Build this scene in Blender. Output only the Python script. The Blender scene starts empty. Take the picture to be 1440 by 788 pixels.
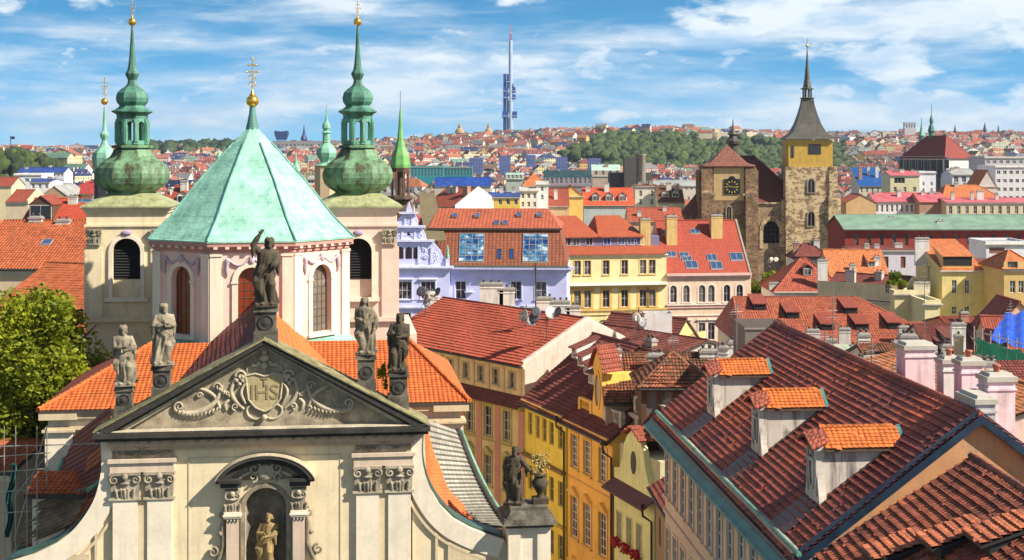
import bpy, math, random
import numpy as np
from mathutils import Vector, Matrix
random.seed(7)
SC = bpy.context.scene
COL = SC.collection
R = math.radians
PI = math.pi
# ---------------------------------------------------------------- camera
CH, CF, HY = 45.0, 2000.0, 215.0          # eye height, focal length and horizon row (in pixels of the 1440 px wide photo)
cam = bpy.data.cameras.new("camera"); camo = bpy.data.objects.new("camera", cam); COL.objects.link(camo)
camo.location = (0, 0, CH); camo.rotation_euler = (R(90), 0, 0)
cam.sensor_width = 36; cam.lens = 36*CF/1440; cam.shift_y = -(394-HY)/1440
cam.clip_start = 0.5; cam.clip_end = 30000
SC.camera = camo
# ---------------------------------------------------------------- light
SUN_EL, SUN_AZ = R(40), R(67)             # azimuth: to the right of straight behind the camera
S = Vector((math.sin(SUN_AZ)*math.cos(SUN_EL), -math.cos(SUN_AZ)*math.cos(SUN_EL), math.sin(SUN_EL)))
sl = bpy.data.lights.new("sun", 'SUN'); sl.energy = 5.0; sl.angle = R(0.5); sl.color = (1.0, 0.91, 0.76)
so = bpy.data.objects.new("sun", sl); COL.objects.link(so)
so.rotation_euler = S.to_track_quat('Z', 'Y').to_euler()
W = bpy.data.worlds.new("World"); SC.world = W; W.use_nodes = True
wt = W.node_tree; wt.nodes.clear()
def wn(t, **k):
    n = wt.nodes.new(t)
    for a, b in k.items(): setattr(n, a, b)
    return n
def wl(a, b): wt.links.new(a, b)
def wmath(op, a, b=None, c=None):
    n = wn('ShaderNodeMath', operation=op)
    for i, v in enumerate((a, b, c)):
        if v is None: continue
        if isinstance(v, (int, float)): n.inputs[i].default_value = v
        else: wl(v, n.inputs[i])
    return n.outputs[0]
tc = wn('ShaderNodeTexCoord'); sx = wn('ShaderNodeSeparateXYZ'); wl(tc.outputs['Generated'], sx.inputs[0])
X, Y, Z = sx.outputs
sky = wn('ShaderNodeTexSky', sky_type='NISHITA', sun_disc=False, sun_elevation=SUN_EL, sun_rotation=PI-SUN_AZ, altitude=250, air_density=1.0, dust_density=0.3, ozone_density=2.5)
cb = wn('ShaderNodeCombineXYZ'); wl(X, cb.inputs[0]); wl(Y, cb.inputs[1])
zz = wmath('ADD', wmath('MULTIPLY', wmath('MAXIMUM', Z, 0.0), 3.2), 0.16); wl(zz, cb.inputs[2])
nv = wn('ShaderNodeVectorMath', operation='NORMALIZE'); wl(cb.outputs[0], nv.inputs[0]); wl(nv.outputs[0], sky.inputs[0])
az = wmath('ARCTAN2', X, Y)
def noise(vx, vy, scale, detail, rough, seed, dist=0.0):
    c = wn('ShaderNodeCombineXYZ'); wl(vx, c.inputs[0]); wl(vy, c.inputs[1]); c.inputs[2].default_value = seed
    n = wn('ShaderNodeTexNoise'); n.inputs['Scale'].default_value = scale; n.inputs['Detail'].default_value = detail
    n.inputs['Roughness'].default_value = rough; n.inputs['Distortion'].default_value = dist; wl(c.outputs[0], n.inputs['Vector']); return n.outputs[0]
def ramp(v, a, b):
    n = wn('ShaderNodeMapRange', interpolation_type='SMOOTHSTEP'); wl(v, n.inputs[0]); n.inputs[1].default_value = a; n.inputs[2].default_value = b
    return n.outputs[0]
# thin soft streaks, and puffy cumulus that thickens to the right and up
el = Z
warp = noise(wmath('MULTIPLY', az, 6), wmath('MULTIPLY', el, 12), 1.0, 3, 0.5, 40.0)
elw = wmath('ADD', el, wmath('MULTIPLY', wmath('SUBTRACT', warp, 0.5), 0.02))
s1 = ramp(noise(wmath('MULTIPLY', az, 3.6), wmath('MULTIPLY', elw, 27), 1.0, 8, 0.60, 3.1, 0.2), 0.40, 0.66)
s2 = ramp(noise(wmath('MULTIPLY', az, 9), wmath('MULTIPLY', elw, 48), 1.0, 8, 0.62, 8.7, 0.2), 0.42, 0.72)
cover = wmath('ADD', wmath('MULTIPLY', az, 0.26), wmath('MULTIPLY', el, 0.62))
cu = noise(wmath('MULTIPLY', az, 12), wmath('MULTIPLY', el, 26), 1.0, 10, 0.55, 5.0, 0.1)
c1 = ramp(wmath('ADD', cu, cover), 0.555, 0.665)
cu2 = noise(wmath('MULTIPLY', az, 24), wmath('MULTIPLY', el, 52), 1.0, 10, 0.55, 21.0, 0.1)
c2 = ramp(wmath('SUBTRACT', cu2, wmath('MULTIPLY', wmath('ABSOLUTE', wmath('SUBTRACT', el, 0.042)), 3.0)), 0.53, 0.62)
streak = wmath('MINIMUM', wmath('ADD', wmath('MULTIPLY', s1, 0.85), wmath('MULTIPLY', s2, 0.35)), 0.85)
mask = wmath('MAXIMUM', streak, wmath('MAXIMUM', wmath('MULTIPLY', c1, 0.92), wmath('MULTIPLY', c2, 0.7)))
# clouds thin out high overhead so that the blue sky still lights the shade
mask = wmath('MULTIPLY', mask, wmath('SUBTRACT', 1.0, wmath('MULTIPLY', ramp(el, 0.2, 0.6), 0.75)))
lit = ramp(noise(wmath('MULTIPLY', az, 14), wmath('MULTIPLY', el, 44), 1.0, 6, 0.6, 5.3), 0.36, 0.60)
cc = wn('ShaderNodeMix', data_type='RGBA'); wl(lit, cc.inputs[0]); cc.inputs[6].default_value = (4.2, 5.7, 7.4, 1); cc.inputs[7].default_value = (7.4, 7.9, 8.2, 1)
tint = wn('ShaderNodeMix', data_type='RGBA', blend_type='MULTIPLY'); tint.inputs[0].default_value = 1.0; wl(sky.outputs[0], tint.inputs[6]); tcol = wn('ShaderNodeMix', data_type='RGBA'); wl(ramp(el, 0.12, 0.4), tcol.inputs[0]); tcol.inputs[6].default_value = (0.44, 1.38, 1.52, 1); tcol.inputs[7].default_value = (0.55, 0.6, 0.65, 1); wl(tcol.outputs[2], tint.inputs[7])
mx = wn('ShaderNodeMix', data_type='RGBA'); wl(mask, mx.inputs[0]); wl(tint.outputs[2], mx.inputs[6]); wl(cc.outputs[2], mx.inputs[7])
bg = wn('ShaderNodeBackground'); bg.inputs[1].default_value = 0.074; wl(mx.outputs[2], bg.inputs[0])
wo = wn('ShaderNodeOutputWorld'); wl(bg.outputs[0], wo.inputs[0])
SC.view_settings.view_transform = 'Standard'; SC.view_settings.look = 'None'
SC.view_settings.exposure = 0.86; SC.view_settings.gamma = 1.0
SC.render.engine = 'CYCLES'; SC.cycles.use_denoising = True
SC.cycles.max_bounces = 6; SC.cycles.diffuse_bounces = 3; SC.cycles.glossy_bounces = 2; SC.cycles.transmission_bounces = 2
SC.cycles.sample_clamp_indirect = 6; SC.cycles.volume_bounces = 0

# ---------------------------------------------------------------- pixel <-> world measuring
def P(px, py, d): return Vector(((px-720)*d/CF, d, CH-(py-HY)*d/CF))
def E(px, py, z):
    d = (CH-z)*CF/(py-HY); return Vector(((px-720)*d/CF, d, z))

# ---------------------------------------------------------------- materials
MATS = {}
class NT:
    def __init__(s, name):
        s.m = bpy.data.materials.new(name); s.m.use_nodes = True; s.t = s.m.node_tree
        s.b = s.t.nodes['Principled BSDF']
        s.tc = s.t.nodes.new('ShaderNodeTexCoord')
    def n(s, t, **k):
        n = s.t.nodes.new(t)
        for a, b in k.items(): setattr(n, a, b)
        return n
    def l(s, a, b): s.t.links.new(a, b)
    def set(s, k, v):
        if isinstance(v, (int, float, tuple)): s.b.inputs[k].default_value = v
        else: s.l(v, s.b.inputs[k])
    def ma(s, op, a, b=None, c=None, clamp=False):
        n = s.n('ShaderNodeMath', operation=op, use_clamp=clamp)
        for i, v in enumerate((a, b, c)):
            if v is None: continue
            if isinstance(v, (int, float)): n.inputs[i].default_value = v
            else: s.l(v, n.inputs[i])
        return n.outputs[0]
    def noise(s, scale, detail=4, rough=0.55, vec=None, stretch=None, dist=0.0):
        n = s.n('ShaderNodeTexNoise'); n.inputs['Scale'].default_value = scale; n.inputs['Detail'].default_value = detail
        n.inputs['Roughness'].default_value = rough; n.inputs['Distortion'].default_value = dist
        v = vec or s.tc.outputs['Object']
        if stretch:
            m = s.n('ShaderNodeMapping'); m.inputs['Scale'].default_value = stretch; s.l(v, m.inputs[0]); v = m.outputs[0]
        s.l(v, n.inputs['Vector']); return n.outputs[0]
    def rng(s, v, a, b, c=0.0, d=1.0):
        n = s.n('ShaderNodeMapRange'); s.l(v, n.inputs[0])
        for i, q in enumerate((a, b, c, d)): n.inputs[i+1].default_value = q
        return n.outputs[0]
    def mix(s, f, a, b, mode='MIX'):
        n = s.n('ShaderNodeMix', data_type='RGBA', blend_type=mode)
        for i, v in ((0, f), (6, a), (7, b)):
            if isinstance(v, (int, float)): n.inputs[i].default_value = v
            elif isinstance(v, tuple): n.inputs[i].default_value = (*v[:3], 1)
            else: s.l(v, n.inputs[i])
        return n.outputs[2]
    def val(s, col, f):     # colour times a scalar
        n = s.n('ShaderNodeVectorMath', operation='SCALE'); n.inputs[0].default_value = tuple(col[:3]) if isinstance(col, tuple) else (0, 0, 0)
        if not isinstance(col, tuple): s.l(col, n.inputs[0])
        if isinstance(f, (int, float)): n.inputs['Scale'].default_value = f
        else: s.l(f, n.inputs['Scale'])
        return n.outputs[0]
    def bump(s, h, strength=0.5, dist=0.02, nrm=None):
        n = s.n('ShaderNodeBump'); n.inputs['Strength'].default_value = strength; n.inputs['Distance'].default_value = dist
        s.l(h, n.inputs['Height'])
        if nrm is not None: s.l(nrm, n.inputs['Normal'])
        s.l(n.outputs[0], s.b.inputs['Normal']); return n.outputs[0]
def cached(f):
    def g(*a, **k):
        key = (f.__name__, a, tuple(sorted(k.items())))
        if key not in MATS: MATS[key] = f(*a, **k)
        return MATS[key]
    return g
@cached
def stucco(col, dirt=0.35, scale=1.0, streak=0.4, stain=(0.16, 0.14, 0.11)):
    t = NT('stucco')
    a = t.noise(0.55*scale, 5, 0.6); b = t.noise(6*scale, 4, 0.6); st = t.noise(1.0, 5, 0.65, stretch=(2.6, 2.6, 0.22))
    c = t.val(col, t.rng(a, 0.25, 0.75, 0.80, 1.12)); c = t.val(c, t.rng(b, 0.3, 0.7, 0.93, 1.05))
    f = t.ma('MULTIPLY', t.rng(st, 0.5, 0.8), streak, clamp=True); f2 = t.ma('MULTIPLY', t.rng(a, 0.56, 0.78), dirt, clamp=True)
    c = t.mix(f, c, stain); c = t.mix(f2, c, stain)
    t.set('Base Color', c); t.set('Roughness', 0.9); t.bump(t.noise(22, 4, 0.7), 0.25, 0.01); return t.m
@cached
def tiles(col, dark=None, course=0.33, w=0.22, patch=0.4, bump=0.8, vary=0.5, moss=0.0, flat=False):
    t = NT('roof_tiles'); dark = dark or tuple(x*0.45 for x in col)
    sp = t.n('ShaderNodeSeparateXYZ'); t.l(t.tc.outputs['UV'], sp.inputs[0])
    v = t.ma('DIVIDE', sp.outputs[1], course); u = t.ma('DIVIDE', sp.outputs[0], w)
    cb = t.n('ShaderNodeCombineXYZ'); t.l(t.ma('FLOOR', u), cb.inputs[0]); t.l(t.ma('FLOOR', v), cb.inputs[1])
    wn_ = t.n('ShaderNodeTexWhiteNoise', noise_dimensions='2D'); t.l(cb.outputs[0], wn_.inputs['Vector'])
    r = wn_.outputs['Value']
    fv = t.ma('FRACT', v); fu = t.ma('FRACT', u)
    a = t.noise(0.22, 6, 0.65); b = t.noise(1.7, 4, 0.6)
    f = t.ma('MULTIPLY', t.rng(t.ma('ADD', a, t.ma('MULTIPLY', b, 0.35)), 0.5, 0.95), patch*2, clamp=True)
    c = t.mix(f, col, dark); c = t.val(c, t.rng(r, 0, 1, 1-vary*0.55, 1+vary*0.45))
    if moss: c = t.mix(t.ma('MULTIPLY', t.rng(t.noise(2.2, 6, 0.7), 0.48, 0.62), moss, clamp=True), c, (0.05, 0.045, 0.02))
    wave = t.ma('ABSOLUTE', t.ma('SINE', t.ma('MULTIPLY', u, PI)))
    if not flat:
        gap = t.ma('MULTIPLY', t.rng(fv, 0.0, 0.16, 0.35, 1.0), t.rng(wave, 0.0, 0.4, 0.6, 1.0))   # open joint under each course
        c = t.val(c, t.ma('MAXIMUM', gap, 0.3))
    h = t.ma('ADD', t.ma('MULTIPLY', t.ma('SUBTRACT', 1.0, fv), 1.0), t.ma('MULTIPLY', wave, 0.8))
    t.set('Base Color', c); t.set('Roughness', 0.75)
    if bump: t.bump(h, bump, 0.05)
    return t.m
@cached
def copper(col=(0.20, 0.50, 0.38), dark=(0.06, 0.075, 0.04), amount=0.5, seam=0.0, rough=0.55, metallic=0.0):
    t = NT('copper_patina')
    a = t.noise(0.5, 5, 0.6); st = t.noise(1.0, 6, 0.7, stretch=(1.7, 1.7, 0.3)); b = t.noise(7, 3, 0.6)
    c = t.val(col, t.rng(a, 0.25, 0.75, 0.75, 1.2)); c = t.mix(t.ma('MULTIPLY', t.rng(st, 0.44, 0.64), amount*1.2, clamp=True), c, dark)
    c = t.val(c, t.rng(b, 0.3, 0.7, 0.88, 1.1))
    h = t.noise(3, 5, 0.6, stretch=(1, 1, 3.5))
    if seam:
        sp = t.n('ShaderNodeSeparateXYZ'); t.l(t.tc.outputs['UV'], sp.inputs[0])
        br = t.n('ShaderNodeTexBrick'); br.inputs['Scale'].default_value = 1.0; br.inputs['Brick Width'].default_value = seam*1.9; br.inputs['Row Height'].default_value = seam
        br.inputs['Mortar Size'].default_value = 0.018; br.inputs['Mortar Smooth'].default_value = 0.4; br.inputs['Color1'].default_value = (1, 1, 1, 1); br.inputs['Color2'].default_value = (.82, .82, .82, 1); br.inputs['Mortar'].default_value = (.45, .45, .45, 1)
        t.l(t.tc.outputs['UV'], br.inputs['Vector']); c = t.mix(0.35, c, br.outputs['Color'], 'MULTIPLY')
        h = t.ma('ADD', h, t.ma('MULTIPLY', br.outputs['Fac'], 0.8))
    t.set('Base Color', c); t.set('Roughness', rough); t.set('Metallic', metallic); t.bump(h, 0.5, 0.06); return t.m
@cached
def stone(col=(0.30, 0.27, 0.22), dark=(0.05, 0.045, 0.04), black=0.5, scale=1.0):
    t = NT('weathered_stone'); a = t.noise(1.3*scale, 7, 0.65); b = t.noise(9*scale, 5, 0.6)
    c = t.mix(t.ma('MULTIPLY', t.rng(a, 0.38, 0.66), black*1.5, clamp=True), col, dark); c = t.val(c, t.rng(b, 0.3, 0.7, 0.8, 1.15))
    t.set('Base Color', c); t.set('Roughness', 0.9); t.bump(t.noise(14*scale, 6, 0.7), 0.5, 0.02); return t.m
@cached
def masonry(c1=(0.34, 0.24, 0.13), c2=(0.10, 0.065, 0.04), mortar=(0.40, 0.31, 0.19), row=0.45, contrast=1.0, lo=0.4, hi=0.6):
    t = NT('rubble_masonry'); uv = t.tc.outputs['UV']
    nz = t.n('ShaderNodeTexNoise'); nz.inputs['Scale'].default_value = 0.7; t.l(uv, nz.inputs['Vector'])
    dv = t.n('ShaderNodeVectorMath', operation='MULTIPLY_ADD'); t.l(nz.outputs['Color'], dv.inputs[0]); dv.inputs[1].default_value = (1.3, 1.1, 0); t.l(uv, dv.inputs[2])
    br = t.n('ShaderNodeTexBrick'); br.inputs['Brick Width'].default_value = row*2.1; br.inputs['Row Height'].default_value = row; br.inputs['Scale'].default_value = 1.0
    br.inputs['Mortar Size'].default_value = 0.03; br.inputs['Color1'].default_value = (0, 0, 0, 1); br.inputs['Color2'].default_value = (1, 1, 1, 1); br.inputs['Mortar'].default_value = (.5, .5, .5, 1)
    t.l(dv.outputs[0], br.inputs['Vector'])
    a = t.noise(0.32, 6, 0.7); v = t.ma('ADD', t.ma('MULTIPLY', br.outputs['Color'], 0.30), t.rng(t.noise(0.45, 8, 0.8), .3, .7, .15, .95))
    c = t.mix(t.rng(v, lo, hi+0.2), c1, c2); c = t.mix(t.ma('MULTIPLY', br.outputs['Fac'], 0.35), c, mortar)
    t.set('Base Color', c); t.set('Roughness', 0.95); t.bump(t.ma('ADD', t.noise(3, 6, 0.7), t.ma('MULTIPLY', br.outputs['Fac'], -0.6)), 0.6, 0.12); return t.m
@cached
def plain(col, rough=0.6, metallic=0.0, var=0.2, spec=0.5):
    t = NT('painted_surface'); c = t.val(col, t.rng(t.noise(1.5, 5, 0.6), 0.3, 0.7, 1-var, 1+var*0.6))
    t.set('Base Color', c); t.set('Roughness', rough); t.set('Metallic', metallic); t.set('Specular IOR Level', spec); return t.m
@cached
def glass(col=(0.02, 0.025, 0.035), curtain=0.25, rough=0.08, red=0.0):
    t = NT('window_glass'); oi = t.n('ShaderNodeObjectInfo'); r = oi.outputs['Random']
    nb = t.noise(0.9, 3, 0.5); f = t.ma('MULTIPLY', t.rng(t.ma('ADD', nb, t.ma('MULTIPLY', r, 0.5)), 0.7, 0.85), curtain, clamp=True)
    c = t.mix(f, col, (0.45, 0.42, 0.38))
    t.set('Base Color', c); t.set('Roughness', rough); t.set('Specular IOR Level', 0.8)
    t.bump(t.noise(2.0, 2, 0.5), 0.08, 0.02); return t.m
@cached
def metalseam(col, seam=0.6, var=0.25):
    t = NT('standing_seam_metal'); sp = t.n('ShaderNodeSeparateXYZ'); t.l(t.tc.outputs['UV'], sp.inputs[0])
    fu = t.ma('FRACT', t.ma('DIVIDE', sp.outputs[0], seam)); s = t.rng(fu, 0.0, 0.08, 0.55, 1.0)
    c = t.val(col, t.rng(t.noise(0.4, 5, 0.6), 0.3, 0.7, 1-var, 1+var)); c = t.val(c, s)
    t.set('Base Color', c); t.set('Roughness', 0.55); t.bump(s, 0.6, 0.04); return t.m
@cached
def leafmat(c1=(0.05, 0.10, 0.012), c2=(0.14, 0.20, 0.02), trans=0.35):
    t = NT('foliage'); at = t.n('ShaderNodeAttribute', attribute_name='tone')
    c = t.mix(at.outputs['Fac'], c1, c2); t.set('Base Color', c); t.set('Roughness', 0.6); t.set('Specular IOR Level', 0.25)
    if trans:
        tr = t.n('ShaderNodeBsdfTranslucent'); t.l(c, tr.inputs[0]); ms = t.n('ShaderNodeMixShader'); ms.inputs[0].default_value = trans
        t.l(t.b.outputs[0], ms.inputs[1]); t.l(tr.outputs[0], ms.inputs[2]); t.l(ms.outputs[0], t.t.nodes['Material Output'].inputs[0])
    return t.m
def gold(): return plain((0.85, 0.50, 0.09), 0.25, 0.9, 0.1)
def lead(): return plain((0.035, 0.035, 0.04), 0.5, 0.2, 0.4)

# ---------------------------------------------------------------- mesh building
class MB:
    def __init__(s):
        s.v = []; s.f = []; s.mi = []; s.sm = []; s.chunks = []; s.M = Matrix.Identity(4); s.n = 0
    def add(s, vs, fs, mi=0, smooth=False):
        b = s.n; M = s.M
        for p in vs: s.v.append(tuple(M @ Vector(p)))
        s.n += len(vs)
        for f in fs: s.f.append([b+i for i in f]); s.mi.append(mi); s.sm.append(smooth)
        return s
    def poly(s, pts, mi=0): return s.add(pts, [range(len(pts))], mi)
    def box(s, x0, y0, z0, x1, y1, z1, mi=0, ch=0):
        v = [(x0,y0,z0),(x1,y0,z0),(x1,y1,z0),(x0,y1,z0),(x0,y0,z1),(x1,y0,z1),(x1,y1,z1),(x0,y1,z1)]
        if ch:   # chamfered top
            v[4] = (x0+ch,y0+ch,z1); v[5] = (x1-ch,y0+ch,z1); v[6] = (x1-ch,y1-ch,z1); v[7] = (x0+ch,y1-ch,z1)
        return s.add(v, [(3,2,1,0),(4,5,6,7),(0,1,5,4),(1,2,6,5),(2,3,7,6),(3,0,4,7)], mi)
    def cbox(s, c, sx_, sy_, sz_, mi=0): return s.box(c[0]-sx_/2, c[1]-sy_/2, c[2], c[0]+sx_/2, c[1]+sy_/2, c[2]+sz_, mi)
    def extrude(s, prof, y0, y1, mi=0, smooth=False):
        """outline in the x/z plane (counter-clockwise seen from -y) given thickness along y"""
        n = len(prof); v = [(a, y0, b) for a, b in prof]+[(a, y1, b) for a, b in prof]
        s.add(v, [list(range(n)), list(range(2*n-1, n-1, -1))], mi)
        return s.add(v, [(i, n+i, n+(i+1) % n, (i+1) % n) for i in range(n)], mi, smooth)
    def lathe(s, prof, seg=24, c=(0,0), mi=0, smooth=True, ph=0.0, caps=True, facet=False):
        """prof = (radius, z) from the bottom up. facet keeps each gore flat across"""
        v = []
        for r, z in prof:
            for k in range(seg):
                a = 2*PI*(k+ph)/seg; v.append((c[0]+r*math.cos(a), c[1]+r*math.sin(a), z))
        fs = [(i*seg+k, i*seg+(k+1) % seg, (i+1)*seg+(k+1) % seg, (i+1)*seg+k) for i in range(len(prof)-1) for k in range(seg)]
        s.add(v, fs, mi, smooth and not facet)
        if caps: s.add([v[k] for k in range(seg)], [list(range(seg-1, -1, -1))], mi); s.add([v[-seg+k] for k in range(seg)], [range(seg)], mi)
        return s
    def tube(s, pts, r, seg=8, mi=0, smooth=True, closed_ends=True):
        """round bar through pts; r is a number or one radius per point"""
        pts = [Vector(p) for p in pts]; n = len(pts); rs = r if isinstance(r, (list, tuple)) else [r]*n
        v = []; nrm = None
        for i, p in enumerate(pts):
            d = (pts[min(i+1, n-1)]-pts[max(i-1, 0)]); d = d.normalized() if d.length > 1e-9 else Vector((0, 0, 1))
            if nrm is None: nrm = d.orthogonal().normalized()
            else:
                nrm = nrm-d*nrm.dot(d); nrm = nrm.normalized() if nrm.length > 1e-6 else d.orthogonal().normalized()
            b = d.cross(nrm)
            for k in range(seg):
                a = 2*PI*k/seg; v.append(p+(nrm*math.cos(a)+b*math.sin(a))*rs[i])
        fs = [(i*seg+k, i*seg+(k+1) % seg, (i+1)*seg+(k+1) % seg, (i+1)*seg+k) for i in range(n-1) for k in range(seg)]
        s.add(v, fs, mi, smooth)
        if closed_ends: s.add(v[:seg], [list(range(seg-1, -1, -1))], mi); s.add(v[-seg:], [range(seg)], mi)
        return s
    def ball(s, c, r, sc=(1,1,1), seg=12, rings=8, mi=0):
        prof = []
        v = [(c[0], c[1], c[2]-r*sc[2])]
        for i in range(1, rings):
            a = -PI/2+PI*i/rings
            for k in range(seg):
                b = 2*PI*k/seg; v.append((c[0]+r*sc[0]*math.cos(a)*math.cos(b), c[1]+r*sc[1]*math.cos(a)*math.sin(b), c[2]+r*sc[2]*math.sin(a)))
        v.append((c[0], c[1], c[2]+r*sc[2])); t = len(v)-1
        fs = [(0, 1+(k+1) % seg, 1+k) for k in range(seg)]
        for i in range(rings-2):
            for k in range(seg): fs.append((1+i*seg+k, 1+i*seg+(k+1) % seg, 1+(i+1)*seg+(k+1) % seg, 1+(i+1)*seg+k))
        fs += [(1+(rings-2)*seg+k, 1+(rings-2)*seg+(k+1) % seg, t) for k in range(seg)]
        return s.add(v, fs, mi, True)
    def grid(s, V, mi=0, uv=None, smooth=False):
        """V: (rows, cols, 3) array in local space"""
        r, c = V.shape[:2]; M = np.array(s.M); W_ = V.reshape(-1, 3) @ M[:3, :3].T + M[:3, 3]
        i = np.arange(r-1)[:, None]*c+np.arange(c-1)[None, :]
        q = np.stack([i, i+1, i+c+1, i+c], -1).reshape(-1, 4)
        s.chunks.append((W_, q, mi, None if uv is None else uv.reshape(-1, 2), smooth)); return s
    def build(s, name, mats, parent=None, loc=None, rotz=0.0):
        if not isinstance(mats, (list, tuple)): mats = [mats]
        nv = len(s.v); V = [np.array(s.v, float).reshape(-1, 3)]
        tot = [len(f) for f in s.f]; loops = [i for f in s.f for i in f]
        L = [np.array(loops, int)]; T = [np.array(tot, int)]; MI = [np.array(s.mi, int)]; SM = [np.array(s.sm, bool)]; off = nv
        for w_, q, mi, uv, sm in s.chunks:
            V.append(w_); L.append((q+off).ravel()); T.append(np.full(len(q), 4)); MI.append(np.full(len(q), mi)); SM.append(np.full(len(q), sm)); off += len(w_)
        V = np.concatenate(V); L = np.concatenate(L); T = np.concatenate(T); MI = np.concatenate(MI); SM = np.concatenate(SM)
        me = bpy.data.meshes.new(name); me.vertices.add(len(V)); me.vertices.foreach_set('co', V.ravel())
        me.loops.add(len(L)); me.loops.foreach_set('vertex_index', L.astype(np.int32))
        st = np.concatenate([[0], np.cumsum(T)[:-1]]) if len(T) else np.zeros(0)
        me.polygons.add(len(T)); me.polygons.foreach_set('loop_start', st.astype(np.int32))
        me.update(calc_edges=True)
        me.polygons.foreach_set('material_index', MI.astype(np.int32)); me.polygons.foreach_set('use_smooth', SM)
        for m in mats: me.materials.append(m)
        # metric uv: u level along the face, v up its slope
        nr = np.zeros(len(T)*3); me.polygons.foreach_get('normal', nr); nr = nr.reshape(-1, 3)
        U = np.stack([-nr[:, 1], nr[:, 0], np.zeros(len(T))], -1); ln = np.linalg.norm(U, axis=1)
        fl = ln < 0.02; U[fl] = (1, 0, 0); U /= np.linalg.norm(U, axis=1)[:, None]; Vv = np.cross(nr, U)
        pf = np.repeat(np.arange(len(T)), T); co = V[L]
        uv = np.stack([(co*U[pf]).sum(1), (co*Vv[pf]).sum(1)], -1)
        o = len(loops)
        for w_, q, mi, cuv, sm in s.chunks:
            if cuv is not None: uv[o:o+q.size] = cuv[q.ravel()]
            o += q.size
        ul = me.uv_layers.new(name='UVMap'); ul.data.foreach_set('uv', uv.ravel())
        ob = bpy.data.objects.new(name, me); COL.objects.link(ob)
        if parent is not None: ob.parent = parent
        if loc is not None: ob.location = loc
        ob.rotation_euler = (0, 0, rotz)
        return ob
def tag(o, label=None, cat=None, group=None, kind=None):
    for k, v in (('label', label), ('category', cat), ('group', group), ('kind', kind)):
        if v: o[k] = v
    return o
def empty(name, loc=(0,0,0), rz=0.0, label=None, cat=None, group=None, parent=None):
    o = bpy.data.objects.new(name, None); COL.objects.link(o); o.location = loc; o.rotation_euler = (0, 0, rz); o.empty_display_size = 0.5
    if parent: o.parent = parent
    return tag(o, label, cat, group)
def dup(o, parent=None, loc=None, rotz=None):
    c = o.copy(); COL.objects.link(c)
    if parent is not None: c.parent = parent
    if loc is not None: c.location = loc
    if rotz is not None: c.rotation_euler = (0, 0, rotz)
    for ch in list(o.children): dup(ch, c)
    return c
def face_basis(pts):
    n = Vector((0, 0, 0))
    for i in range(len(pts)):
        a, b = pts[i], pts[(i+1) % len(pts)]; n += a.cross(b)
    n.normalize()
    if n.z < 0: n = -n
    U_ = Vector((-n.y, n.x, 0)); U_ = U_.normalized() if U_.length > 0.02 else Vector((1, 0, 0)); return n, U_, n.cross(U_)
def tilesheet(mb, pts, course=0.33, wave=0.0, amp=0.03, lift=0.05, mi=0, thick=0.0, jit=0.0):
    """courses of tiles as geometry over a convex, coplanar polygon"""
    pts = [Vector(p) for p in pts]; n, U_, V_ = face_basis(pts); o = pts[0]
    q = [((p-o).dot(U_), (p-o).dot(V_)) for p in pts]; v0 = min(a[1] for a in q); v1 = max(a[1] for a in q)
    def span(v):
        v = min(max(v, v0+1e-4), v1-1e-4); xs = []
        for i in range(len(q)):
            a, b = q[i], q[(i+1) % len(q)]
            if (a[1]-v)*(b[1]-v) <= 0 and abs(a[1]-b[1]) > 1e-9: xs.append(a[0]+(b[0]-a[0])*(v-a[1])/(b[1]-a[1]))
        return (min(xs), max(xs)) if xs else (0, 0)
    nc = max(1, round((v1-v0)/course)); c = (v1-v0)/nc
    O_, UU, VV, NN = (np.array(x) for x in (o, U_, V_, n))
    rs = np.random.RandomState(int(abs(o.x*31+o.y*17+o.z*7)) % 9999)
    for j in range(nc):
        va, vb = v0+j*c, v0+(j+1)*c+c*0.12
        a0, a1 = span(va+c*0.02); b0, b1 = span(min(vb, v1))
        vb = min(vb, v1)
        ns = max(2, int(math.ceil(max(a1-a0, b1-b0)/(wave/5)))) if wave else 2
        if jit and not wave: ns = max(2, int((a1-a0)/0.25))
        t = np.linspace(0, 1, ns+1); ua = a0+(a1-a0)*t; ub = b0+(b1-b0)*t
        wa = amp*np.abs(np.sin(ua*PI/wave)) if wave else 0*ua; wb = amp*np.abs(np.sin(ub*PI/wave)) if wave else 0*ub
        jj = (rs.rand(ns+1)-0.5)*jit if jit else 0
        if wave:      # slipped and lifted single tiles, wandering courses, a gently sagging surface
            ti = np.floor(ua/wave).astype(int); ti -= ti.min(); tr_ = rs.rand(ti.max()+2); slip = np.where(tr_ > .93, rs.rand(len(tr_))*.10, tr_*.012)[ti]; jj = -slip/0.6+0.012*np.sin(ua*.9+j*.7); sag = .035*np.sin(ua*.55+va*.4)*np.sin(va*.8+ua*.21); wa = wa+sag+(tr_*.022)[ti]; wb = wb+sag+.01*tr_[ti]
        rows = [(ua, va, 0*ua), (ua, va+jj*0.6, lift+wa+jj*0.3), (ub, vb, 0.012+wb*0.8)]
        V = np.stack([O_+u[:, None]*UU+(v+0*u)[:, None]*VV+h[:, None]*NN for u, v, h in rows])
        uvr = np.stack([np.stack([u+o.dot(U_), (v+0*u)-v0+0.001+(0 if k != 2 else -c*0.121)], -1) for k, (u, v, h) in enumerate(rows)])
        mb.grid(V, mi, uvr, False)
    return mb
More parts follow.
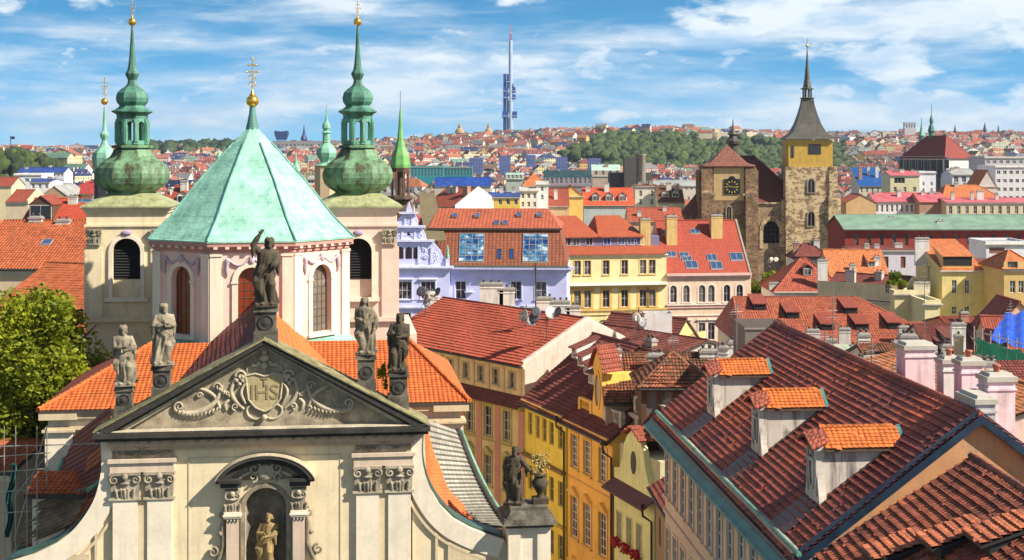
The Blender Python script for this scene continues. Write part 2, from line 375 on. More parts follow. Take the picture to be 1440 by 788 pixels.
def wall(mb, w, h, ops, d=0.2, th=0.0, mi=0, rmi=None, top=None, base=0.0):
    """wall in the x/z plane facing -y with real openings. ops: (x0, z0, x1, z1, arched). top: optional list of (x, z) outline above h"""
    rmi = mi if rmi is None else rmi
    xs = sorted({0, w, *[o[0] for o in ops], *[o[2] for o in ops]}); zs = sorted({base, h, *[o[1] for o in ops], *[o[3] for o in ops]})
    for i in range(len(xs)-1):
        for j in range(len(zs)-1):
            cx, cz = (xs[i]+xs[i+1])/2, (zs[j]+zs[j+1])/2
            if any(o[0] < cx < o[2] and o[1] < cz < o[3] for o in ops): continue
            mb.poly([(xs[i],0,zs[j]),(xs[i+1],0,zs[j]),(xs[i+1],0,zs[j+1]),(xs[i],0,zs[j+1])], mi)
    for o in ops:
        x0, z0, x1, z1 = o[:4]; arch = len(o) > 4 and o[4]
        mb.poly([(x0,0,z0),(x0,d,z0),(x1,d,z0),(x1,0,z0)], rmi)
        if arch:
            r = (x1-x0)/2; zc = z1-r*(arch if arch is not True else 1); rz = z1-zc; cx = (x0+x1)/2; N = 12
            arc = [(cx-r*math.cos(PI*k/N), zc+rz*math.sin(PI*k/N)) for k in range(N+1)]
            for k in range(N):
                (ax, a_), (bx, b_) = arc[k], arc[k+1]
                mb.poly([(ax,0,a_),(bx,0,b_),(bx,0,z1),(ax,0,z1)], mi)
                mb.poly([(ax,0,a_),(ax,d,a_),(bx,d,b_),(bx,0,b_)], rmi)
            zt = zc
        else:
            mb.poly([(x0,0,z1),(x1,0,z1),(x1,d,z1),(x0,d,z1)], rmi); zt = z1
        mb.poly([(x0,0,z0),(x0,0,zt),(x0,d,zt),(x0,d,z0)], rmi); mb.poly([(x1,0,z0),(x1,d,z0),(x1,d,zt),(x1,0,zt)], rmi)
    if top: mb.poly([(x, 0, z) for x, z in top], mi)
    return mb
WCACHE = {}
def window(parent, w, h, M, frame=(0.75, 0.73, 0.68), gl=None, bars=(1, 2), arched=False, bar=0.06, sill=0.12, sillc=None, arch=1.0):
    """a window set into an opening: frame with bars (the window), pane, sill. M places its lower left corner, x along, -y outwards"""
    gl = gl or glass(); key = (round(w, 3), round(h, 3), frame, gl.name, bars, arched, bar, sill, sillc, arch)
    if key not in WCACHE:
        mb = MB(); b = bar; fm = plain(frame, 0.6)
        if arched:
            r = w/2; N = 12; rz = r*arch; zc = h-rz
            out = [(0, 0), (w, 0)]+[(r+r*math.cos(PI*k/N), zc+rz*math.sin(PI*k/N)) for k in range(N+1)]
            inn = [(b, b), (w-b, b)]+[(r+(r-b)*math.cos(PI*k/N), zc+(rz-b)*math.sin(PI*k/N)) for k in range(N+1)]
            n = len(out); v = [(x, 0, z) for x, z in out]+[(x, 0, z) for x, z in inn]
            mb.add(v, [(i, (i+1) % n, n+(i+1) % n, n+i) for i in range(n)]); v2 = [(x, 0.05, z) for x, z in inn]
            mb.add([(x, 0, z) for x, z in inn]+v2, [(i, (i+1) % n, n+(i+1) % n, n+i) for i in range(n)])
            pv = inn
        else:
            mb.box(0, 0, 0, b, 0.05, h).box(w-b, 0, 0, w, 0.05, h).box(b, 0, 0, w-b, 0.05, b).box(b, 0, h-b, w-b, 0.05, h)
            pv = [(b, b), (w-b, b), (w-b, h-b), (b, h-b)]
        nx, nz = bars; bb = b*0.7
        def ztop(x):
            if not arched: return h-b
            r = w/2; q = max(0, 1-((x-r)/(r-b*0.5))**2); return h-r*arch+r*arch*math.sqrt(q)-b*0.5
        for i in range(1, nx+1):
            x = w*i/(nx+1); mb.box(x-bb/2, 0.004, b, x+bb/2, 0.045, ztop(x))
        for j in range(1, nz+1):
            z = h*j/(nz+1); x0 = b
            if arched and z > h-w/2*arch: x0 = w/2-w/2*math.sqrt(max(0, 1-((z-(h-w/2*arch))/(w/2*arch))**2))+b*0.6
            mb.box(x0, 0.008, z-bb/2, w-x0, 0.04, z+bb/2)
        root = mb.build('window', fm)
        MB().poly([(x, 0.035, z) for x, z in pv]).build('pane', gl, root)
        if sill: MB().box(-0.08, -sill-0.1, -0.08, w+0.08, 0.0, 0.0).build('sill', plain(sillc or frame, 0.8), root)
        WCACHE[key] = root; root.parent = parent; root.matrix_local = M; return root
    o = dup(WCACHE[key], parent); o.matrix_local = M; return o
def T(x, y, z): return Matrix.Translation((x, y, z))
def RZ(a): return Matrix.Rotation(a, 4, 'Z')
# ---------------------------------------------------------------- generic town house
def slab(mb, pts, t=0.14, mi=0):
    """roof plane with thickness; last faces are the underside and edges"""
    n = len(pts); a = [Vector(p) for p in pts]; b = [p-Vector((0, 0, t)) for p in a]
    mb.add(a+b, [range(n), list(range(2*n-1, n-1, -1))]+[(i, n+i, n+(i+1) % n, (i+1) % n) for i in range(n)], mi); return mb
def ridgecap(mb, a, b, r=0.12, mi=0, step=0.4):
    a, b = Vector(a), Vector(b); L = (b-a).length; n = max(2, int(L/step)); pts = []; rs = []
    for i in range(n):
        for q, rr in ((0.0, r*1.12), (0.92, r*0.88)): pts.append(a+(b-a)*((i+q)/n)); rs.append(rr)
    return mb.tube(pts, rs, 6, mi)
def chimney(parent, x, y, z0, z1, w=0.9, d=0.6, col=(0.62, 0.58, 0.54), pots=2, capc=(0.30, 0.28, 0.26), potc=(0.10, 0.08, 0.07), label=None, rot=0.0, dirt=0.5):
    m = MB(); m.M = T(x, y, 0) @ RZ(rot)
    m.box(-w/2, -d/2, z0, w/2, d/2, z1-0.3); m.box(-w/2-0.05, -d/2-0.05, z1-0.62, w/2+0.05, d/2+0.05, z1-0.54); m.box(-w/2-0.08, -d/2-0.08, z1-0.3, w/2+0.08, d/2+0.08, z1-0.12, 1, 0)
    m.box(-w/2+0.03, -d/2+0.03, z1-0.12, w/2-0.03, d/2-0.03, z1, 1, 0.05)
    c = m.build('chimney', [stucco(col, dirt, 1.5, 0.75), stucco(capc, 0.4)], parent)
    for i in range(pots):
        p = MB(); p.M = m.M; px = (i-(pots-1)/2)*w/max(pots, 1)
        p.lathe([(0.11, z1-0.02), (0.12, z1+0.18), (0.15, z1+0.2), (0.15, z1+0.26), (0.07, z1+0.28)], 10, (px, 0)).build('chimney_pot', plain(potc, 0.7), c)
    if label: c['label'] = label
    return c
def skylight(parent, M, w=0.8, h=1.1, frame=(0.35, 0.35, 0.36), gl=None, nx=1, nz=1):
    """roof window; M's x along the roof, y up the slope, z out of it"""
    m = MB(); m.M = M; b = 0.07
    m.box(0, 0, 0, w, b, 0.12).box(0, h-b, 0, w, h, 0.14).box(0, b, 0, b, h-b, 0.12).box(w-b, b, 0, w, h-b, 0.12)
    for i in range(1, nx): m.box(w*i/nx-b/2, b, 0, w*i/nx+b/2, h-b, 0.115)
    for i in range(1, nz): m.box(b, h*i/nz-b/2, 0, w-b, h*i/nz+b/2, 0.11)
    m.box(-0.08, -0.15, 0.005, w+0.08, -0.003, 0.03)
    o = m.build('skylight', plain(frame, 0.4, 0.3), parent); g = MB(); g.M = M
    g.poly([(b, b, 0.085), (w-b, b, 0.085), (w-b, h-b, 0.085), (b, h-b, 0.085)]).build('pane', gl or glass((0.03, 0.07, 0.16), 0.0), o); return o
def slope_M(x, y, z, ang): return T(x, y, z) @ Matrix.Rotation(ang, 4, 'X')
def house(name, label, cat, A, B, depth, ze, rise, wallm, roofm, roof='gable', near=0, over=0.35, rows=(), rrows=(), lrows=(), fr=(0.75,0.73,0.68), gl=None, chims=(), skys=(), dorms=(),
          cornice=None, strings=(), base=None, ridge_f=0.5, group=None, wave=0.0, course=0.33, lift=0.05, ridgec=None, ops_d=0.18, gablec=None, hipr=None, parapet=None, wtrim=None, gw=(), lowz=0.0, fx=0.0, roofthick=0.14, bars=(1,1), wamp=0.045):
    A = Vector((A[0], A[1], 0)); B = Vector((B[0], B[1], 0)); dv = B-A; w = dv.length; rz = math.atan2(dv.y, dv.x)
    root = empty(name, (A.x, A.y, 0), rz, label, cat, group)
    D = depth; yr = D*ridge_f; zr = ze+rise; gl = gl or glass(); zb = lowz
    # walls with openings
    def side(width, rws, M, top=None, nm='wall'):
        ops = []
        for r_ in rws:
            z0, hh, xs, ww = r_[:4]; o = r_[4] if len(r_) > 4 else {}
            for x in xs: ops.append((x-ww/2, z0, x+ww/2, z0+hh, o.get('arch', False)))
        m = MB(); m.M = M; wall(m, width, ze, ops, ops_d, top=top, base=zb)
        wo_ = m.build(nm, wallm, root)
        for r_ in rws:
            z0, hh, xs, ww = r_[:4]; o = r_[4] if len(r_) > 4 else {}
            for x in xs:
                wi = window(root, ww-0.004, hh-0.004, M @ T(x-ww/2+0.002, ops_d-0.055, z0+0.002), o.get('fr', fr), o.get('gl', gl), o.get('bars', bars), bool(o.get('arch')), o.get('bar', 0.07), 0, None, 1.0 if o.get('arch') in (True, None, False) else o['arch'])
            tr = o.get('trim', wtrim)
            if tr:
                tw = o.get('tw', 0.16)
                for x in xs:
                    tm = MB(); tm.M = M
                    x0, x1, z1 = x-ww/2, x+ww/2, z0+hh
                    if o.get('arch'):
                        rr = ww/2; N = 10; zc = z1-rr
                        ou = [(x+(rr+tw)*math.cos(PI*k/N), zc+(rr+tw)*math.sin(PI*k/N)) for k in range(N+1)]; inn = [(x+rr*math.cos(PI*k/N), zc+rr*math.sin(PI*k/N)) for k in range(N+1)]
                        for k in range(N): tm.extrude([inn[k], ou[k], ou[k+1], inn[k+1]], -0.06, 0.0)
                        tm.box(x0-tw, -0.06, z0, x0, 0, zc).box(x1, -0.06, z0, x1+tw, 0, zc)
                    else:
                        tm.box(x0-tw, -0.06, z0, x0, 0, z1+tw).box(x1, -0.06, z0, x1+tw, 0, z1+tw).box(x0, -0.06, z1, x1, 0, z1+tw)
                    tm.box(x0-tw-0.06, -0.16, z0-0.14, x1+tw+0.06, 0, z0)
                    if o.get('hood'): tm.box(x0-tw-0.12, -0.30, z1+tw+o['hood'], x1+tw+0.12, 0, z1+tw+o['hood']+0.14)
                    if o.get('ped'):
                        zt = z1+tw+0.12; tm.extrude([(x0-tw-0.1, zt), (x1+tw+0.1, zt), (x, zt+0.5)], -0.3, 0)
                    tm.build('window_surround', stucco(tr, 0.2), root)
    fr_top = None; sd_top = None
    if roof in ('gable',): sd_top = [(0, ze), (D, ze), (yr, zr)]
    if roof == 'gable_y': fr_top = [(0, ze), (w, ze), (w*ridge_f, zr)]
    if roof == 'shed': sd_top = None
    side(w, rows, Matrix.Identity(4), fr_top)
    side(D, rrows, T(w, 0, 0) @ RZ(PI/2), sd_top)
    lt = [(D-a, b) for a, b in sd_top][::-1] if sd_top else None
    side(D, lrows, T(0, D, 0) @ RZ(-PI/2), lt)
    bk = MB(); bk.M = T(w, D, 0) @ RZ(PI)
    wall(bk, w, ze, [], 0.1, top=[(0, ze), (w, ze), (w-w*ridge_f, zr)] if roof == 'gable_y' else None, base=zb); bk.build('wall', wallm, root)
    # roof planes
    o = over; planes = []; ridges = []
    sx_ = rise/yr if yr else 0; sy_ = rise/(D-yr) if D > yr else 0; up = 0.10
    if roof == 'gable':
        og = 0.0 if parapet else o*0.5
        planes = [[(-og, -o, ze-o*sx_), (w+og, -o, ze-o*sx_), (w+og, yr, zr), (-og, yr, zr)], [(w+og, D+o, ze-o*sy_), (-og, D+o, ze-o*sy_), (-og, yr, zr), (w+og, yr, zr)]]
        ridges = [((-og, yr, zr), (w+og, yr, zr))]
    elif roof == 'gable_y':
        xr = w*ridge_f; sl_ = rise/xr; sr_ = rise/(w-xr)
        planes = [[(-o, D+o, ze-o*sl_), (-o, -o*.5, ze-o*sl_), (xr, -o*.5, zr), (xr, D+o, zr)], [(w+o, -o*.5, ze-o*sr_), (w+o, D+o, ze-o*sr_), (xr, D+o, zr), (xr, -o*.5, zr)]]
        ridges = [((xr, -o*.5, zr), (xr, D+o, zr))]
    elif roof == 'hip':
        hr = hipr if hipr is not None else (yr, yr); sl_ = rise/max(hr[0], .01); sr_ = rise/max(hr[1], .01)
        lo = [(-o, -o, ze-o*sx_), (w+o, -o, ze-o*sx_), (w+o, D+o, ze-o*sx_), (-o, D+o, ze-o*sx_)]
        if hr[0]+hr[1] >= w-0.05:
            t_ = w*hr[0]/(hr[0]+hr[1]); rl = rr = (t_, yr, zr)
            planes = [[lo[0], lo[1], rl], [lo[1], lo[2], rl], [lo[2], lo[3], rl], [lo[3], lo[0], rl]]
        else:
            rl, rr = (hr[0], yr, zr), (w-hr[1], yr, zr)
            planes = [[lo[0], lo[1], rr, rl], [lo[1], lo[2], rr], [lo[2], lo[3], rl, rr], [lo[3], lo[0], rl]]; ridges = [(rl, rr)]
        ridges += [(lo[0], rl), (lo[1], rr), (lo[2], rr), (lo[3], rl)]
    elif roof == 'flat':
        pm = MB(); pm.box(-0.1, -0.1, ze, w+0.1, 0.25, ze+0.5).box(-0.1, D-0.25, ze, w+0.1, D+0.1, ze+0.5).box(-0.1, 0.25, ze, 0.25, D-0.25, ze+0.5).box(w-0.25, 0.25, ze, w+0.1, D-0.25, ze+0.5)
        pm.build('parapet', wallm, root); MB().box(0.25, 0.25, ze-0.1, w-0.25, D-0.25, ze+0.12).build('roof', roofm, root)
    elif roof == 'shed':
        planes = [[(-o*.3, -o, ze-o*rise/D), (w+o*.3, -o, ze-o*rise/D), (w+o*.3, D, zr), (-o*.3, D, zr)]]
        MB().add([(0,0,ze),(0,D,ze),(0,D,zr-.15),(w,0,ze),(w,D,ze),(w,D,zr-.15)], [(0,2,1),(3,4,5),(1,2,5,4)]).build('wall', wallm, root)
    if planes:
        m = MB(); pl = [[(p[0], p[1], p[2]+up) for p in q] for q in planes]
        for q in pl:
            slab(m, q, roofthick, 0)
            if near: tilesheet(m, [Vector(p)+Vector((0, 0, 0.01)) for p in q], course, wave, wamp if wave else 0, lift, 1)
        rc = ridgec or roofm
        ro = m.build('roof', [roofm if not near else plain((0.06, 0.05, 0.045), 0.7), roofm], root)
        if ridges:
            m = MB()
            for a, b in ridges: ridgecap(m, Vector(a)+Vector((0, 0, up+0.03)), Vector(b)+Vector((0, 0, up+0.03)), 0.13, 0, 0.45 if near else 3.0)
            m.build('ridge_tiles', rc, ro)
        # gutter
        if roof in ('gable', 'hip', 'shed') and near:
            m = MB(); m.tube([(-o*.5, -o-0.07, ze-o*sx_+0.02), (w+o*.5, -o-0.07, ze-o*sx_+0.02)], 0.09, 8); m.build('gutter', plain((0.05, 0.045, 0.04), 0.5, 0.3), root)
    if parapet:
        for xx in parapet[0]:
            x = 0 if xx == 'l' else w; m = MB(); t_ = 0.32; hh = parapet[1]
            x0 = x-(t_ if xx == 'r' else 0)+0.004; x1 = x0+t_
            for (ya, za, yb, zb_) in ((-0.15, ze-0.15*sx_, yr, zr), (yr, zr, D, ze)):
                m.add([(x0,ya,za-0.3),(x1,ya,za-0.3),(x1,yb,zb_-0.3),(x0,yb,zb_-0.3),(x0,ya,za+hh),(x1,ya,za+hh),(x1,yb,zb_+hh),(x0,yb,zb_+hh)], [(3,2,1,0),(4,5,6,7),(0,1,5,4),(1,2,6,5),(2,3,7,6),(3,0,4,7)])
            m.build('parapet', stucco(parapet[2], 0.4), root)
    cz = cornice or (0.45, 0.35, (0.6, 0.55, 0.45))
    if cornice is not False:
        ch, cp, cc_ = cz; m = MB()
        for k, (f, g) in enumerate(((0.45, 1.0), (0.3, 0.6), (0.25, 0.3))):
            zt = ze-0.02-ch*sum(x[0] for x in ((0.45, 0), (0.3, 0), (0.25, 0))[:k]); q = cp*g
            m.box(-0.002-q*(roof != 'gable'), -q, zt-ch*f, w+0.002+q*(roof != 'gable'), 0, zt)
        m.build('cornice', stucco(cc_, 0.25), root)
    for s_ in strings:
        z, hh, pr, c_ = s_; MB().box(-0.003, -pr, z, w+0.003, 0, z+hh, 0, 0).build('string_course', stucco(c_, 0.3) if isinstance(c_, tuple) else c_, root)
    for c_ in chims:
        x, y = c_[0]*w, c_[1]*D; kw = c_[3] if len(c_) > 3 else {}
        chimney(root, x, y, ze, c_[2], **kw)
    an = math.atan2(rise, yr) if yr else 0
    for s_ in skys:   # (x fraction, slope fraction, w, h, nx, nz)
        x, t_ = s_[0]*w, s_[1]; kw = s_[6] if len(s_) > 6 else {}
        skylight(root, slope_M(x, yr*t_, ze+rise*t_+up+(0.06 if near else 0.01), an), s_[2], s_[3], nx=s_[4] if len(s_) > 4 else 1, nz=s_[5] if len(s_) > 5 else 1, **kw)
    for d_ in dorms:  # (x fraction, slope fraction, w, h, kind, wall material, roof material)
        dx, t_, dw, dh, kind = d_[:5]; dwm = d_[5] if len(d_) > 5 else wallm; drm = d_[6] if len(d_) > 6 else roofm
        x = dx*w; y0 = yr*t_; z0 = ze+rise*t_+up; sl_ = rise/yr
        m = MB(); m.M = T(x-dw/2, y0, 0)
        dl = dh/sl_
        if kind == 'shed':     # low hatch with a roof that rises less steeply
            rs_ = sl_*0.45; L = dh/(sl_-rs_)
            m.add([(0,0,z0-0.3),(dw,0,z0-0.3),(dw,0,z0+dh),(0,0,z0+dh),(0,L,z0+dh+L*rs_),(dw,L,z0+dh+L*rs_)], [(0,1,2,3),(0,3,4),(1,5,2)], 0)
            slab(m, [(-0.12,-0.25,z0+dh-0.25*rs_+0.06),(dw+0.12,-0.25,z0+dh-0.25*rs_+0.06),(dw+0.12,L,z0+dh+L*rs_+0.06),(-0.12,L,z0+dh+L*rs_+0.06)], 0.1, 1)
            zt = z0+dh
        else:
            zt = z0+dh; rh = dw*0.38; L = dh/sl_; L2 = (dh+rh)/sl_
            m.add([(0,0,z0-0.3),(dw,0,z0-0.3),(dw,0,zt),(dw/2,0,zt+rh),(0,0,zt),(0,L,zt),(dw,L,zt)], [(0,1,2,3,4),(0,4,5),(1,6,2)], 0)
            slab(m, [(-0.15,L,zt),(-0.15,-0.2,zt),(dw/2,-0.2,zt+rh+0.1),(dw/2,L2,zt+rh+0.1)], 0.09, 1); slab(m, [(dw+0.15,-0.2,zt),(dw+0.15,L,zt),(dw/2,L2,zt+rh+0.1),(dw/2,-0.2,zt+rh+0.1)], 0.09, 1)
        do = m.build('dormer', [dwm, drm], root); b = min(0.12, dw*.12)
        wd = MB(); wd.M = m.M; wd.box(b, -0.05, z0+0.12, dw-b, -0.002, zt-0.06, 0); wd.box(b+0.09, -0.06, z0+0.2, dw/2-0.03, -0.052, zt-0.14, 1); wd.box(dw/2+0.03, -0.06, z0+0.2, dw-b-0.09, -0.052, zt-0.14, 1)
        wd.build('window', [plain(d_[7] if len(d_) > 7 else fr, 0.6), gl if len(d_) < 8 else plain((.01, .01, .012), .7)], do)
    return root
# ================================================================ SETTING: ground (terrain is added with the far city)
# ================================================================ BAROQUE CHURCH (foreground left)
CY = R(7.0); CO = P(372, 0, 63.2); CO.z = 0
church = empty('baroque_church', CO, CY, 'cream baroque church with dark-edged pediment, pale green tent roof and two onion-domed towers', 'church')
CI = (T(*CO) @ RZ(CY)).inverted()
def cl(p): return CI @ p                       # world point to church-local
def fx(px): return (px-372)/31.6*1.008         # facade pixel columns / rows to metres
def fz(py): return CH-(py-HY)/31.6
CREAM = stucco((0.74, 0.62, 0.42), 0.6, 0.9, 0.55, (0.34, 0.26, 0.13)); CREAM2 = stucco((0.62, 0.50, 0.33), 0.4, 1.0, 0.5, (0.2, 0.16, 0.1))
PINK = stucco((0.74, 0.54, 0.45), 0.12, 0.8, 0.12, (0.35, 0.22, 0.16)); PALE = stucco((0.76, 0.67, 0.54), 0.3, 0.8, 0.35, (0.35, 0.27, 0.17))
DKS = stone((0.16, 0.14, 0.11), (0.025, 0.025, 0.02), 0.7); MIDS = stone((0.34, 0.28, 0.20), (0.07, 0.06, 0.045), 0.45); SOOT = stone((0.045, 0.04, 0.035), (0.01, 0.01, 0.01), 0.5)
LTS = stone((0.50, 0.43, 0.31), (0.12, 0.10, 0.07), 0.3); LEAD = lead()
zt, zc0, zc1 = fz(475), fz(612), fz(599)       # apex, cornice bottom and top
HW = 7.0
# facade wall: tall upper storey + shoulder curves below
fw = MB()
nx0, nx1, nz1 = fx(346), fx(402), fz(684)
wf = MB(); wf.M = T(-6.5, 0, 0)
wall(wf, 13.0, zc0, [(nx0+6.5, 18.0, nx1+6.5, nz1, True)], 0.9, base=12, top=None)
wf.build('wall', CREAM, church)
MB().box(-6.5, 0.9, 12, nx0, 1.3, zc0).box(nx1, 0.9, 12, 6.5, 1.3, zc0).box(-6.5, 0.02, 12, -6.42, 0.9, zc0).box(6.42, 0.02, 12, 6.5, 0.9, zc0).build('wall', CREAM, church)
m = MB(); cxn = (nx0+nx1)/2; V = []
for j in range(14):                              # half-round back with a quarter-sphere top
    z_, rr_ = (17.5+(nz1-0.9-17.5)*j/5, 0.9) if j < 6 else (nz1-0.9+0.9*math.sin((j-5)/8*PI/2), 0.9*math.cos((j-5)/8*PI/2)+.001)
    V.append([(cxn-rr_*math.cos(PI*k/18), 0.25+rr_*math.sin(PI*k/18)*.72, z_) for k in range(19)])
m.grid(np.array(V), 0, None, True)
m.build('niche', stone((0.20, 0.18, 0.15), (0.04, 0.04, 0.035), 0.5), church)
# volute shoulders: outline from photo rows/columns, real thickness
ro = [(592,607),(590,640),(594,668),(603,694),(617,718),(636,738),(660,752),(684,762),(707,770),(712,775),(712,900),(578,900),(578,607)]
lo_ = [(150,607),(152,640),(150,665),(143,692),(130,716),(112,738),(88,756),(58,770),(30,778),(15,790),(15,900),(166,900),(166,607)]
prof = [(fx(a), fz(b)) for a, b in ro]; m = MB(); m.extrude(prof[::-1], 0.06, 1.3).build('wing_wall', CREAM, church)
prof = [(fx(a), fz(b)) for a, b in lo_]; m = MB(); m.extrude(prof, 0.06, 1.3).build('wing_wall', CREAM, church)
def band(pts, off, wdt, y0, y1):               # a raised band that follows a curve
    pts = [Vector((fx(a), 0, fz(b))) for a, b in pts]; m = MB(); L = []; 
    for i, p in enumerate(pts):
        d = (pts[min(i+1, len(pts)-1)]-pts[max(i-1, 0)]).normalized(); n = Vector((-d.z, 0, d.x)); L.append((p+n*off, p+n*(off+wdt)))
    for i in range(len(L)-1):
        a, b = L[i]; c, d = L[i+1]; q = [(a.x, a.z), (c.x, c.z), (d.x, d.z), (b.x, b.z)]
        m.extrude(q, y0, y1)
    return m
def smooth(pts, n=4):
    out = []
    for i in range(len(pts)-1):
        p0 = pts[max(i-1, 0)]; p1 = pts[i]; p2 = pts[i+1]; p3 = pts[min(i+2, len(pts)-1)]
        for k in range(n):
            t = k/n; out.append(tuple(0.5*((2*b)+(-a+c)*t+(2*a-5*b+4*c-d)*t*t+(-a+3*b-3*c+d)*t**3) for a, b, c, d in zip(p0, p1, p2, p3)))
    return out+[pts[-1]]
rs_ = smooth(ro[:9]); ls_ = smooth(lo_[:10])
band(rs_, -0.83, 0.85, -0.10, 0.056).build('volute_band', PALE, church); band(ls_, -0.02, 0.85, -0.10, 0.056).build('volute_band', PALE, church)
band(rs_, -1.1, 0.12, -0.06, 0.056).build('moulding', CREAM2, church); band(ls_, 0.98, 0.12, -0.06, 0.056).build('moulding', CREAM2, church)
band(rs_, 0.03, 0.08, 0.3, 1.4).build('coping', copper((0.04, 0.11, 0.09), (0.02, 0.03, 0.03), 0.6), church); band(ls_, -0.11, 0.08, 0.3, 1.4).build('coping', copper((0.04, 0.11, 0.09), (0.02, 0.03, 0.03), 0.6), church)
# inner raised frame of the wings
for s_, x0, x1 in ((1, 607, 640), (-1, 100, 152)):
    m = MB(); a, b = (fx(628), fx(705)) if s_ > 0 else (fx(60), fx(135))
    m.box(fx(610) if s_ > 0 else fx(142), -0.05, 12, (fx(610) if s_ > 0 else fx(142))+0.12, 0.056, fz(735)); m.box(a, -0.05, 12, b, 0.056, fz(770)); m.build('moulding', CREAM2, church)
# cornice
m = MB()
for z0, z1, pr, mi in ((zc0, zc0+0.16, 0.62, 0), (zc0+0.16, zc0+0.36, 0.80, 0), (zc0+0.36, zc1, 0.72, 0)): m.box(-HW-pr*.4, -pr, z0, HW+pr*.4, 1.2, z1, mi)
m.build('cornice', SOOT, church)
m = MB(); m.box(-6.75, -0.42, zc0-0.3, 6.75, -0.003, zc0-0.003).box(-6.62, -0.28, zc0-0.46, 6.62, -0.003, zc0-0.3); m.build('moulding', stucco((0.52, 0.38, 0.26), 0.4), church)
m = MB()
for i in range(26): m.box(-6.6+i*0.52, -0.6, zc0-0.1, -6.44+i*0.52, -0.424, zc0-0.002)
m.build('dentils', MIDS, church)
MB().box(-HW-0.2, -0.70, zc1, HW+0.2, -0.24, zc1+0.05, 0, 0.02).build('ledge', stone((0.52, 0.46, 0.34), (0.10, 0.09, 0.06), 0.35), church)
# pediment: tympanum, frame mouldings, raking cornices
MB().extrude([(-HW+0.3, zc1), (HW-0.3, zc1), (0, zt-0.35)], -0.1, 1.1).build('tympanum', stone((0.40, 0.33, 0.23), (0.08, 0.07, 0.05), 0.5), church)
for s_ in (-1, 1):
    a = Vector((s_*(HW+0.28), 0, zc1+0.02)); b = Vector((0, 0, zt)); d = (b-a).normalized(); n = Vector((-d.z*s_, 0, d.x*s_)); n = n if n.z > 0 else -n
    m = MB()
    for (o0, o1, pr, mi) in ((-0.34, -0.02, 0.74, 0), (-0.46, -0.34, 0.56, 0), (-0.64, -0.46, 0.32, 1), (-0.02, 0.05, 0.8, 2)):
        q = [a+n*o0, b+n*o0*1.0, b+n*o1, a+n*o1]
        q[1] = Vector((0, 0, (b+n*o0).z+ (b+n*o0).x*-s_*0)); q[2] = Vector((0, 0, (b+n*o1).z))
        # carry both ends to the middle line
        k = d.z/abs(d.x); q[1].z = (b+n*o0).z + abs((b+n*o0).x)*k; q[2].z = (b+n*o1).z + abs((b+n*o1).x)*k
        if o0 < -0.3: q[0] = q[0]+d*(0.5 if o0 > -0.5 else 1.1); q[3] = q[3]+d*(0.25 if o0 > -0.5 else 0.9)
        pts = [(p.x, p.z) for p in (q if s_ < 0 else q[::-1])]
        m.extrude(pts, -pr, 1.15 if mi != 1 else -0.1, mi)
    m.build('raking_cornice', [SOOT, LTS, stone((0.30, 0.27, 0.13), (0.03, 0.03, 0.02), 0.55, 1.5)], church)  # third stone: yellow lichen plus a pale edge highlight put into its colour
# thin sunk panel line of the middle field
m = MB(); x0, x1, z1 = fx(268), fx(478), fz(640)
m.box(x0, -0.03, 12, x0+0.06, -0.002, z1).box(x1-0.06, -0.03, 12, x1, -0.002, z1).box(x0+0.06, -0.03, z1-0.06, x1-0.06, -0.002, z1); m.build('moulding', CREAM2, church)
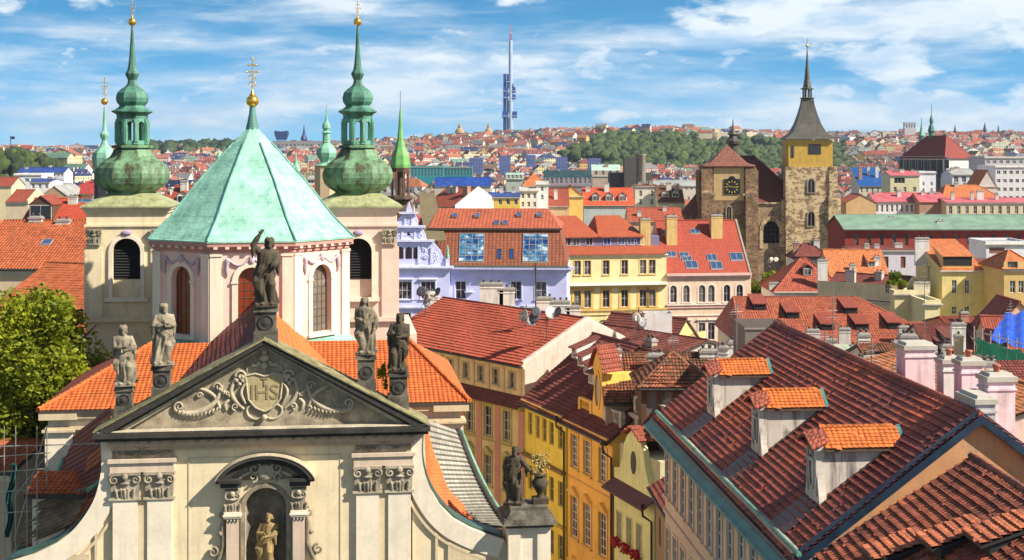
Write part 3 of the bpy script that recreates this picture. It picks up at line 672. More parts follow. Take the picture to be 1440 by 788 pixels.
# relief ornament
def spiral(m, cx, cz, r, turns, a0, s_, th, y, th1=None, mi=0, n=26):
    pts = []; rs = []
    for i in range(n+1):
        t = i/n; a = a0+s_*turns*2*PI*t; q = r*(1-0.86*t); pts.append((cx+q*math.cos(a), y, cz+q*math.sin(a))); rs.append(th*(1-0.45*t))
    m.tube(pts, rs, 7, mi)
def curve(m, pts, r, y=-0.14, mi=0):
    p = smooth([(a, y, b) for a, b in pts], 5); n = len(p)
    rr = [r*(0.45+0.55*math.sin(PI*min(1, max(0, (i+1)/(n+1))))) for i in range(n)]; m.tube(p, rr, 8, mi)
orn = MB()
oz = fz(582); k = 1/31.6
def op(px, py): return ((px-372)*k, fz(py))
for s_ in (-1, 1):
    q = lambda px, py: (s_*op(px, py)[0], op(px, py)[1])
    # tall side scrolls by the shield
    curve(orn, [q(412,530), q(418,548), q(412,562), q(400,574)], 0.10); spiral(orn, *q(404,527), 0.26, 1.3, 0 if s_ > 0 else PI, s_, 0.07, -0.2); spiral(orn, *q(412,570), 0.17, 1.2, -PI/2, s_, 0.05, -0.18)
    curve(orn, [q(397,535), q(404,550), q(398,566)], 0.07, -0.2)
    # long acanthus arm
    curve(orn, [q(430,540), q(438,560), q(452,572), q(470,578), q(488,577), q(495,570)], 0.13); spiral(orn, *q(489,568), 0.24, 1.5, -PI/2, s_, 0.07, -0.18)
    curve(orn, [q(433,572), q(440,556), q(450,548), q(462,543)], 0.09); spiral(orn, *q(436,542), 0.2, 1.3, 0 if s_ > 0 else PI, s_, 0.055, -0.18); spiral(orn, *q(461,553), 0.14, 1.2, 0, -s_, 0.04, -0.18)
    curve(orn, [q(420,560), q(426,566), q(424,575)], 0.08); spiral(orn, *q(424,552), 0.15, 1.1, PI, s_, 0.045, -0.18)
    for i in range(11):                           # leaf ribs
        t = i/10; a = q(436+t*52, 570+7*math.sin(t*3)); orn.tube([(a[0], -0.15, a[1]-0.02), (a[0]+s_*0.05, -0.27, a[1]-0.10), (a[0]+s_*0.03, -0.16, a[1]-0.2)], [0.045, 0.04, 0.015], 5)
    for i in range(6):
        a = q(420+i*3.2, 556-i*2.2); orn.tube([(a[0], -0.15, a[1]), (a[0]+s_*0.04, -0.25, a[1]+0.1), (a[0], -0.15, a[1]+0.18)], [0.05, 0.045, 0.015], 5)
    curve(orn, [q(374,585), q(384,588), q(394,583), q(396,573), q(388,568), q(380,572)], 0.06)
    for i in range(5): orn.ball((s_*(0.95+0.13*(i % 3)), -0.18, fz(528)-0.08*i+(i % 2)*0.06), 0.10)
    curve(orn, [q(374,515), q(384,512), q(395,516), q(396,521)], 0.05)
    orn.ball((s_*0.42, -0.2, fz(512)), 0.13, (1.5, .7, .6))
orn.ball((0, -0.24, fz(493)), 0.15); orn.ball((0, -0.22, fz(502)), 0.19, (1.2, .8, .9)); orn.ball((0.0, -0.2, fz(513)), 0.16); orn.ball((0, -0.25, fz(585)), 0.13)
for a in (-0.5, -0.25, 0.25, 0.5): orn.ball((a, -0.16, fz(508)-abs(a)*0.2), 0.12, (1, .7, .8))
orn.build('relief_scrollwork', LTS, church)
sh = [op(346,527), op(350,560), op(360,572), op(372,577), op(384,572), op(394,560), op(398,527), op(385,524), op(372,528), op(359,524)]
m = MB(); m.extrude(sh, -0.2, -0.1); sho = m.build('shield', stone((0.46, 0.38, 0.20), (0.20, 0.15, 0.08), 0.3), church)
m = MB(); 
for i in range(10):
    a, b = sh[i], sh[(i+1) % 10]; m.tube([(a[0], -0.21, a[1]), (b[0], -0.21, b[1])], 0.05, 6)
m.build('shield_border', LTS, church)
fc = bpy.data.curves.new('ihs', 'FONT'); fc.body = 'IHS'; fc.size = 0.95; fc.extrude = 0.015; fc.align_x = 'CENTER'; fc.space_character = 0.95
fo = bpy.data.objects.new('tmp', fc); COL.objects.link(fo); dg = bpy.context.evaluated_depsgraph_get(); me = bpy.data.meshes.new_from_object(fo.evaluated_get(dg)); bpy.data.objects.remove(fo)
me.materials.clear(); me.materials.append(stone((0.30, 0.22, 0.12), (0.14, 0.10, 0.05), 0.3))
lt = bpy.data.objects.new('monogram', me); COL.objects.link(lt); lt.parent = sho; lt.rotation_euler = (R(90), 0, 0); lt.location = (0, -0.212, fz(560))
m = MB(); m.box(-0.025, -0.235, fz(542), 0.025, -0.203, fz(525)).box(-0.13, -0.238, fz(532), 0.13, -0.206, fz(530)); m.build('relief_cross', stone((0.30, 0.22, 0.12), (0.14, 0.10, 0.05), 0.3), sho)
# pilasters, capitals, frieze blocks
def capital(parent, M, w=0.95, mat=None):
    m = MB(); m.M = M
    m.box(-w/2-0.08, -0.34, 0.98, w/2+0.08, 0.0, 1.10); m.extrude([(-w/2, 0), (w/2, 0), (w/2+0.04, 0.95), (-w/2-0.04, 0.95)], -0.22, 0)
    for s_ in (-1, 1):
        spiral(m, s_*(w/2-0.12), 0.78, 0.2, 1.4, PI/2, -s_, 0.06, -0.28)
        for i in range(2): m.tube([(s_*(0.12+i*0.22), -0.2, 0.02), (s_*(0.13+i*0.24), -0.3, 0.3), (s_*(0.15+i*0.25), -0.38, 0.42)], [0.1, 0.09, 0.04], 6)
    m.ball((0, -0.32, 0.92), 0.15, (1, .8, 1.15)); m.ball((0, -0.28, 0.62), 0.1, (2.2, .8, .7)); m.tube([(0, -0.2, 0), (0, -0.33, 0.3), (0, -0.4, 0.4)], [0.1, 0.1, 0.05], 6)
    m.box(-w/2-0.1, -0.26, -0.12, w/2+0.1, 0, 0.0, 1)
    return m.build('capital', [mat or stone((0.42, 0.36, 0.27), (0.06, 0.05, 0.04), 0.45), LTS], parent)
zcap = fz(692)
for x0, x1 in ((fx(165), fx(248)), (fx(497), fx(577))):
    wd = (x1-x0-0.3)/2
    for a in (x0, x1-wd):
        p = MB(); p.box(a+0.06, -0.19, 12, a+wd-0.06, -0.002, zcap-0.12); p.build('pilaster', PALE, church)
        capital(church, T(a+wd/2, -0.0, zcap), wd)
    m = MB(); m.box(x0+wd-0.05, -0.10, 12, x1-wd+0.05, -0.001, zcap+1.0); m.build('pilaster_recess', CREAM2, church)
    zf = zcap+1.10
    MB().box(x0-0.05, -0.26, zf, x1+0.05, -0.001, zf+0.42).box(x0-0.14, -0.36, zf+0.42, x1+0.14, -0.001, zf+0.58).build('entablature', stucco((0.60, 0.48, 0.37), 0.3), church)
    m = MB(); cx = (x0+x1)/2; z = zf+0.62; m.box(x0+0.03, -0.16, z-0.04, x1-0.03, -0.001, zc0-0.46)
    for s_ in (-1, 1):
        spiral(m, cx+s_*0.75, z+0.42, 0.27, 1.4, 0 if s_ > 0 else PI, s_, 0.06, -0.22); curve(m, [(cx+s_*0.15, z+0.3), (cx+s_*0.4, z+0.12), (cx+s_*0.7, z+0.15), (cx+s_*0.98, z+0.35)], 0.08, -0.2)
        m.ball((cx+s_*1.08, -0.18, z+0.25), 0.12); m.tube([(cx+s_*0.15, -0.2, z+0.45), (cx+s_*0.45, -0.27, z+0.62), (cx+s_*0.6, -0.2, z+0.55)], [0.09, 0.07, 0.03], 6)
    m.ball((cx, -0.24, z+0.5), 0.15); m.ball((cx, -0.2, z+0.22), 0.16, (1, .7, 1.3)); m.build('frieze_relief', stone((0.36, 0.30, 0.22), (0.06, 0.05, 0.04), 0.5), church)
# aedicule round the niche
ac = (nx0+nx1)/2; zA = fz(680)
m = MB()
for s_ in (-1, 1):
    m = MB(); xo, xi = ac+s_*1.95, ac+s_*1.05
    m.box(min(xo, xi), -0.55, zA-0.02, max(xo, xi), -0.002, zA+0.20, 0); m.box(min(ac+s_*2.15, xi), -0.68, zA+0.20, max(ac+s_*2.15, xi), -0.002, zA+0.34, 0); m.build('aedicule_cornice', SOOT, church)
N = 18; m = MB(); 
def arcp(r, k, h=1.0): a = PI*(0.10+0.80*k/N); return (ac+r*math.cos(a)*1.05, zA-0.15+r*math.sin(a)*h*0.72)
for k_ in range(N):
    m.extrude([arcp(1.95, k_), arcp(2.15, k_), arcp(2.15, k_+1), arcp(1.95, k_+1)], -0.75, 0, 0); m.extrude([arcp(1.62, k_), arcp(1.95, k_), arcp(1.95, k_+1), arcp(1.62, k_+1)], -0.5, 0, 0)
    m.extrude([arcp(2.15, k_), arcp(2.19, k_), arcp(2.19, k_+1), arcp(2.15, k_+1)], -0.78, 0, 1)
m.build('arched_pediment', [SOOT, LTS], church)
m = MB(); pts = [arcp(1.62, k_) for k_ in range(N+1)]; m.extrude(pts+[(ac-1.5, zA+0.2), (ac+1.5, zA+0.2)], -0.08, -0.001); m.build('pediment_field', MIDS, church)
m = MB()
for s_ in (-1, 1):
    spiral(m, ac+s_*0.5, zA+0.75, 0.3, 1.3, PI/2, s_, 0.07, -0.22); spiral(m, ac+s_*0.55, zA+0.35, 0.22, 1.2, -PI/2, -s_, 0.06, -0.2); curve(m, [(ac+s_*0.6, zA+0.6), (ac+s_*0.95, zA+0.45), (ac+s_*1.2, zA+0.3)], 0.08, -0.16)
m.ball((ac, -0.2, zA+0.55), 0.4, (1.0, .35, .95)); m.build('cartouche', LTS, church)
zcol = fz(712)
for s_ in (-1, 1):
    x = ac+s_*1.45
    MB().box(x-0.26, -0.34, 12, x+0.26, -0.002, zcol-0.5).build('column', stucco((0.60, 0.46, 0.36), 0.3), church)
    capital(church, T(x, -0.12, zcol-0.1) @ Matrix.Scale(0.86, 4), 0.62)
    m = MB(); m.box(x-0.36, -0.46, zcol-0.38, x+0.36, -0.002, zcol-0.12)
    m.box(x-0.40, -0.50, zcol-0.30, x+0.40, -0.002, zcol-0.22)
    for i in range(4): m.extrude([(x-0.28+i*0.15, zcol-0.38), (x-0.20+i*0.15, zcol-0.52), (x-0.13+i*0.15, zcol-0.38)], -0.42, -0.35)
    m.build('impost', PALE, church)
    m = MB(); xs = ac+s_*2.0                       # side scrolls
    curve(m, [(xs-s_*0.2, zcol-0.3), (xs-s_*0.12, zcol-0.8), (xs-s_*0.15, zcol-1.6), (xs+s_*0.05, zcol-2.2), (xs+s_*0.25, zcol-2.6)], 0.13, -0.14)
    spiral(m, xs-s_*0.1, zcol-0.25, 0.22, 1.3, PI/2, s_, 0.06, -0.16); spiral(m, xs+s_*0.3, zcol-1.9, 0.24, 1.3, PI/2, s_, 0.07, -0.18); spiral(m, xs+s_*0.15, zcol-2.7, 0.3, 1.4, PI/2, s_, 0.08, -0.18); m.ball((xs-s_*.02, -0.16, zcol-1.1), 0.13)
    m.build('side_scroll', MIDS, church)
m = MB()
for k_ in range(N):
    a, b = PI*k_/N, PI*(k_+1)/N; q = lambda r, t: (ac+r*math.cos(t), nz1-0.9+r*math.sin(t))
    m.extrude([q(0.89, a), q(1.08, a), q(1.08, b), q(0.89, b)], -0.15, -0.002)
m.box(nx0-0.19, -0.15, 12, nx0, -0.002, nz1-0.9).box(nx1, -0.15, 12, nx1+0.19, -0.002, nz1-0.9); m.build('niche_surround', MIDS, church)
# statue pedestals on the pediment
PED = []
def pedestal(px0, px1, py0, py1, y=0.5):
    x0, x1, z1, z0 = fx(px0), fx(px1), fz(py0), fz(py1)-0.6; m = MB(); cy = y; d = (x1-x0)*0.45; cx = (x0+x1)/2; hw = (x1-x0)/2
    m.box(cx-hw*.86, cy-d*.86, z0, cx+hw*.86, cy+d*.86, z1-0.22).box(cx-hw*1.05, cy-d*1.05, z1-0.22, cx+hw*1.05, cy+d*1.05, z1, 0, 0.05).box(cx-hw, cy-d, z0, cx+hw, cy+d, z0+0.75)
    p = m.build('pedestal', DKS, church); q = MB(); q.M = T(cx, cy-d*.86, (z1+z0)/2+0.2) @ Matrix.Rotation(R(90), 4, 'X')
    q.lathe([(hw*.66, 0), (hw*.66, 0.05), (hw*.58, 0.05), (hw*.55, 0.02), (0.35*hw, 0.07), (0.02, 0.1)], 18, mi=0); q.build('medallion', SOOT, p)
    PED.append((cx, cy, z1)); return p
for a in ((167, 192, 540, 572), (217, 244, 512, 548), (357, 390, 432, 470), (499, 527, 502, 545), (544, 573, 527, 565)): pedestal(*a)
# right pier with dark cap, carries a statue and urn
m = MB(); x0, x1 = fx(712), fx(772)
m.box(x0, -0.5, 12, x1, 1.5, fz(748)).box(x0-0.003, -0.62, 12, x0+0.55, 1.502, fz(748)).box(x1-0.6, -0.62, 12, x1+0.003, 1.502, fz(748)); m.build('pier', PALE, church)
m = MB(); z = fz(748); m.box(x0-0.12, -0.72, z, x1+0.12, 1.6, z+0.15).box(x0-0.28, -0.9, z+0.15, x1+0.28, 1.8, z+0.4, 0, 0.1).box(x0-0.1, -0.7, z+0.4, x1+0.1, 1.6, z+0.7, 0, 0.22).box(x0+0.1, -0.4, z+0.7, x1-0.1, 1.2, z+0.85); m.build('pier_cap', DKS, church)
PIER = ((x0+x1)/2, 0.4, z+0.85)
# nave roof behind the pediment
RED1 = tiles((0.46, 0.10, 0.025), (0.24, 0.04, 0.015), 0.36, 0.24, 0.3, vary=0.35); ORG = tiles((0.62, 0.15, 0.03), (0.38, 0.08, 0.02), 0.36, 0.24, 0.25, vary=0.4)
zn = 36.6; ye = 19.0
def croof(name, pts, mat, near=True, course=0.33, wave=0.24, lift=0.05, wv=True):
    m = MB(); slab(m, pts, 0.2, 0); tilesheet(m, [Vector(p)+Vector((0, 0, 0.012)) for p in pts], course, wave if wv else 0, 0.04 if wv else 0, lift, 1); return m.build(name, [plain((0.05, 0.04, 0.035), 0.8), mat], church)
MAR_SHADE = tiles((0.17, 0.035, 0.025), (0.13, 0.03, 0.02), 0.36, 0.24, 0.4)  # darker copy of the orange tiles: shade of left-facing slopes put into the colour
croof('nave_roof', [(-7.9, ye, zn-5.8), (-6.6, 1.2, zn-5.8), (0, 1.2, zn), (-1.3, ye, zn)], MAR_SHADE); croof('nave_roof', [(6.6, 1.2, zn-5.8), (5.3, ye, zn-5.8), (-1.3, ye, zn), (0, 1.2, zn)], ORG)
MB().extrude([(-6.5, zn-5.9), (-6.5, zc1), (6.5, zc1), (6.5, zn-5.9), (0, zn-0.2)], 1.18, 1.35).build('gable_wall', stone((0.12, 0.10, 0.08), (.03, .03, .03), .5), church)
m = MB(); ridgecap(m, (0, 1.0, zn+0.08), (-1.3, ye, zn+0.08), 0.14); m.build('ridge_tiles', ORG, church)
# nave side walls and transept
m = MB(); m.box(-6.2, 1.31, 10, -6.0, 22, zn-5.9).box(6.0, 1.31, 10, 6.2, 22, zn-5.9); m.build('wall', CREAM, church)
tz, tr = 32.1, 34.35; ty0, ty1, tyb = 9.6, 17.0, 24.0; TL, TRt = -11.2, 9.6
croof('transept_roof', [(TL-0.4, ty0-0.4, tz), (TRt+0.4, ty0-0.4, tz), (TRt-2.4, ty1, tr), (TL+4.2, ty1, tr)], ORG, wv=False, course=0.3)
croof('transept_roof', [(TL-0.4, tyb, tz), (TL-0.4, ty0-0.4, tz), (TL+4.2, ty1, tr)], MAR_SHADE, wv=False); croof('transept_roof', [(TRt+0.4, ty0-0.4, tz), (TRt+0.4, tyb, tz), (TRt-2.4, ty1, tr)], ORG, wv=False)
m = MB(); ridgecap(m, (TL-0.4, ty0-0.4, tz+0.08), (TL+4.2, ty1, tr+0.08), 0.13); m.build('ridge_tiles', ORG, church); m = MB(); ridgecap(m, (TRt+0.4, ty0-0.4, tz+0.08), (TRt-2.4, ty1, tr+0.08), 0.13); m.build('ridge_tiles', ORG, church)
m = MB(); m.box(TL, ty0, 10, TRt, tyb, tz-0.25)
for x in (TL-0.12, TRt-1.25): m.box(x, ty0-0.14, 10, x+1.35, ty0+1, tz-1.1)
m.build('transept', PALE, church)
for x0, x1 in ((TL-0.1, TL+6.0), (TRt-6.0, TRt+0.1)): m = MB(); m.box(x0, ty0-0.22, tz-1.0, x1, ty0-0.001, tz-0.85).box(x0-0.1, ty0-0.3, tz-0.42, x1+0.1, ty0-0.001, tz-0.2); m.build('cornice', CREAM2, church)
for x in (TL-0.25, TRt-1.35): m = MB(); m.box(x, ty0-0.34, tz-1.1, x+1.6, ty0+1.1, tz-0.98).box(x-0.12, ty0-0.46, tz-0.45, x+1.72, ty0+1.1, tz-0.15); m.build('pier_capital', CREAM2, church)
# white slate roof of the right aisle with an orange tiled corner; concave sheet
def sheet(fn, nu, nv, name, mats, mi=0, course=0.0, lift=0.0, wave=0.0):
    m = MB(); rows = []
    for j in range(nv):
        for e in (0, 1):
            r_ = []
            for i in range(nu+1):
                p = fn(i/nu, (j+e)/nv); r_.append((p[0], p[1], p[2]+(lift if e == 0 else 0.01)+ (abs(math.sin(i*PI/wave))*0.03 if wave else 0)))
            if e == 0: rows.append([(a, b, c-lift-0.02) for a, b, c in r_])
            rows.append(r_)
    uvs = np.array([[(i*.4, j*.3+(.001, .001, .299)[e]) for i in range(nu+1)] for j in range(nv) for e in range(3)])
    m.grid(np.array(rows), mi, uvs, False); return m.build(name, mats, church)
WSL = tiles((0.40, 0.38, 0.32), (0.22, 0.20, 0.17), 0.3, 0.35, 0.4, vary=0.3, bump=0.2)
top0, top1 = cl(P(596, 589, 66)), cl(P(642, 606, 72.3)); bot0, bot1 = cl(P(606, 742, 64.8)), cl(P(712, 742, 67))
def wr(u, v):                                   # u across, v from bottom to top
    a = bot0.lerp(bot1, u); b = top0.lerp(top1, u); p = a.lerp(b, v); p.z -= 0.75*math.sin(PI*v)*(1-0.3*u); return p
sheet(wr, 10, 26, 'aisle_roof', WSL, lift=0.10)
def orr(u, v):
    vv = 0.06+v*0.86; lim = 0.62*(1-vv)**0.85*(1+0.10*(int(v*26/5) % 2))
    p = wr(min(u*lim, 1), vv); p.z += 0.20; p.y -= 0.02; return p
sheet(orr, 12, 26, 'tile_patch', plain((0.62, 0.14, 0.035), 0.7, 0, .25), lift=0.05)
m = MB(); m.tube([wr(1.0, t/10)+Vector((0.05, 0, 0.06)) for t in range(11)], 0.16, 8); m.build('flashing', SOOT, church)
m = MB(); m.tube([wr(1.03, t/10)+Vector((0.2, 0, 0.02)) for t in range(11)], 0.09, 8); m.tube([wr(t/10, -0.02)+Vector((0, -0.15, -0.1)) for t in range(11)], 0.14, 8); m.build('gutter', copper((0.20, 0.42, 0.30), (0.05, 0.08, 0.05), 0.5), church)
# left aisle roofs: maroon with a tiled patchwork
top0, top1 = cl(P(156, 572, 64.8)), cl(P(104, 612, 72)); bot0, bot1 = cl(P(148, 735, 64.8)), cl(P(20, 785, 68))
def wl_(u, v):
    a = bot1.lerp(bot0, u); b = top1.lerp(top0, u); p = a.lerp(b, v); p.z -= 0.6*math.sin(PI*v); return p
sheet(wl_, 40, 26, 'aisle_roof', tiles((0.30, 0.06, 0.03), (0.17, 0.035, 0.02), 0.3, 0.25, 0.3), lift=0.07, wave=2)
def patch(u0, u1, v0, v1, mat, n=12, mm=6, sk=0.0):
    def f(u, v):
        p = wl_(u0+(u1-u0)*u, v0+(v1-v0)*v+sk*u); p.z += 0.14; p.y -= 0.03; return p
    sheet(f, n*2, mm, 'tile_patch', mat, lift=0.08, wave=2)
ORG2 = tiles((0.62, 0.14, 0.03), (0.4, 0.08, 0.02), 0.3, 0.25, 0.2)
patch(0.60, 1.0, 0.60, 0.72, ORG2, 9, 3, 0.05); patch(0.78, 1.0, 0.80, 0.93, ORG2, 5, 4); patch(0.5, 0.92, 0.10, 0.30, ORG2, 9, 5, 0.05)
m = MB(); m.tube([wl_(-0.01, t/10)+Vector((0, 0, 0.1)) for t in range(11)], 0.14, 8); m.tube([wl_(0.35+t*0.06, 0.36+t*0.012)+Vector((0, 0, 0.15)) for t in range(11)], 0.12, 8); m.build('flashing', copper((0.16, 0.36, 0.24), (0.05, 0.08, 0.05), 0.5), church)
# small orange gabled roof of the left stair house
a, b, c, d = (cl(P(62, 668, 67)), cl(P(132, 668, 67)), cl(P(148, 665, 70)), cl(P(72, 667, 70)))
p1, p2, p3, p4 = cl(P(34, 696, 66)), cl(P(118, 696, 66)), cl(P(134, 664, 68.5)), cl(P(54, 664, 68.5))
croof('porch_roof', [p1, p2, p3, p4], ORG2); m = MB(); m.box(p1.x+0.3, p1.y+0.3, 20, p2.x-0.2, p1.y+3.0, p1.z-0.25); m.build('stair_house', PALE, church)
m = MB()                                        # boards of the opened roof
for i in range(9):
    q0 = cl(P(26+i*2, 770-i*7, 66.5)); q1 = cl(P(128+i*1.5, 722-i*5, 66.2)); m.tube([q0, q1], 0.10+0.03*(i % 3), 5)
m.build('roof_boards', stone((0.28, 0.2, 0.13), (0.09, 0.06, 0.04), 0.6), church)

# ---- octagonal drum and tent roof
dc = cl(P(355, 0, 86)); dc.z = 0; dr = empty('dome', (dc.x, dc.y, 0), R(3), parent=church)
RD = 6.05; ap = RD*math.cos(PI/8); fwid = 2*RD*math.sin(PI/8); zd0, zd1 = 33.8, 39.5
for k_ in range(8):
    Mx = RZ(k_*PI/4) @ T(-fwid/2, -ap, 0); m = MB(); m.M = Mx; ww = 1.56; wx = fwid/2-ww/2
    wall(m, fwid, zd1, [(wx, 34.6, wx+ww, 38.5, True)], 0.35, base=zd0); m.build('drum_wall', PINK, dr)
    if k_ in (0, 1, 7):
        window(dr, ww-0.01, 3.89, Mx @ T(wx+0.005, 0.28, 34.6), (0.10, 0.07, 0.05), glass((0.22, 0.035, 0.012), 0.1, 0.15) if k_ != 1 else glass((0.16, 0.13, 0.10), 0.3, 0.3), (3, 8), True, 0.05, 0)
        m = MB(); m.M = Mx; N = 12; cx = fwid/2; zc = 38.5-ww/2
        for i in range(N):
            a, b = PI*i/N, PI*(i+1)/N; q = lambda r, t: (cx+r*math.cos(t), zc+r*math.sin(t)); m.extrude([q(ww/2+0.02, a), q(ww/2+0.32, a), q(ww/2+0.32, b), q(ww/2+0.02, b)], -0.10, -0.002)
        for s_ in (-1, 1):
            xa = cx+s_*(ww/2+0.17); m.box(xa-0.15, -0.10, 34.5, xa+0.15, -0.002, zc-0.12).box(xa-0.2, -0.15, zc-0.12, xa+0.2, -0.002, zc)
        m.box(cx-ww/2-0.4, -0.2, 34.35, cx+ww/2+0.4, -0.002, 34.5); m.build('window_surround', PALE, dr)
        m = MB(); m.M = Mx                        # painted stucco garland
        for s_ in (-1, 1):
            m.tube([(cx+s_*(1.25-1.05*math.sin(t/8*PI/2)*1.0 if False else 1.3-t*0.14), -0.08, 38.95-0.32*math.sin(PI*t/8)) for t in range(9)], 0.07, 6)
            m.ball((cx+s_*1.35, -0.08, 38.9), 0.16, (1, .6, 1.1)); m.tube([(cx+s_*1.35, -0.08, 38.8), (cx+s_*1.42, -0.1, 38.4), (cx+s_*1.36, -0.06, 38.0)], [0.12, 0.11, 0.03], 6)
        m.ball((cx, -0.1, 38.95), 0.2, (.9, .6, 1.3)); m.build('garland', stucco((0.48, 0.40, 0.47), 0.2), dr)
    m = MB(); m.M = RZ(k_*PI/4+PI/8) @ T(0, -RD, 0)   # corner pilasters
    for s_ in (-1, 1): m.M = RZ(k_*PI/4+PI/8) @ T(0, -RD-0.02, 0) @ RZ(s_*PI/8); m.box(min(0, s_*0.62), -0.11, zd0, max(0, s_*0.62), 0.1, zd1-0.35); m.box(min(0, s_*0.7), -0.17, zd1-0.35, max(0, s_*0.7), 0.1, zd1-0.22)
    m.build('corner_pilaster', PALE, dr)
m = MB()
for r_, z0, z1 in ((RD+0.1, zd1-0.15, zd1+0.05), (RD+0.22, zd1+0.05, zd1+0.2), (RD+0.36, zd1+0.2, zd1+0.42)): m.lathe([(r_, z0), (r_, z1)], 8, ph=0.5-2, smooth=False)
m.build('cornice', [stucco((0.48, 0.26, 0.22), 0.3)], dr)
m = MB()
for k_ in range(8):
    m.M = RZ(k_*PI/4) @ T(-fwid/2, -ap-0.26, 0)
    for i in range(7): m.box(0.2+i*(fwid-0.4)/6.5, -0.10, zd1+0.06, 0.42+i*(fwid-0.4)/6.5, 0.04, zd1+0.195)
m.build('dentils', PINK, dr)
m = MB(); m.lathe([(RD+0.42, zd1+0.42), (RD+0.42, zd1+0.5), (RD+0.34, zd1+0.52), (5.1, 41.25), (3.4, 43.3), (1.2, 45.6), (0.42, 46.4), (0.3, 46.7)], 8, ph=-1.5, smooth=False)
tent = m.build('tent_roof', copper((0.32, 0.61, 0.48), (0.13, 0.31, 0.25), 0.6, 0.5, 0.6), dr)
m = MB()
for k_ in range(8):
    a = (k_-1.5)*PI/4+0; m.tube([((r_+0.03)*math.cos(a), (r_+0.03)*math.sin(a), z) for r_, z in ((RD+0.36, zd1+0.52), (5.1, 41.25), (3.4, 43.3), (1.2, 45.6))], 0.07, 6)
m.build('hip_seams', copper((0.16, 0.38, 0.32), (0.05, 0.1, 0.1), 0.5), tent)
m = MB(); m.lathe([(0.42, 46.35), (0.3, 46.9), (0.2, 47.4), (0.17, 47.8)], 12); m.build('finial', copper((0.07, 0.22, 0.19)), tent)
m = MB(); m.ball((0, 0, 48.12), 0.38); m.lathe([(0.2, 48.46), (0.14, 48.56), (0.06, 48.8)], 10); m.build('gold_ball', gold(), tent)
def cross(parent, x, y, z, h, ornate=True):
    m = MB(); r = h*0.018; m.tube([(x, y, z), (x, y, z+h)], r, 6)
    for f, w_ in ((0.58, 0.17), (0.80, 0.11)): m.tube([(x-h*w_, y, z+h*f), (x+h*w_, y, z+h*f)], r, 6)
    if ornate:
        for f, w_ in ((0.58, 0.17), (0.80, 0.11)):
            for s_ in (-1, 1): m.ball((x+s_*h*w_, y, z+h*f), r*2.0, seg=8, rings=6)
        m.ball((x, y, z+h), r*2.2, seg=8, rings=6)
        for s_ in (-1, 1):
            for q in (0.12, 0.34): m.tube([(x+s_*h*0.11*math.sin(t/6*PI), y, z+h*(q+0.17*t/6)) for t in range(7)], r*0.7, 5)
    return m.build('cross', gold(), parent)
cross(tent, 0, 0, 48.75, 1.95)
m = MB()                                         # copper skirt at the drum's foot
for k_ in (7, 0, 1):
    m.M = RZ(k_*PI/4) @ T(-fwid/2, -ap, 0); m.poly([(-0.35, -0.9, 33.55), (fwid+0.35, -0.9, 33.55), (fwid+0.02, 0.03, 34.3), (-0.02, 0.03, 34.3)])
m.build('copper_skirt', metalseam((0.22, 0.42, 0.34), 0.7), dr)

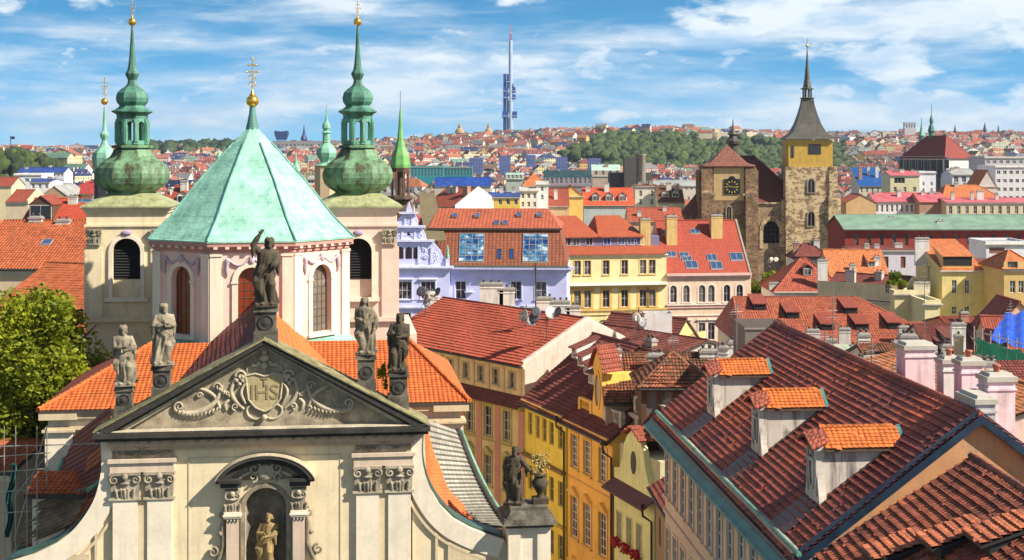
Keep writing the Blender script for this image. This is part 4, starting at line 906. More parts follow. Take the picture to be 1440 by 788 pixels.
# ---- the two towers
GC = copper((0.15, 0.29, 0.16), (0.05, 0.05, 0.02), 0.95, 0.6); GC2 = copper((0.36, 0.38, 0.20), (0.13, 0.12, 0.05), 0.55, 0.5)
def tower(px, wallmat, d=94.0, kk=1.0):
    c = cl(P(px, 0, d)); t = empty('tower', (c.x, c.y, 0), 0, parent=church); q = d/CF
    Zp = lambda py: CH-(py-HY)*q
    hw = 2.52; zt_ = Zp(297)
    for k_ in range(4):
        Mx = RZ(k_*PI/2) @ T(-hw, -hw, 0); m = MB(); m.M = Mx; ww = 1.75; wx = hw-ww/2
        zb_, zw = Zp(413), Zp(332); wall(m, 2*hw, zt_, [(wx, zb_, wx+ww, zw, True)], 0.5, base=22); m.build('tower_wall', wallmat, t)
        for a in (0.0, 2*hw-1.0): m = MB(); m.M = Mx; m.box(a-(0.1 if a == 0 else 0), -0.12, Zp(440), a+1.0+(0.1 if a else 0), 0.2, Zp(345)); m.build('pilaster', wallmat, t)
        if k_ in (0,):
            for a in (0.5, 2*hw-0.5): capital(t, Mx @ T(a, -0.1, Zp(338)) @ Matrix.Scale(0.8, 4), 1.1)
            m = MB(); m.M = Mx; N = 12; cx = hw; zc = zw-ww/2
            for i in range(N):
                a, b = PI*i/N, PI*(i+1)/N; qq = lambda r, tt: (cx+r*math.cos(tt), zc+r*math.sin(tt)); m.extrude([qq(ww/2, a), qq(ww/2+0.25, a), qq(ww/2+0.25, b), qq(ww/2, b)], -0.14, -0.002)
            for s_ in (-1, 1): xa = cx+s_*(ww/2+0.125); m.box(xa-0.125, -0.14, zb_, xa+0.125, -0.002, zc)
            m.box(cx-ww/2-0.5, -0.28, zb_-0.25, cx+ww/2+0.5, -0.002, zb_); m.build('window_surround', PALE, t)
            m = MB(); m.M = Mx; m.ball((cx, -0.15, zw+0.35), 0.22, (1.6, .6, .8)); m.build('keystone', stucco((0.36, 0.27, 0.42), 0.2), t)
        m = MB(); m.M = Mx; m.box(wx, 0.3, zb_, wx+ww, 0.42, zb_+(zw-zb_)*0.3); m.build('window_parapet', wallmat, t)
        m = MB(); m.M = Mx
        for i in range(15): z = zb_+(zw-zb_)*(0.3+i*0.047); 
        for i in range(14): z = zb_+(zw-zb_)*0.31+i*0.18; m.add([(wx, 0.25, z), (wx+ww, 0.25, z), (wx+ww, 0.45, z+0.14), (wx, 0.45, z+0.14)], [(0, 1, 2, 3)])
        m.box(wx, 0.5, zb_, wx+ww, 0.52, zw); m.build('louvre', plain((0.03, 0.028, 0.03), 0.6), t)
    m = MB()
    for z0, z1, e in ((zt_-0.02, zt_+0.2, 0.14), (zt_+0.2, zt_+0.42, 0.28), (Zp(316), Zp(313), 0.12), (Zp(446), Zp(440), 0.25)): m.box(-hw-e, -hw-e, z0, hw+e, hw+e, z1)
    m.build('cornice', wallmat, t)
    def pr(rows): return [(r_*q, Zp(y)) for r_, y in rows]
    m = MB(); e = hw+0.36; zz_ = zt_+0.42; v = [(-e,-e,zz_),(e,-e,zz_),(e,e,zz_),(-e,e,zz_)]; r8 = [(33*q*math.cos(PI/8+k_*PI/4), 33*q*math.sin(PI/8+k_*PI/4), Zp(271)) for k_ in range(8)]
    # square eaves swept up into the octagon
    vs = v+r8; m.add(vs, [(0, 1, 10, 9), (1, 2, 4, 11), (2, 3, 6, 5), (3, 0, 8, 7), (1, 11, 10), (2, 5, 4), (3, 7, 6), (0, 9, 8)])
    m.box(-e, -e, zz_-0.1, e, e, zz_-0.002); m.build('skirt_roof', GC2, t)
    m = MB(); m.lathe(pr([(33, 272), (35, 269), (44, 264), (50, 258), (53, 250), (53, 244), (50, 236), (44, 229), (36, 224), (31, 220), (28, 215), (26, 210)]), 8, ph=0.5, smooth=False); m.build('onion_dome', GC, t)
    m = MB(); m.lathe(pr([(24, 211), (24, 209), (29, 208), (29, 205), (22, 204), (22, 201)]), 8, ph=0.5, smooth=False)
    m.build('balcony', GC, t)
    m = MB()
    for k_ in range(8):                          # open lantern: eight posts with arches between
        a = PI/8+k_*PI/4; r_ = 20*q; m.M = RZ(a) @ T(r_, 0, 0); m.box(-0.14, -0.16, Zp(203), 0.14, 0.16, Zp(168)); m.box(0.1, -0.1, Zp(200), 0.2, 0.1, Zp(172))
        m.M = RZ(a+PI/8) @ T(r_*0.924, 0, 0) @ RZ(PI/2); w_ = r_*0.765; rr = w_/2-0.14
        for i in range(8):
            b0, b1 = PI*i/8, PI*(i+1)/8; za = Zp(176)
            m.extrude([(rr*math.cos(b0), za+rr*math.sin(b0)), (rr*math.cos(b0), Zp(167)), (rr*math.cos(b1), Zp(167)), (rr*math.cos(b1), za+rr*math.sin(b1))][::-1], -0.1, 0.1)
        m.box(-w_/2, -0.1, Zp(203), w_/2, 0.1, Zp(198))
    m.M = Matrix.Identity(4); m.build('lantern', copper((0.12, 0.33, 0.24), (0.04, 0.05, 0.035), 0.6), t)
    m = MB(); m.lathe(pr([(20, 169), (22, 168), (22, 163), (23, 161), (29, 158), (29, 156.5), (23, 154), (19, 151), (18, 149), (22, 144), (23, 138), (21, 131), (16, 126), (10, 122), (7, 118), (6, 113), (8, 109), (9, 107), (10, 104), (9, 102), (7, 99), (5.5, 92), (4, 78), (2.4, 52), (1.4, 37)]), 8, ph=0.5, smooth=False)
    sp = m.build('spire', copper((0.07, 0.21, 0.15), (0.02, 0.035, 0.025), 0.7), t)
    m = MB(); m.ball((0, 0, Zp(31)), 5.8*q); m.lathe([(0.09, Zp(26)), (0.05, Zp(22))], 8); m.build('gold_ball', gold(), t)
    cross(t, 0, 0, Zp(25), 23*q); return t
tower(186, CREAM); tower(503, PINK, 95.0)
# lower body between the towers and the nave
c0 = cl(P(140, 0, 94)); c1 = cl(P(560, 0, 95))
m = MB(); m.box(c0.x-1, c0.y-2.2, 8, c1.x+1.2, c0.y+9, 33.0); m.build('choir_wall', PINK, church)

# ================================================================ STATUES
def remesh(mb, voxel, mat, name, sm=True):
    o = mb.build(name, mat); r = o.modifiers.new('r', 'REMESH'); r.mode = 'VOXEL'; r.voxel_size = voxel; r.use_smooth_shade = sm
    s_ = o.modifiers.new('s', 'SMOOTH'); s_.factor = 0.3; s_.iterations = 1
    dg = bpy.context.evaluated_depsgraph_get(); me = bpy.data.meshes.new_from_object(o.evaluated_get(dg)); bpy.data.objects.remove(o); 
    me.materials.clear(); me.materials.append(mat); ob = bpy.data.objects.new(name, me); COL.objects.link(ob); return ob
def hand(m, p, d, s, r):
    """palm with five unequal, bent fingers; p wrist, d direction"""
    p = Vector(p); d = Vector(d).normalized(); sd = d.cross(Vector((0, 1, 0.3))).normalized(); nn = sd.cross(d)
    m.tube([p, p+d*0.035*s, p+d*0.06*s], [r, r*1.25, r*1.0], 8)
    for i, L in enumerate((0.042, 0.05, 0.046, 0.036)):
        a = p+d*0.05*s+sd*(i-1.5)*0.013*s; m.tube([a, a+d*L*0.55*s, a+d*L*0.9*s-nn*0.014*s], [0.0075*s, 0.0075*s, 0.006*s], 6)
    a = p+d*0.015*s+sd*0.024*s; m.tube([a, a+d*0.02*s+sd*0.02*s, a+d*0.045*s+sd*0.022*s], [0.009*s, 0.0085*s, 0.006*s], 6)
def statue(loc, h, label, mat, rz=0.0, arms='fold', seed=1, beard=True, lean=0.0, orb=False, knee=1, veil=False, cloak=1, vox=0.0085):
    rnd = random.Random(seed); m = MB(); s = h
    prof = [(0.00, .155, .125), (0.03, .165, .13), (0.12, .15, .12), (0.25, .145, .115), (0.36, .15, .12), (0.46, .152, .122), (0.54, .135, .105), (0.61, .120, .092), (0.70, .135, .096), (0.77, .145, .092), (0.815, .125, .080), (0.84, .060, .055), (0.87, .042, .045)]
    V = []; n = 64; p1, p2 = rnd.random()*6, rnd.random()*6
    def cxy(z): return (0.035*math.sin(z*4.2+seed)+lean*z, -0.02*math.sin(z*3.0))
    for j in range(60):
        z = 0.87*j/59; i = max(k for k in range(len(prof)) if prof[k][0] <= z+1e-9); i = min(i, len(prof)-2); t = (z-prof[i][0])/(prof[i+1][0]-prof[i][0]); t = t*t*(3-2*t)
        rx = prof[i][1]+(prof[i+1][1]-prof[i][1])*t; ry = prof[i][2]+(prof[i+1][2]-prof[i][2])*t; row = []
        fa = 0.17 if z < 0.5 else 0.17*max(0, (0.85-z)/0.35); cx, cy = cxy(z)
        for k in range(n+1):
            a = 2*PI*k/n; f = 1+fa*(math.sin(7*a+p1+z*5*rnd.choice([1]))*0.6+math.sin(12*a+p2-z*7)*0.5+math.sin(4*a+z*9+p1)*0.45)
            row.append(((cx+rx*f*math.cos(a))*s, (cy+ry*f*math.sin(a))*s, z*s))
        V.append(row)
    m.grid(np.array(V)); m.poly(V[0][:-1][::-1]); m.poly(V[-1][:-1])
    # bent knee pushes through the robe
    kx = 0.06*knee; m.tube([((kx*.6)*s, -0.02*s, 0.47*s), ((kx+0.02*knee)*s, -0.13*s, 0.30*s), (kx*s, -0.09*s, 0.06*s)], [.07*s, .062*s, .045*s], 10)
    for f in (-1, 1): m.ball(((f*0.07)*s, -0.14*s, 0.018*s), 0.035*s, (1, 2.1, .7))
    # mantle rolls
    for q in range(3):
        b = cloak; pts = []
        for t in range(14):
            a = -0.3+t/13*2.6+q*0.12; z = 0.76-0.30*t/13-q*0.055; cx, cy = cxy(z); rr = 0.15+0.012*math.sin(t*1.7+q)
            pts.append(((cx+b*rr*math.cos(a))*s, (cy-0.118*math.sin(a)-0.01)*s, z*s))
        m.tube(pts, [0.026*s-0.004*s*q]*14, 8)
    for q in range(4):                              # hanging ends
        x = -b*(0.10+0.02*q); m.tube([(x*s, -0.10*s, (0.50-0.02*q)*s), ((x-b*0.02)*s, -0.13*s, 0.36*s), ((x-b*0.005)*s, -0.11*s, (0.16+0.03*q)*s)], [.018*s, .026*s, .012*s], 7)
    sh = lambda f: (cxy(.79)[0]+f*0.125, -0.005, 0.79)
    A_ = {'fold': {-1: [(-0.165, -0.05, 0.62), (-0.03, -0.16, 0.64)], 1: [(0.17, -0.05, 0.61), (0.05, -0.165, 0.60)]},
          'bless': {-1: [(-0.20, -0.08, 0.90), (-0.10, -0.10, 1.06)], 1: [(0.17, -0.06, 0.62), (0.10, -0.17, 0.60)]},
          'book': {-1: [(-0.165, -0.06, 0.62), (-0.02, -0.17, 0.66)], 1: [(0.19, -0.04, 0.61), (0.10, -0.16, 0.66)]},
          'out': {-1: [(-0.17, -0.05, 0.62), (-0.05, -0.16, 0.68)], 1: [(0.23, -0.06, 0.66), (0.33, -0.14, 0.60)]},
          'down': {-1: [(-0.17, -0.03, 0.62), (-0.04, -0.15, 0.58)], 1: [(0.19, -0.02, 0.62), (0.17, -0.10, 0.46)]}}[arms]
    for f in (-1, 1):
        e, w_ = A_[f]; S_ = sh(f); q = lambda p: tuple(x*s for x in p); wv, ev = Vector(q(w_)), Vector(q(e))
        m.tube([q((S_[0]*.6, 0, 0.775)), q(S_), q(e), tuple(ev.lerp(wv, 0.55)), tuple(wv)], [.05*s, .055*s, .050*s, .045*s, .026*s], 10)
        m.tube([tuple(ev.lerp(wv, 0.1)), tuple(ev+Vector((0, 0, -0.09*s))), tuple(ev+Vector((0.01*f*s, 0.01*s, -0.2*s)))], [.045*s, .035*s, .012*s], 8)
        hand(m, wv, wv-ev, s, 0.02*s)
    hx, hy = cxy(.93); hx += 0.01*seed % 0.02; hx *= s; hz = 0.935*s; hyy = (hy-0.012)*s
    m.tube([(cxy(.84)[0]*s, hy*s, 0.84*s), (hx, hyy, 0.90*s)], [.042*s, .034*s], 10)
    m.ball((hx, hyy, hz), 0.058*s, (0.88, 1.0, 1.18), 20, 14); m.tube([(hx, hyy-0.052*s, hz+0.012*s), (hx, hyy-0.068*s, hz-0.008*s)], [.007*s, .012*s], 6)   # nose
    for f in (-1, 1):
        m.ball((hx+f*0.021*s, hyy-0.047*s, hz+0.010*s), 0.011*s); m.tube([(hx+f*0.008*s, hyy-0.056*s, hz+0.022*s), (hx+f*0.036*s, hyy-0.048*s, hz+0.022*s)], .006*s, 5); m.ball((hx+f*0.052*s, hyy, hz), 0.014*s, (.5, 1, 1.4))
        m.ball((hx+f*0.03*s, hyy+0.02*s, hz+0.02*s), 0.048*s, (1, 1, 1.25)); m.tube([(hx+f*0.045*s, hyy+0.01*s, hz+0.02*s), (hx+f*0.055*s, hyy+0.02*s, hz-0.05*s), (hx+f*0.05*s, hyy+0.02*s, hz-0.10*s)], [.025*s, .028*s, .012*s], 7)
    m.tube([(hx-0.014*s, hyy-0.056*s, hz-0.027*s), (hx+0.014*s, hyy-0.056*s, hz-0.027*s)], .005*s, 5)
    if beard: m.tube([(hx, hyy-0.035*s, hz-0.035*s), (hx, hyy-0.06*s, hz-0.075*s), (hx, hyy-0.055*s, hz-0.12*s)], [.034*s, .030*s, .010*s], 9)
    if veil:
        for t in range(9):
            a = -0.2+t/8*(PI+0.4); m.tube([(hx, hyy+0.03*s, hz+0.06*s), (hx+0.065*s*math.cos(a), hyy+0.055*s*math.sin(a), hz), (hx+0.085*s*math.cos(a), hyy+0.06*s*math.sin(a), hz-0.12*s)], [.02*s, .022*s, .02*s], 6)
    if orb: m.ball((0.10*s, -0.175*s, 0.60*s), 0.058*s, seg=18, rings=12)
    if arms == 'book': m.M = T(0.05*s, -0.185*s, 0.66*s) @ Matrix.Rotation(R(-25), 4, 'X') @ Matrix.Rotation(R(15), 4, 'Z'); m.box(-0.06*s, -0.02*s, -0.05*s, 0.06*s, 0.02*s, 0.09*s); m.M = Matrix.Identity(4)
    m.box(-0.17*s, -0.19*s, -0.035*s, 0.17*s, 0.15*s, 0.02*s)
    o = remesh(m, vox*s, mat, 'statue'); w_ = church_M @ Vector(loc); o.location = w_+Vector((0, 0, 0.035*s)); o.rotation_euler = (0, 0, CY+rz)
    tag(o, label, 'statue', 'saint statues on the church'); return o
church_M = T(*CO) @ RZ(CY)
STL = stone((0.33, 0.28, 0.20), (0.04, 0.035, 0.025), 0.6, 1.6); STD = stone((0.085, 0.065, 0.04), (0.014, 0.012, 0.01), 0.5, 1.4); STM = stone((0.27, 0.22, 0.15), (0.04, 0.035, 0.03), 0.55, 1.4)
statue(PED[0], 2.55, 'pale stone saint holding his robe on the lower left end of the pediment', STL, 0.15, 'fold', 1, cloak=1)
statue(PED[1], 2.6, 'pale stone saint reading a book on the second pedestal from the left', STL, 0.35, 'book', 5, cloak=-1)
statue(PED[2], 2.95, 'dark stone Christ figure raising one arm and holding an orb on the pediment apex', STD, 0.1, 'bless', 3, orb=True, lean=0.02)
statue(PED[3], 2.45, 'grey stone veiled saint with lowered arm right of the pediment apex', STM, -0.2, 'down', 7, beard=False, veil=True, knee=-1)
statue(PED[4], 2.5, 'dark stone bearded saint on the lower right end of the pediment', STD, -0.1, 'fold', 11, cloak=-1, knee=-1)
statue(((nx0+nx1)/2+0.05, 0.25, fz(800)), 2.35, 'golden brown stone saint standing inside the arched niche', stone((0.34, 0.24, 0.10), (0.06, 0.04, 0.02), 0.35, 1.4), -0.3, 'fold', 4, lean=0.01)
statue((PIER[0]-0.55, PIER[1], PIER[2]), 2.5, 'blackened stone bishop beside the urn on the corner pier', STD, -0.35, 'out', 9)
u = MB(); uc = (PIER[0]+0.62, PIER[1]); uz = PIER[2]
u.box(uc[0]-0.35, uc[1]-0.35, uz, uc[0]+0.35, uc[1]+0.35, uz+0.25); u.lathe([(0.2, uz+0.25), (0.12, uz+0.4), (0.18, uz+0.5), (0.34, uz+0.75), (0.4, uz+0.95), (0.28, uz+1.1), (0.24, uz+1.2), (0.32, uz+1.28)], 20, uc)
uo = empty('flaming_urn', church_M @ Vector((0, 0, 0)), CY, 'dark stone urn with gilded spray beside the bishop statue', 'urn')
u.build('urn', STD, uo); g = MB(); rnd = random.Random(3)
for i in range(60):
    a = rnd.random()*2*PI; r_ = rnd.uniform(.1, .48); hh = rnd.uniform(.2, 1.15)*(1-0.3*r_); p = (uc[0]+r_*math.cos(a), uc[1]+r_*math.sin(a), uz+1.2+hh)
    if i % 2: g.tube([(uc[0], uc[1], uz+1.2), ((uc[0]+p[0])/2+0.03, (uc[1]+p[1])/2, uz+1.2+hh*.6), p], [.02, .016, .008], 5)
    g.ball(p, 0.05, seg=6, rings=5)
g.build('gilded_spray', stone((0.45, 0.34, 0.12), (0.12, 0.09, 0.04), 0.4, 3), uo)
# ================================================================ authoring helper: house measured off the photograph at a distance
def hp(name, label, xl, xr, d, ye, yr, depth, wallc, roofm, cat='house', d2=None, rows=(), **k):
    d2 = d2 or d; A = P(xl, 0, d); B = P(xr, 0, d2); w = (B-A).xy.length; rf = k.get('ridge_f', 0.5)
    dm = (d+d2)/2; ze = CH-(ye-HY)*dm/CF; roof = k.get('roof', 'gable'); zr = CH-(yr-HY)*(dm+(depth*rf if roof in ('gable', 'hip') else depth if roof == 'shed' else 0))/CF
    rr = []
    for r_ in rows:
        y0, y1, xs, wp = r_[:4]; o = r_[4] if len(r_) > 4 else {}
        if isinstance(xs, int): xs = [xl+(xr-xl)*(i+0.5)/xs for i in range(xs)]
        rr.append((CH-(y1-HY)*dm/CF, (y1-y0)*dm/CF, [(x-xl)/(xr-xl)*w for x in xs], wp*dm/CF, o))
    wm = stucco(wallc) if isinstance(wallc, tuple) else wallc
    if 'chims' not in k and roof in ('gable', 'hip', 'shed') and 120 < dm < 720 and w > 6 and cat == 'house':
        rn = random.Random(int(xl*7+ye)); k['chims'] = [(rn.uniform(.12+.3*i, .34+.3*i), rn.uniform(.3, .62), max(zr, ze)+rn.uniform(.3, 1.3), {'w': rn.uniform(.9, 1.7), 'd': rn.uniform(.6, 1.0), 'col': rn.choice(((.66, .62, .56), (.5, .46, .4), (.42, .22, .15), (.7, .68, .66)))}) for i in range(rn.choice((2, 3)))]
    return house(name, label, cat, A, B, depth, ze, max(zr-ze, 0.01), wm, roofm, rows=rr, **k)
def topz(py, d): return CH-(py-HY)*d/CF
WHT = (0.72, 0.70, 0.66); DKF = (0.05, 0.045, 0.04)
TRED = tiles((0.31, 0.06, 0.03), (0.20, 0.035, 0.02), 0.33, 0.22, 0.35); TMAR = tiles((0.21, 0.05, 0.035), (0.12, 0.03, 0.02), 0.33, 0.22, 0.4); TORG = tiles((0.52, 0.14, 0.035), (0.32, 0.07, 0.02), 0.33, 0.22, 0.3)
TOLD = tiles((0.34, 0.09, 0.04), (0.12, 0.06, 0.03), 0.33, 0.22, 0.7, moss=0.9, vary=0.8); TFLAT = tiles((0.38, 0.08, 0.03), (0.33, 0.06, 0.02), 0.4, 0.3, 0.2, vary=0.2)
TBRN = tiles((0.26, 0.075, 0.035), (0.16, 0.045, 0.02), 0.4, 0.5, 0.3, vary=0.3); MAROON = plain((0.10, 0.03, 0.03), 0.6)
GLD = glass(); GLB = glass((0.02, 0.06, 0.22), 0.15)
# ---------------------------------------------------------------- red-roofed house in front of the church tower (long roof)
A = Vector((-11.9, 132.3)); B = Vector((1.03, 115.0)); Lw = (B-A).length
def tx(px, z=None):     # where a photo column meets the facade line
    k = (px-720)/CF; dx, dy = (B-A); t = (k*A.y-A.x)/(dx-k*dy); return t*Lw
long_ = house('townhouse', 'long deep red roofed house with cream attic storey and satellite dishes on its ridge', 'house', A, B, 13.2, 27.9, 3.1, stucco((0.90, 0.72, 0.34), 0.12), tiles((0.37, 0.065, 0.028), (0.22, 0.035, 0.018), 0.40, 0.24, 0.3, vary=0.3), near=1, wave=0.24, course=0.40, lift=0.07, over=0.5,
    rows=[(25.75, 1.3, [tx(p) for p in (587, 610, 633, 655, 676, 697, 720)], 0.75, {'fr': (0.45, 0.42, 0.30), 'trim': (0.66, 0.52, 0.30), 'tw': 0.14}),
          (21.3, 2.5, [tx(p) for p in (590, 615, 639, 661, 686, 713)], 1.05, {'trim': (0.62, 0.55, 0.2), 'ped': 1, 'bars': (1, 2)}), (17.2, 2.5, [tx(p) for p in (590, 615, 639, 661, 686, 713)], 1.05, {'trim': (0.62, 0.55, 0.2), 'ped': 1, 'bars': (1, 2)}), (13.2, 2.4, [tx(p) for p in (639, 661, 686, 713)], 1.05, {'bars': (1, 2)})],
    cornice=(0.4, 0.3, (0.6, 0.45, 0.25)), parapet=(('r',), 0.28, (0.62, 0.52, 0.46)), strings=[(24.1, 0.35, 0.45, (0.55, 0.50, 0.12)), (20.9, 0.12, 0.12, (0.6, 0.5, 0.2))], wtrim=None)
m = MB(); m.poly([(Lw+.012, 0, 15), (Lw+.012, 13.2, 15), (Lw+.012, 13.2, 27.9), (Lw+.012, 6.6, 31.0), (Lw+.012, 0, 27.9)]); m.build('gable_plaster', stucco((0.62, 0.46, 0.40), .6, 1, .5), long_)
m = MB(); slab(m, [(-0.3, -0.95, 24.45), (Lw+0.2, -0.95, 24.45), (Lw+0.2, 0.0, 25.25), (-0.3, 0.0, 25.25)], 0.1); m.build('skirt_roof', TMAR, long_)
for i in range(7): x = tx((598, 622, 644, 666, 687, 708, 732)[i]); MB().box(x-0.16, -0.09, 25.3, x+0.16, -0.002, 27.35).build('pilaster', stucco((0.80, 0.62, 0.38), 0.2), long_)
PKW = stucco((0.76, 0.36, 0.26), 0.12)
for i, p in enumerate((600, 627, 650, 674, 700, 733)): x = tx(p); MB().box(x-0.35, -0.06, 8, x+0.35, -0.002, 24.05).build('pilaster', PKW, long_)
m = MB(); x = tx(610); m.tube([(x, -0.5, 27.6), (x, -0.12, 27.1), (x, -0.12, 10)], 0.07, 6); m.build('downpipe', plain(DKF, 0.5), long_)
# ---------------------------------------------------------------- street row facing left
def street(A, B, depth, ze, rise, **k): return house('townhouse', k.pop('label'), 'house', A, B, depth, ze, rise, k.pop('wallm'), k.pop('roofm'), **k)
def cols(A, B, pxs):
    A, B = Vector(A), Vector(B); L = (B-A).length; out = []
    for px in pxs: kk = (px-720)/CF; d_ = B-A; out.append((kk*A.y-A.x)/(d_.x-kk*d_.y)*L)
    return out
YEL = stucco((0.93, 0.72, 0.09), 0.12); OCH = stucco((0.90, 0.52, 0.10), 0.2); GRN = stucco((0.82, 0.80, 0.36), 0.2)
a, b = (1.05, 112.4), (4.0, 104.95); c = cols(a, b, (745.5, 756, 765.5, 775.5, 788))
yo = street(a, b, 12, 25.6, 4.7, label='bright yellow narrow house with dark red roof in the street row', wallm=YEL, roofm=TMAR, near=1, wave=0.24, lift=0.06, over=0.55,
    rows=[(22.9, 1.75, c, 0.85, {'fr': (0.55, 0.45, 0.12)}), (18.6, 1.9, c, 0.9, {'fr': (0.55, 0.45, 0.12)}), (14.6, 1.9, c, 0.9, {'fr': (0.6, 0.5, 0.2)}), (10.6, 1.9, c, 0.9)], strings=[(21.2, 0.2, 0.4, (0.25, 0.17, 0.05)), (17.2, 0.14, 0.35, (0.55, 0.38, 0.08)), (13.4, 0.14, 0.3, (0.55, 0.38, 0.08))], cornice=(0.5, 0.4, (0.75, 0.5, 0.08)),
    dorms=[(0.14, 0.62, 1.0, 1.0, 'shed', stucco((0.72, 0.70, 0.66)), TMAR), (0.4, 0.55, 1.0, 1.0, 'shed', stucco((0.72, 0.70, 0.66)), TMAR), (0.66, 0.48, 1.0, 1.0, 'shed', stucco((0.72, 0.70, 0.66)), TMAR), (0.9, 0.40, 1.0, 1.0, 'shed', stucco((0.72, 0.70, 0.66)), TMAR)])
def downpipe(par, x, z): m = MB(); m.tube([(x-.1, -.75, z), (x-.1, -.7, z-.6), (x, -.14, z-1.0), (x, -.14, 6)], .085, 6); m.box(x-.14, -.9, z-.1, x+.0, -.62, z+.2); m.build('downpipe', plain(DKF, .5), par)
downpipe(yo, 7.9, 25.4)
a, b = (4.12, 104.6), (6.85, 97.1); c = cols(a, b, (808, 826, 848))
oc = street(a, b, 12, 25.5, 4.7, label='ochre house with tall white windows, scrolled hoods and a gabled dormer with an oval window', wallm=OCH, roofm=TMAR, near=1, wave=0.24, lift=0.06, over=0.5,
    rows=[(22.1, 2.4, c, 1.3, {'bars': (2, 4), 'trim': (0.85, 0.50, 0.10), 'hood': None}), (17.0, 3.0, c, 1.35, {'bars': (2, 4), 'trim': (0.85, 0.50, 0.10), 'ped': 1}), (12.0, 3.0, c, 1.35, {'bars': (2, 4), 'trim': (0.85, 0.50, 0.10), 'ped': 1})], cornice=(0.5, 0.42, (0.78, 0.45, 0.12)), strings=[(21.3, 0.1, 0.08, (0.7, 0.4, 0.1))])
downpipe(oc, 8.1, 25.2)
# gabled dormer with oval window, tile cap and balustrade
m = MB(); m.M = T(2.9, 0.7, 0); dz = 25.7
pr_ = smooth([(0, dz), (2.0, dz), (2.0, dz+1.3), (1.75, dz+2.4), (1.7, dz+3.6), (1.95, dz+3.9), (1.6, dz+4.6), (1.0, dz+5.4), (0.4, dz+4.6), (0.05, dz+3.9), (0.3, dz+3.6), (0.25, dz+2.4), (0, dz+1.3)], 1)
m.extrude(pr_, 0, 0.35); m.box(0.25, 0.35, dz, 1.75, 2.6, dz+3.6); go = m.build('gabled_dormer', OCH, oc)
m = MB(); m.M = T(2.9, 0.7, 0)
N = 20; ov = lambda r: [(1.0+0.42*r*math.cos(2*PI*i/N), dz+2.4+1.15*r*math.sin(2*PI*i/N)) for i in range(N)]
o1, o2 = ov(1.0), ov(1.25)
for i in range(N): m.extrude([o1[i], o2[i], o2[(i+1) % N], o1[(i+1) % N]], -0.08, -0.001, 0)
m.poly([(x, -0.012, z) for x, z in o1], 1); m.build('oval_window', [OCH, GLD], go)
m = MB(); m.M = T(2.9, 0.7, 0)
ts_ = smooth([(-0.35, -0.2, dz+3.9), (0.2, -0.2, dz+4.75), (1.0, -0.2, dz+5.5), (1.8, -0.2, dz+4.75), (2.35, -0.2, dz+3.9)], 3)
for i in range(len(ts_)-1):
    p, q = ts_[i], ts_[i+1]
    slab(m, [p, q, (q[0], 1.3, q[2]+.1), (p[0], 1.3, p[2]+.1)] if True else [], 0.1); m.tube([p, (p[0], 1.3, p[2]+0.12)], 0.1, 6)
m.build('tile_cap', tiles((0.36, 0.08, 0.04), (0.15, 0.04, 0.03), 0.33, 0.2, 0.5, flat=True), go)
def balustrade(parent, p0, p1, z, h=1.0, mat=None, name='balustrade'):
    p0, p1 = Vector(p0), Vector(p1); d = p1-p0; L = d.length; a = math.atan2(d.y, d.x); m = MB(); m.M = T(p0.x, p0.y, z) @ RZ(a)
    m.box(0, -0.12, 0, L, 0.12, 0.15).box(0, -0.14, h-0.14, L, 0.14, h)
    for x in (0.0, L-0.35): m.box(x, -0.17, 0.15, x+0.35, 0.17, h-0.14)
    n = int((L-0.8)/0.28)
    for i in range(n): m.lathe([(0.05, 0.15), (0.05, 0.25), (0.10, 0.4), (0.05, 0.62), (0.07, h-0.14)], 8, (0.55+i*0.28, 0))
    return m.build(name, mat or stone((0.50, 0.46, 0.38), (0.10, 0.09, 0.07), 0.45), parent)
balustrade(oc, (0.4, 0.8), (2.85, 0.8), 26.0, 1.1, OCH); balustrade(oc, (5.0, 0.8), (8.0, 0.8), 26.0, 1.2)
# green gabled house
a, b = (6.95, 96.8), (9.05, 90.4); c = cols(a, b, (871, 885, 899)); Lg = (Vector(b)-Vector(a)).length
gr = street(a, b, 9, 22.9, 0.02, label='pale green house with a curved baroque gable and red flower boxes', wallm=GRN, roofm=plain((0.2, 0.2, 0.18)), roof='none',
    rows=[(18.9, 1.9, c, 0.75, {'bars': (0, 1), 'trim': (0.78, 0.72, 0.36), 'tw': .1}), (15.0, 2.0, c, 0.8, {'bars': (0, 1), 'trim': (0.78, 0.72, 0.36), 'tw': .1})], cornice=False)
m = MB(); k_ = Lg/6.6
pr_ = [(0, 22.9), (Lg, 22.9), (Lg, 23.6), (Lg*.86, 23.8), (Lg*.78, 24.6), (Lg*.74, 25.6), (Lg*.66, 26.2), (Lg*.5, 26.9), (Lg*.34, 26.2), (Lg*.26, 25.6), (Lg*.22, 24.6), (Lg*.14, 23.8), (0, 23.6)]
m.extrude(pr_, 0, 0.4); g_ = m.build('curved_gable', GRN, gr)
m = MB(); slab(m, [(-0.1, -0.9, 22.35), (Lg+0.1, -0.9, 22.35), (Lg+0.1, -0.002, 22.95), (-0.1, -0.002, 22.95)], 0.1); m.build('skirt_roof', MAROON, gr)
m = MB(); N = 16; m.extrude([(Lg/2+0.4*math.cos(2*PI*i/N), 24.6+0.75*math.sin(2*PI*i/N)) for i in range(N)], -0.05, -0.001); m.build('oval_window', [plain((0.03, 0.03, 0.03))], g_)
m = MB(); 
for x0, x1, z0, z1 in ((Lg*.5, Lg*.72, 26.9, 26.25), (Lg*.28, Lg*.5, 26.25, 26.9)): slab(m, [(x0, -0.25, z0+.1), (x1, -0.25, z1+.1), (x1, 1.2, z1+.1), (x0, 1.2, z0+.1)] if True else [], 0.12)
for i in range(6): x = Lg*.28+i*Lg*.088; z = 27.02-abs(x-Lg/2)*0.45; m.tube([(x, -0.3, z), (x, 1.2, z)], 0.11, 6)
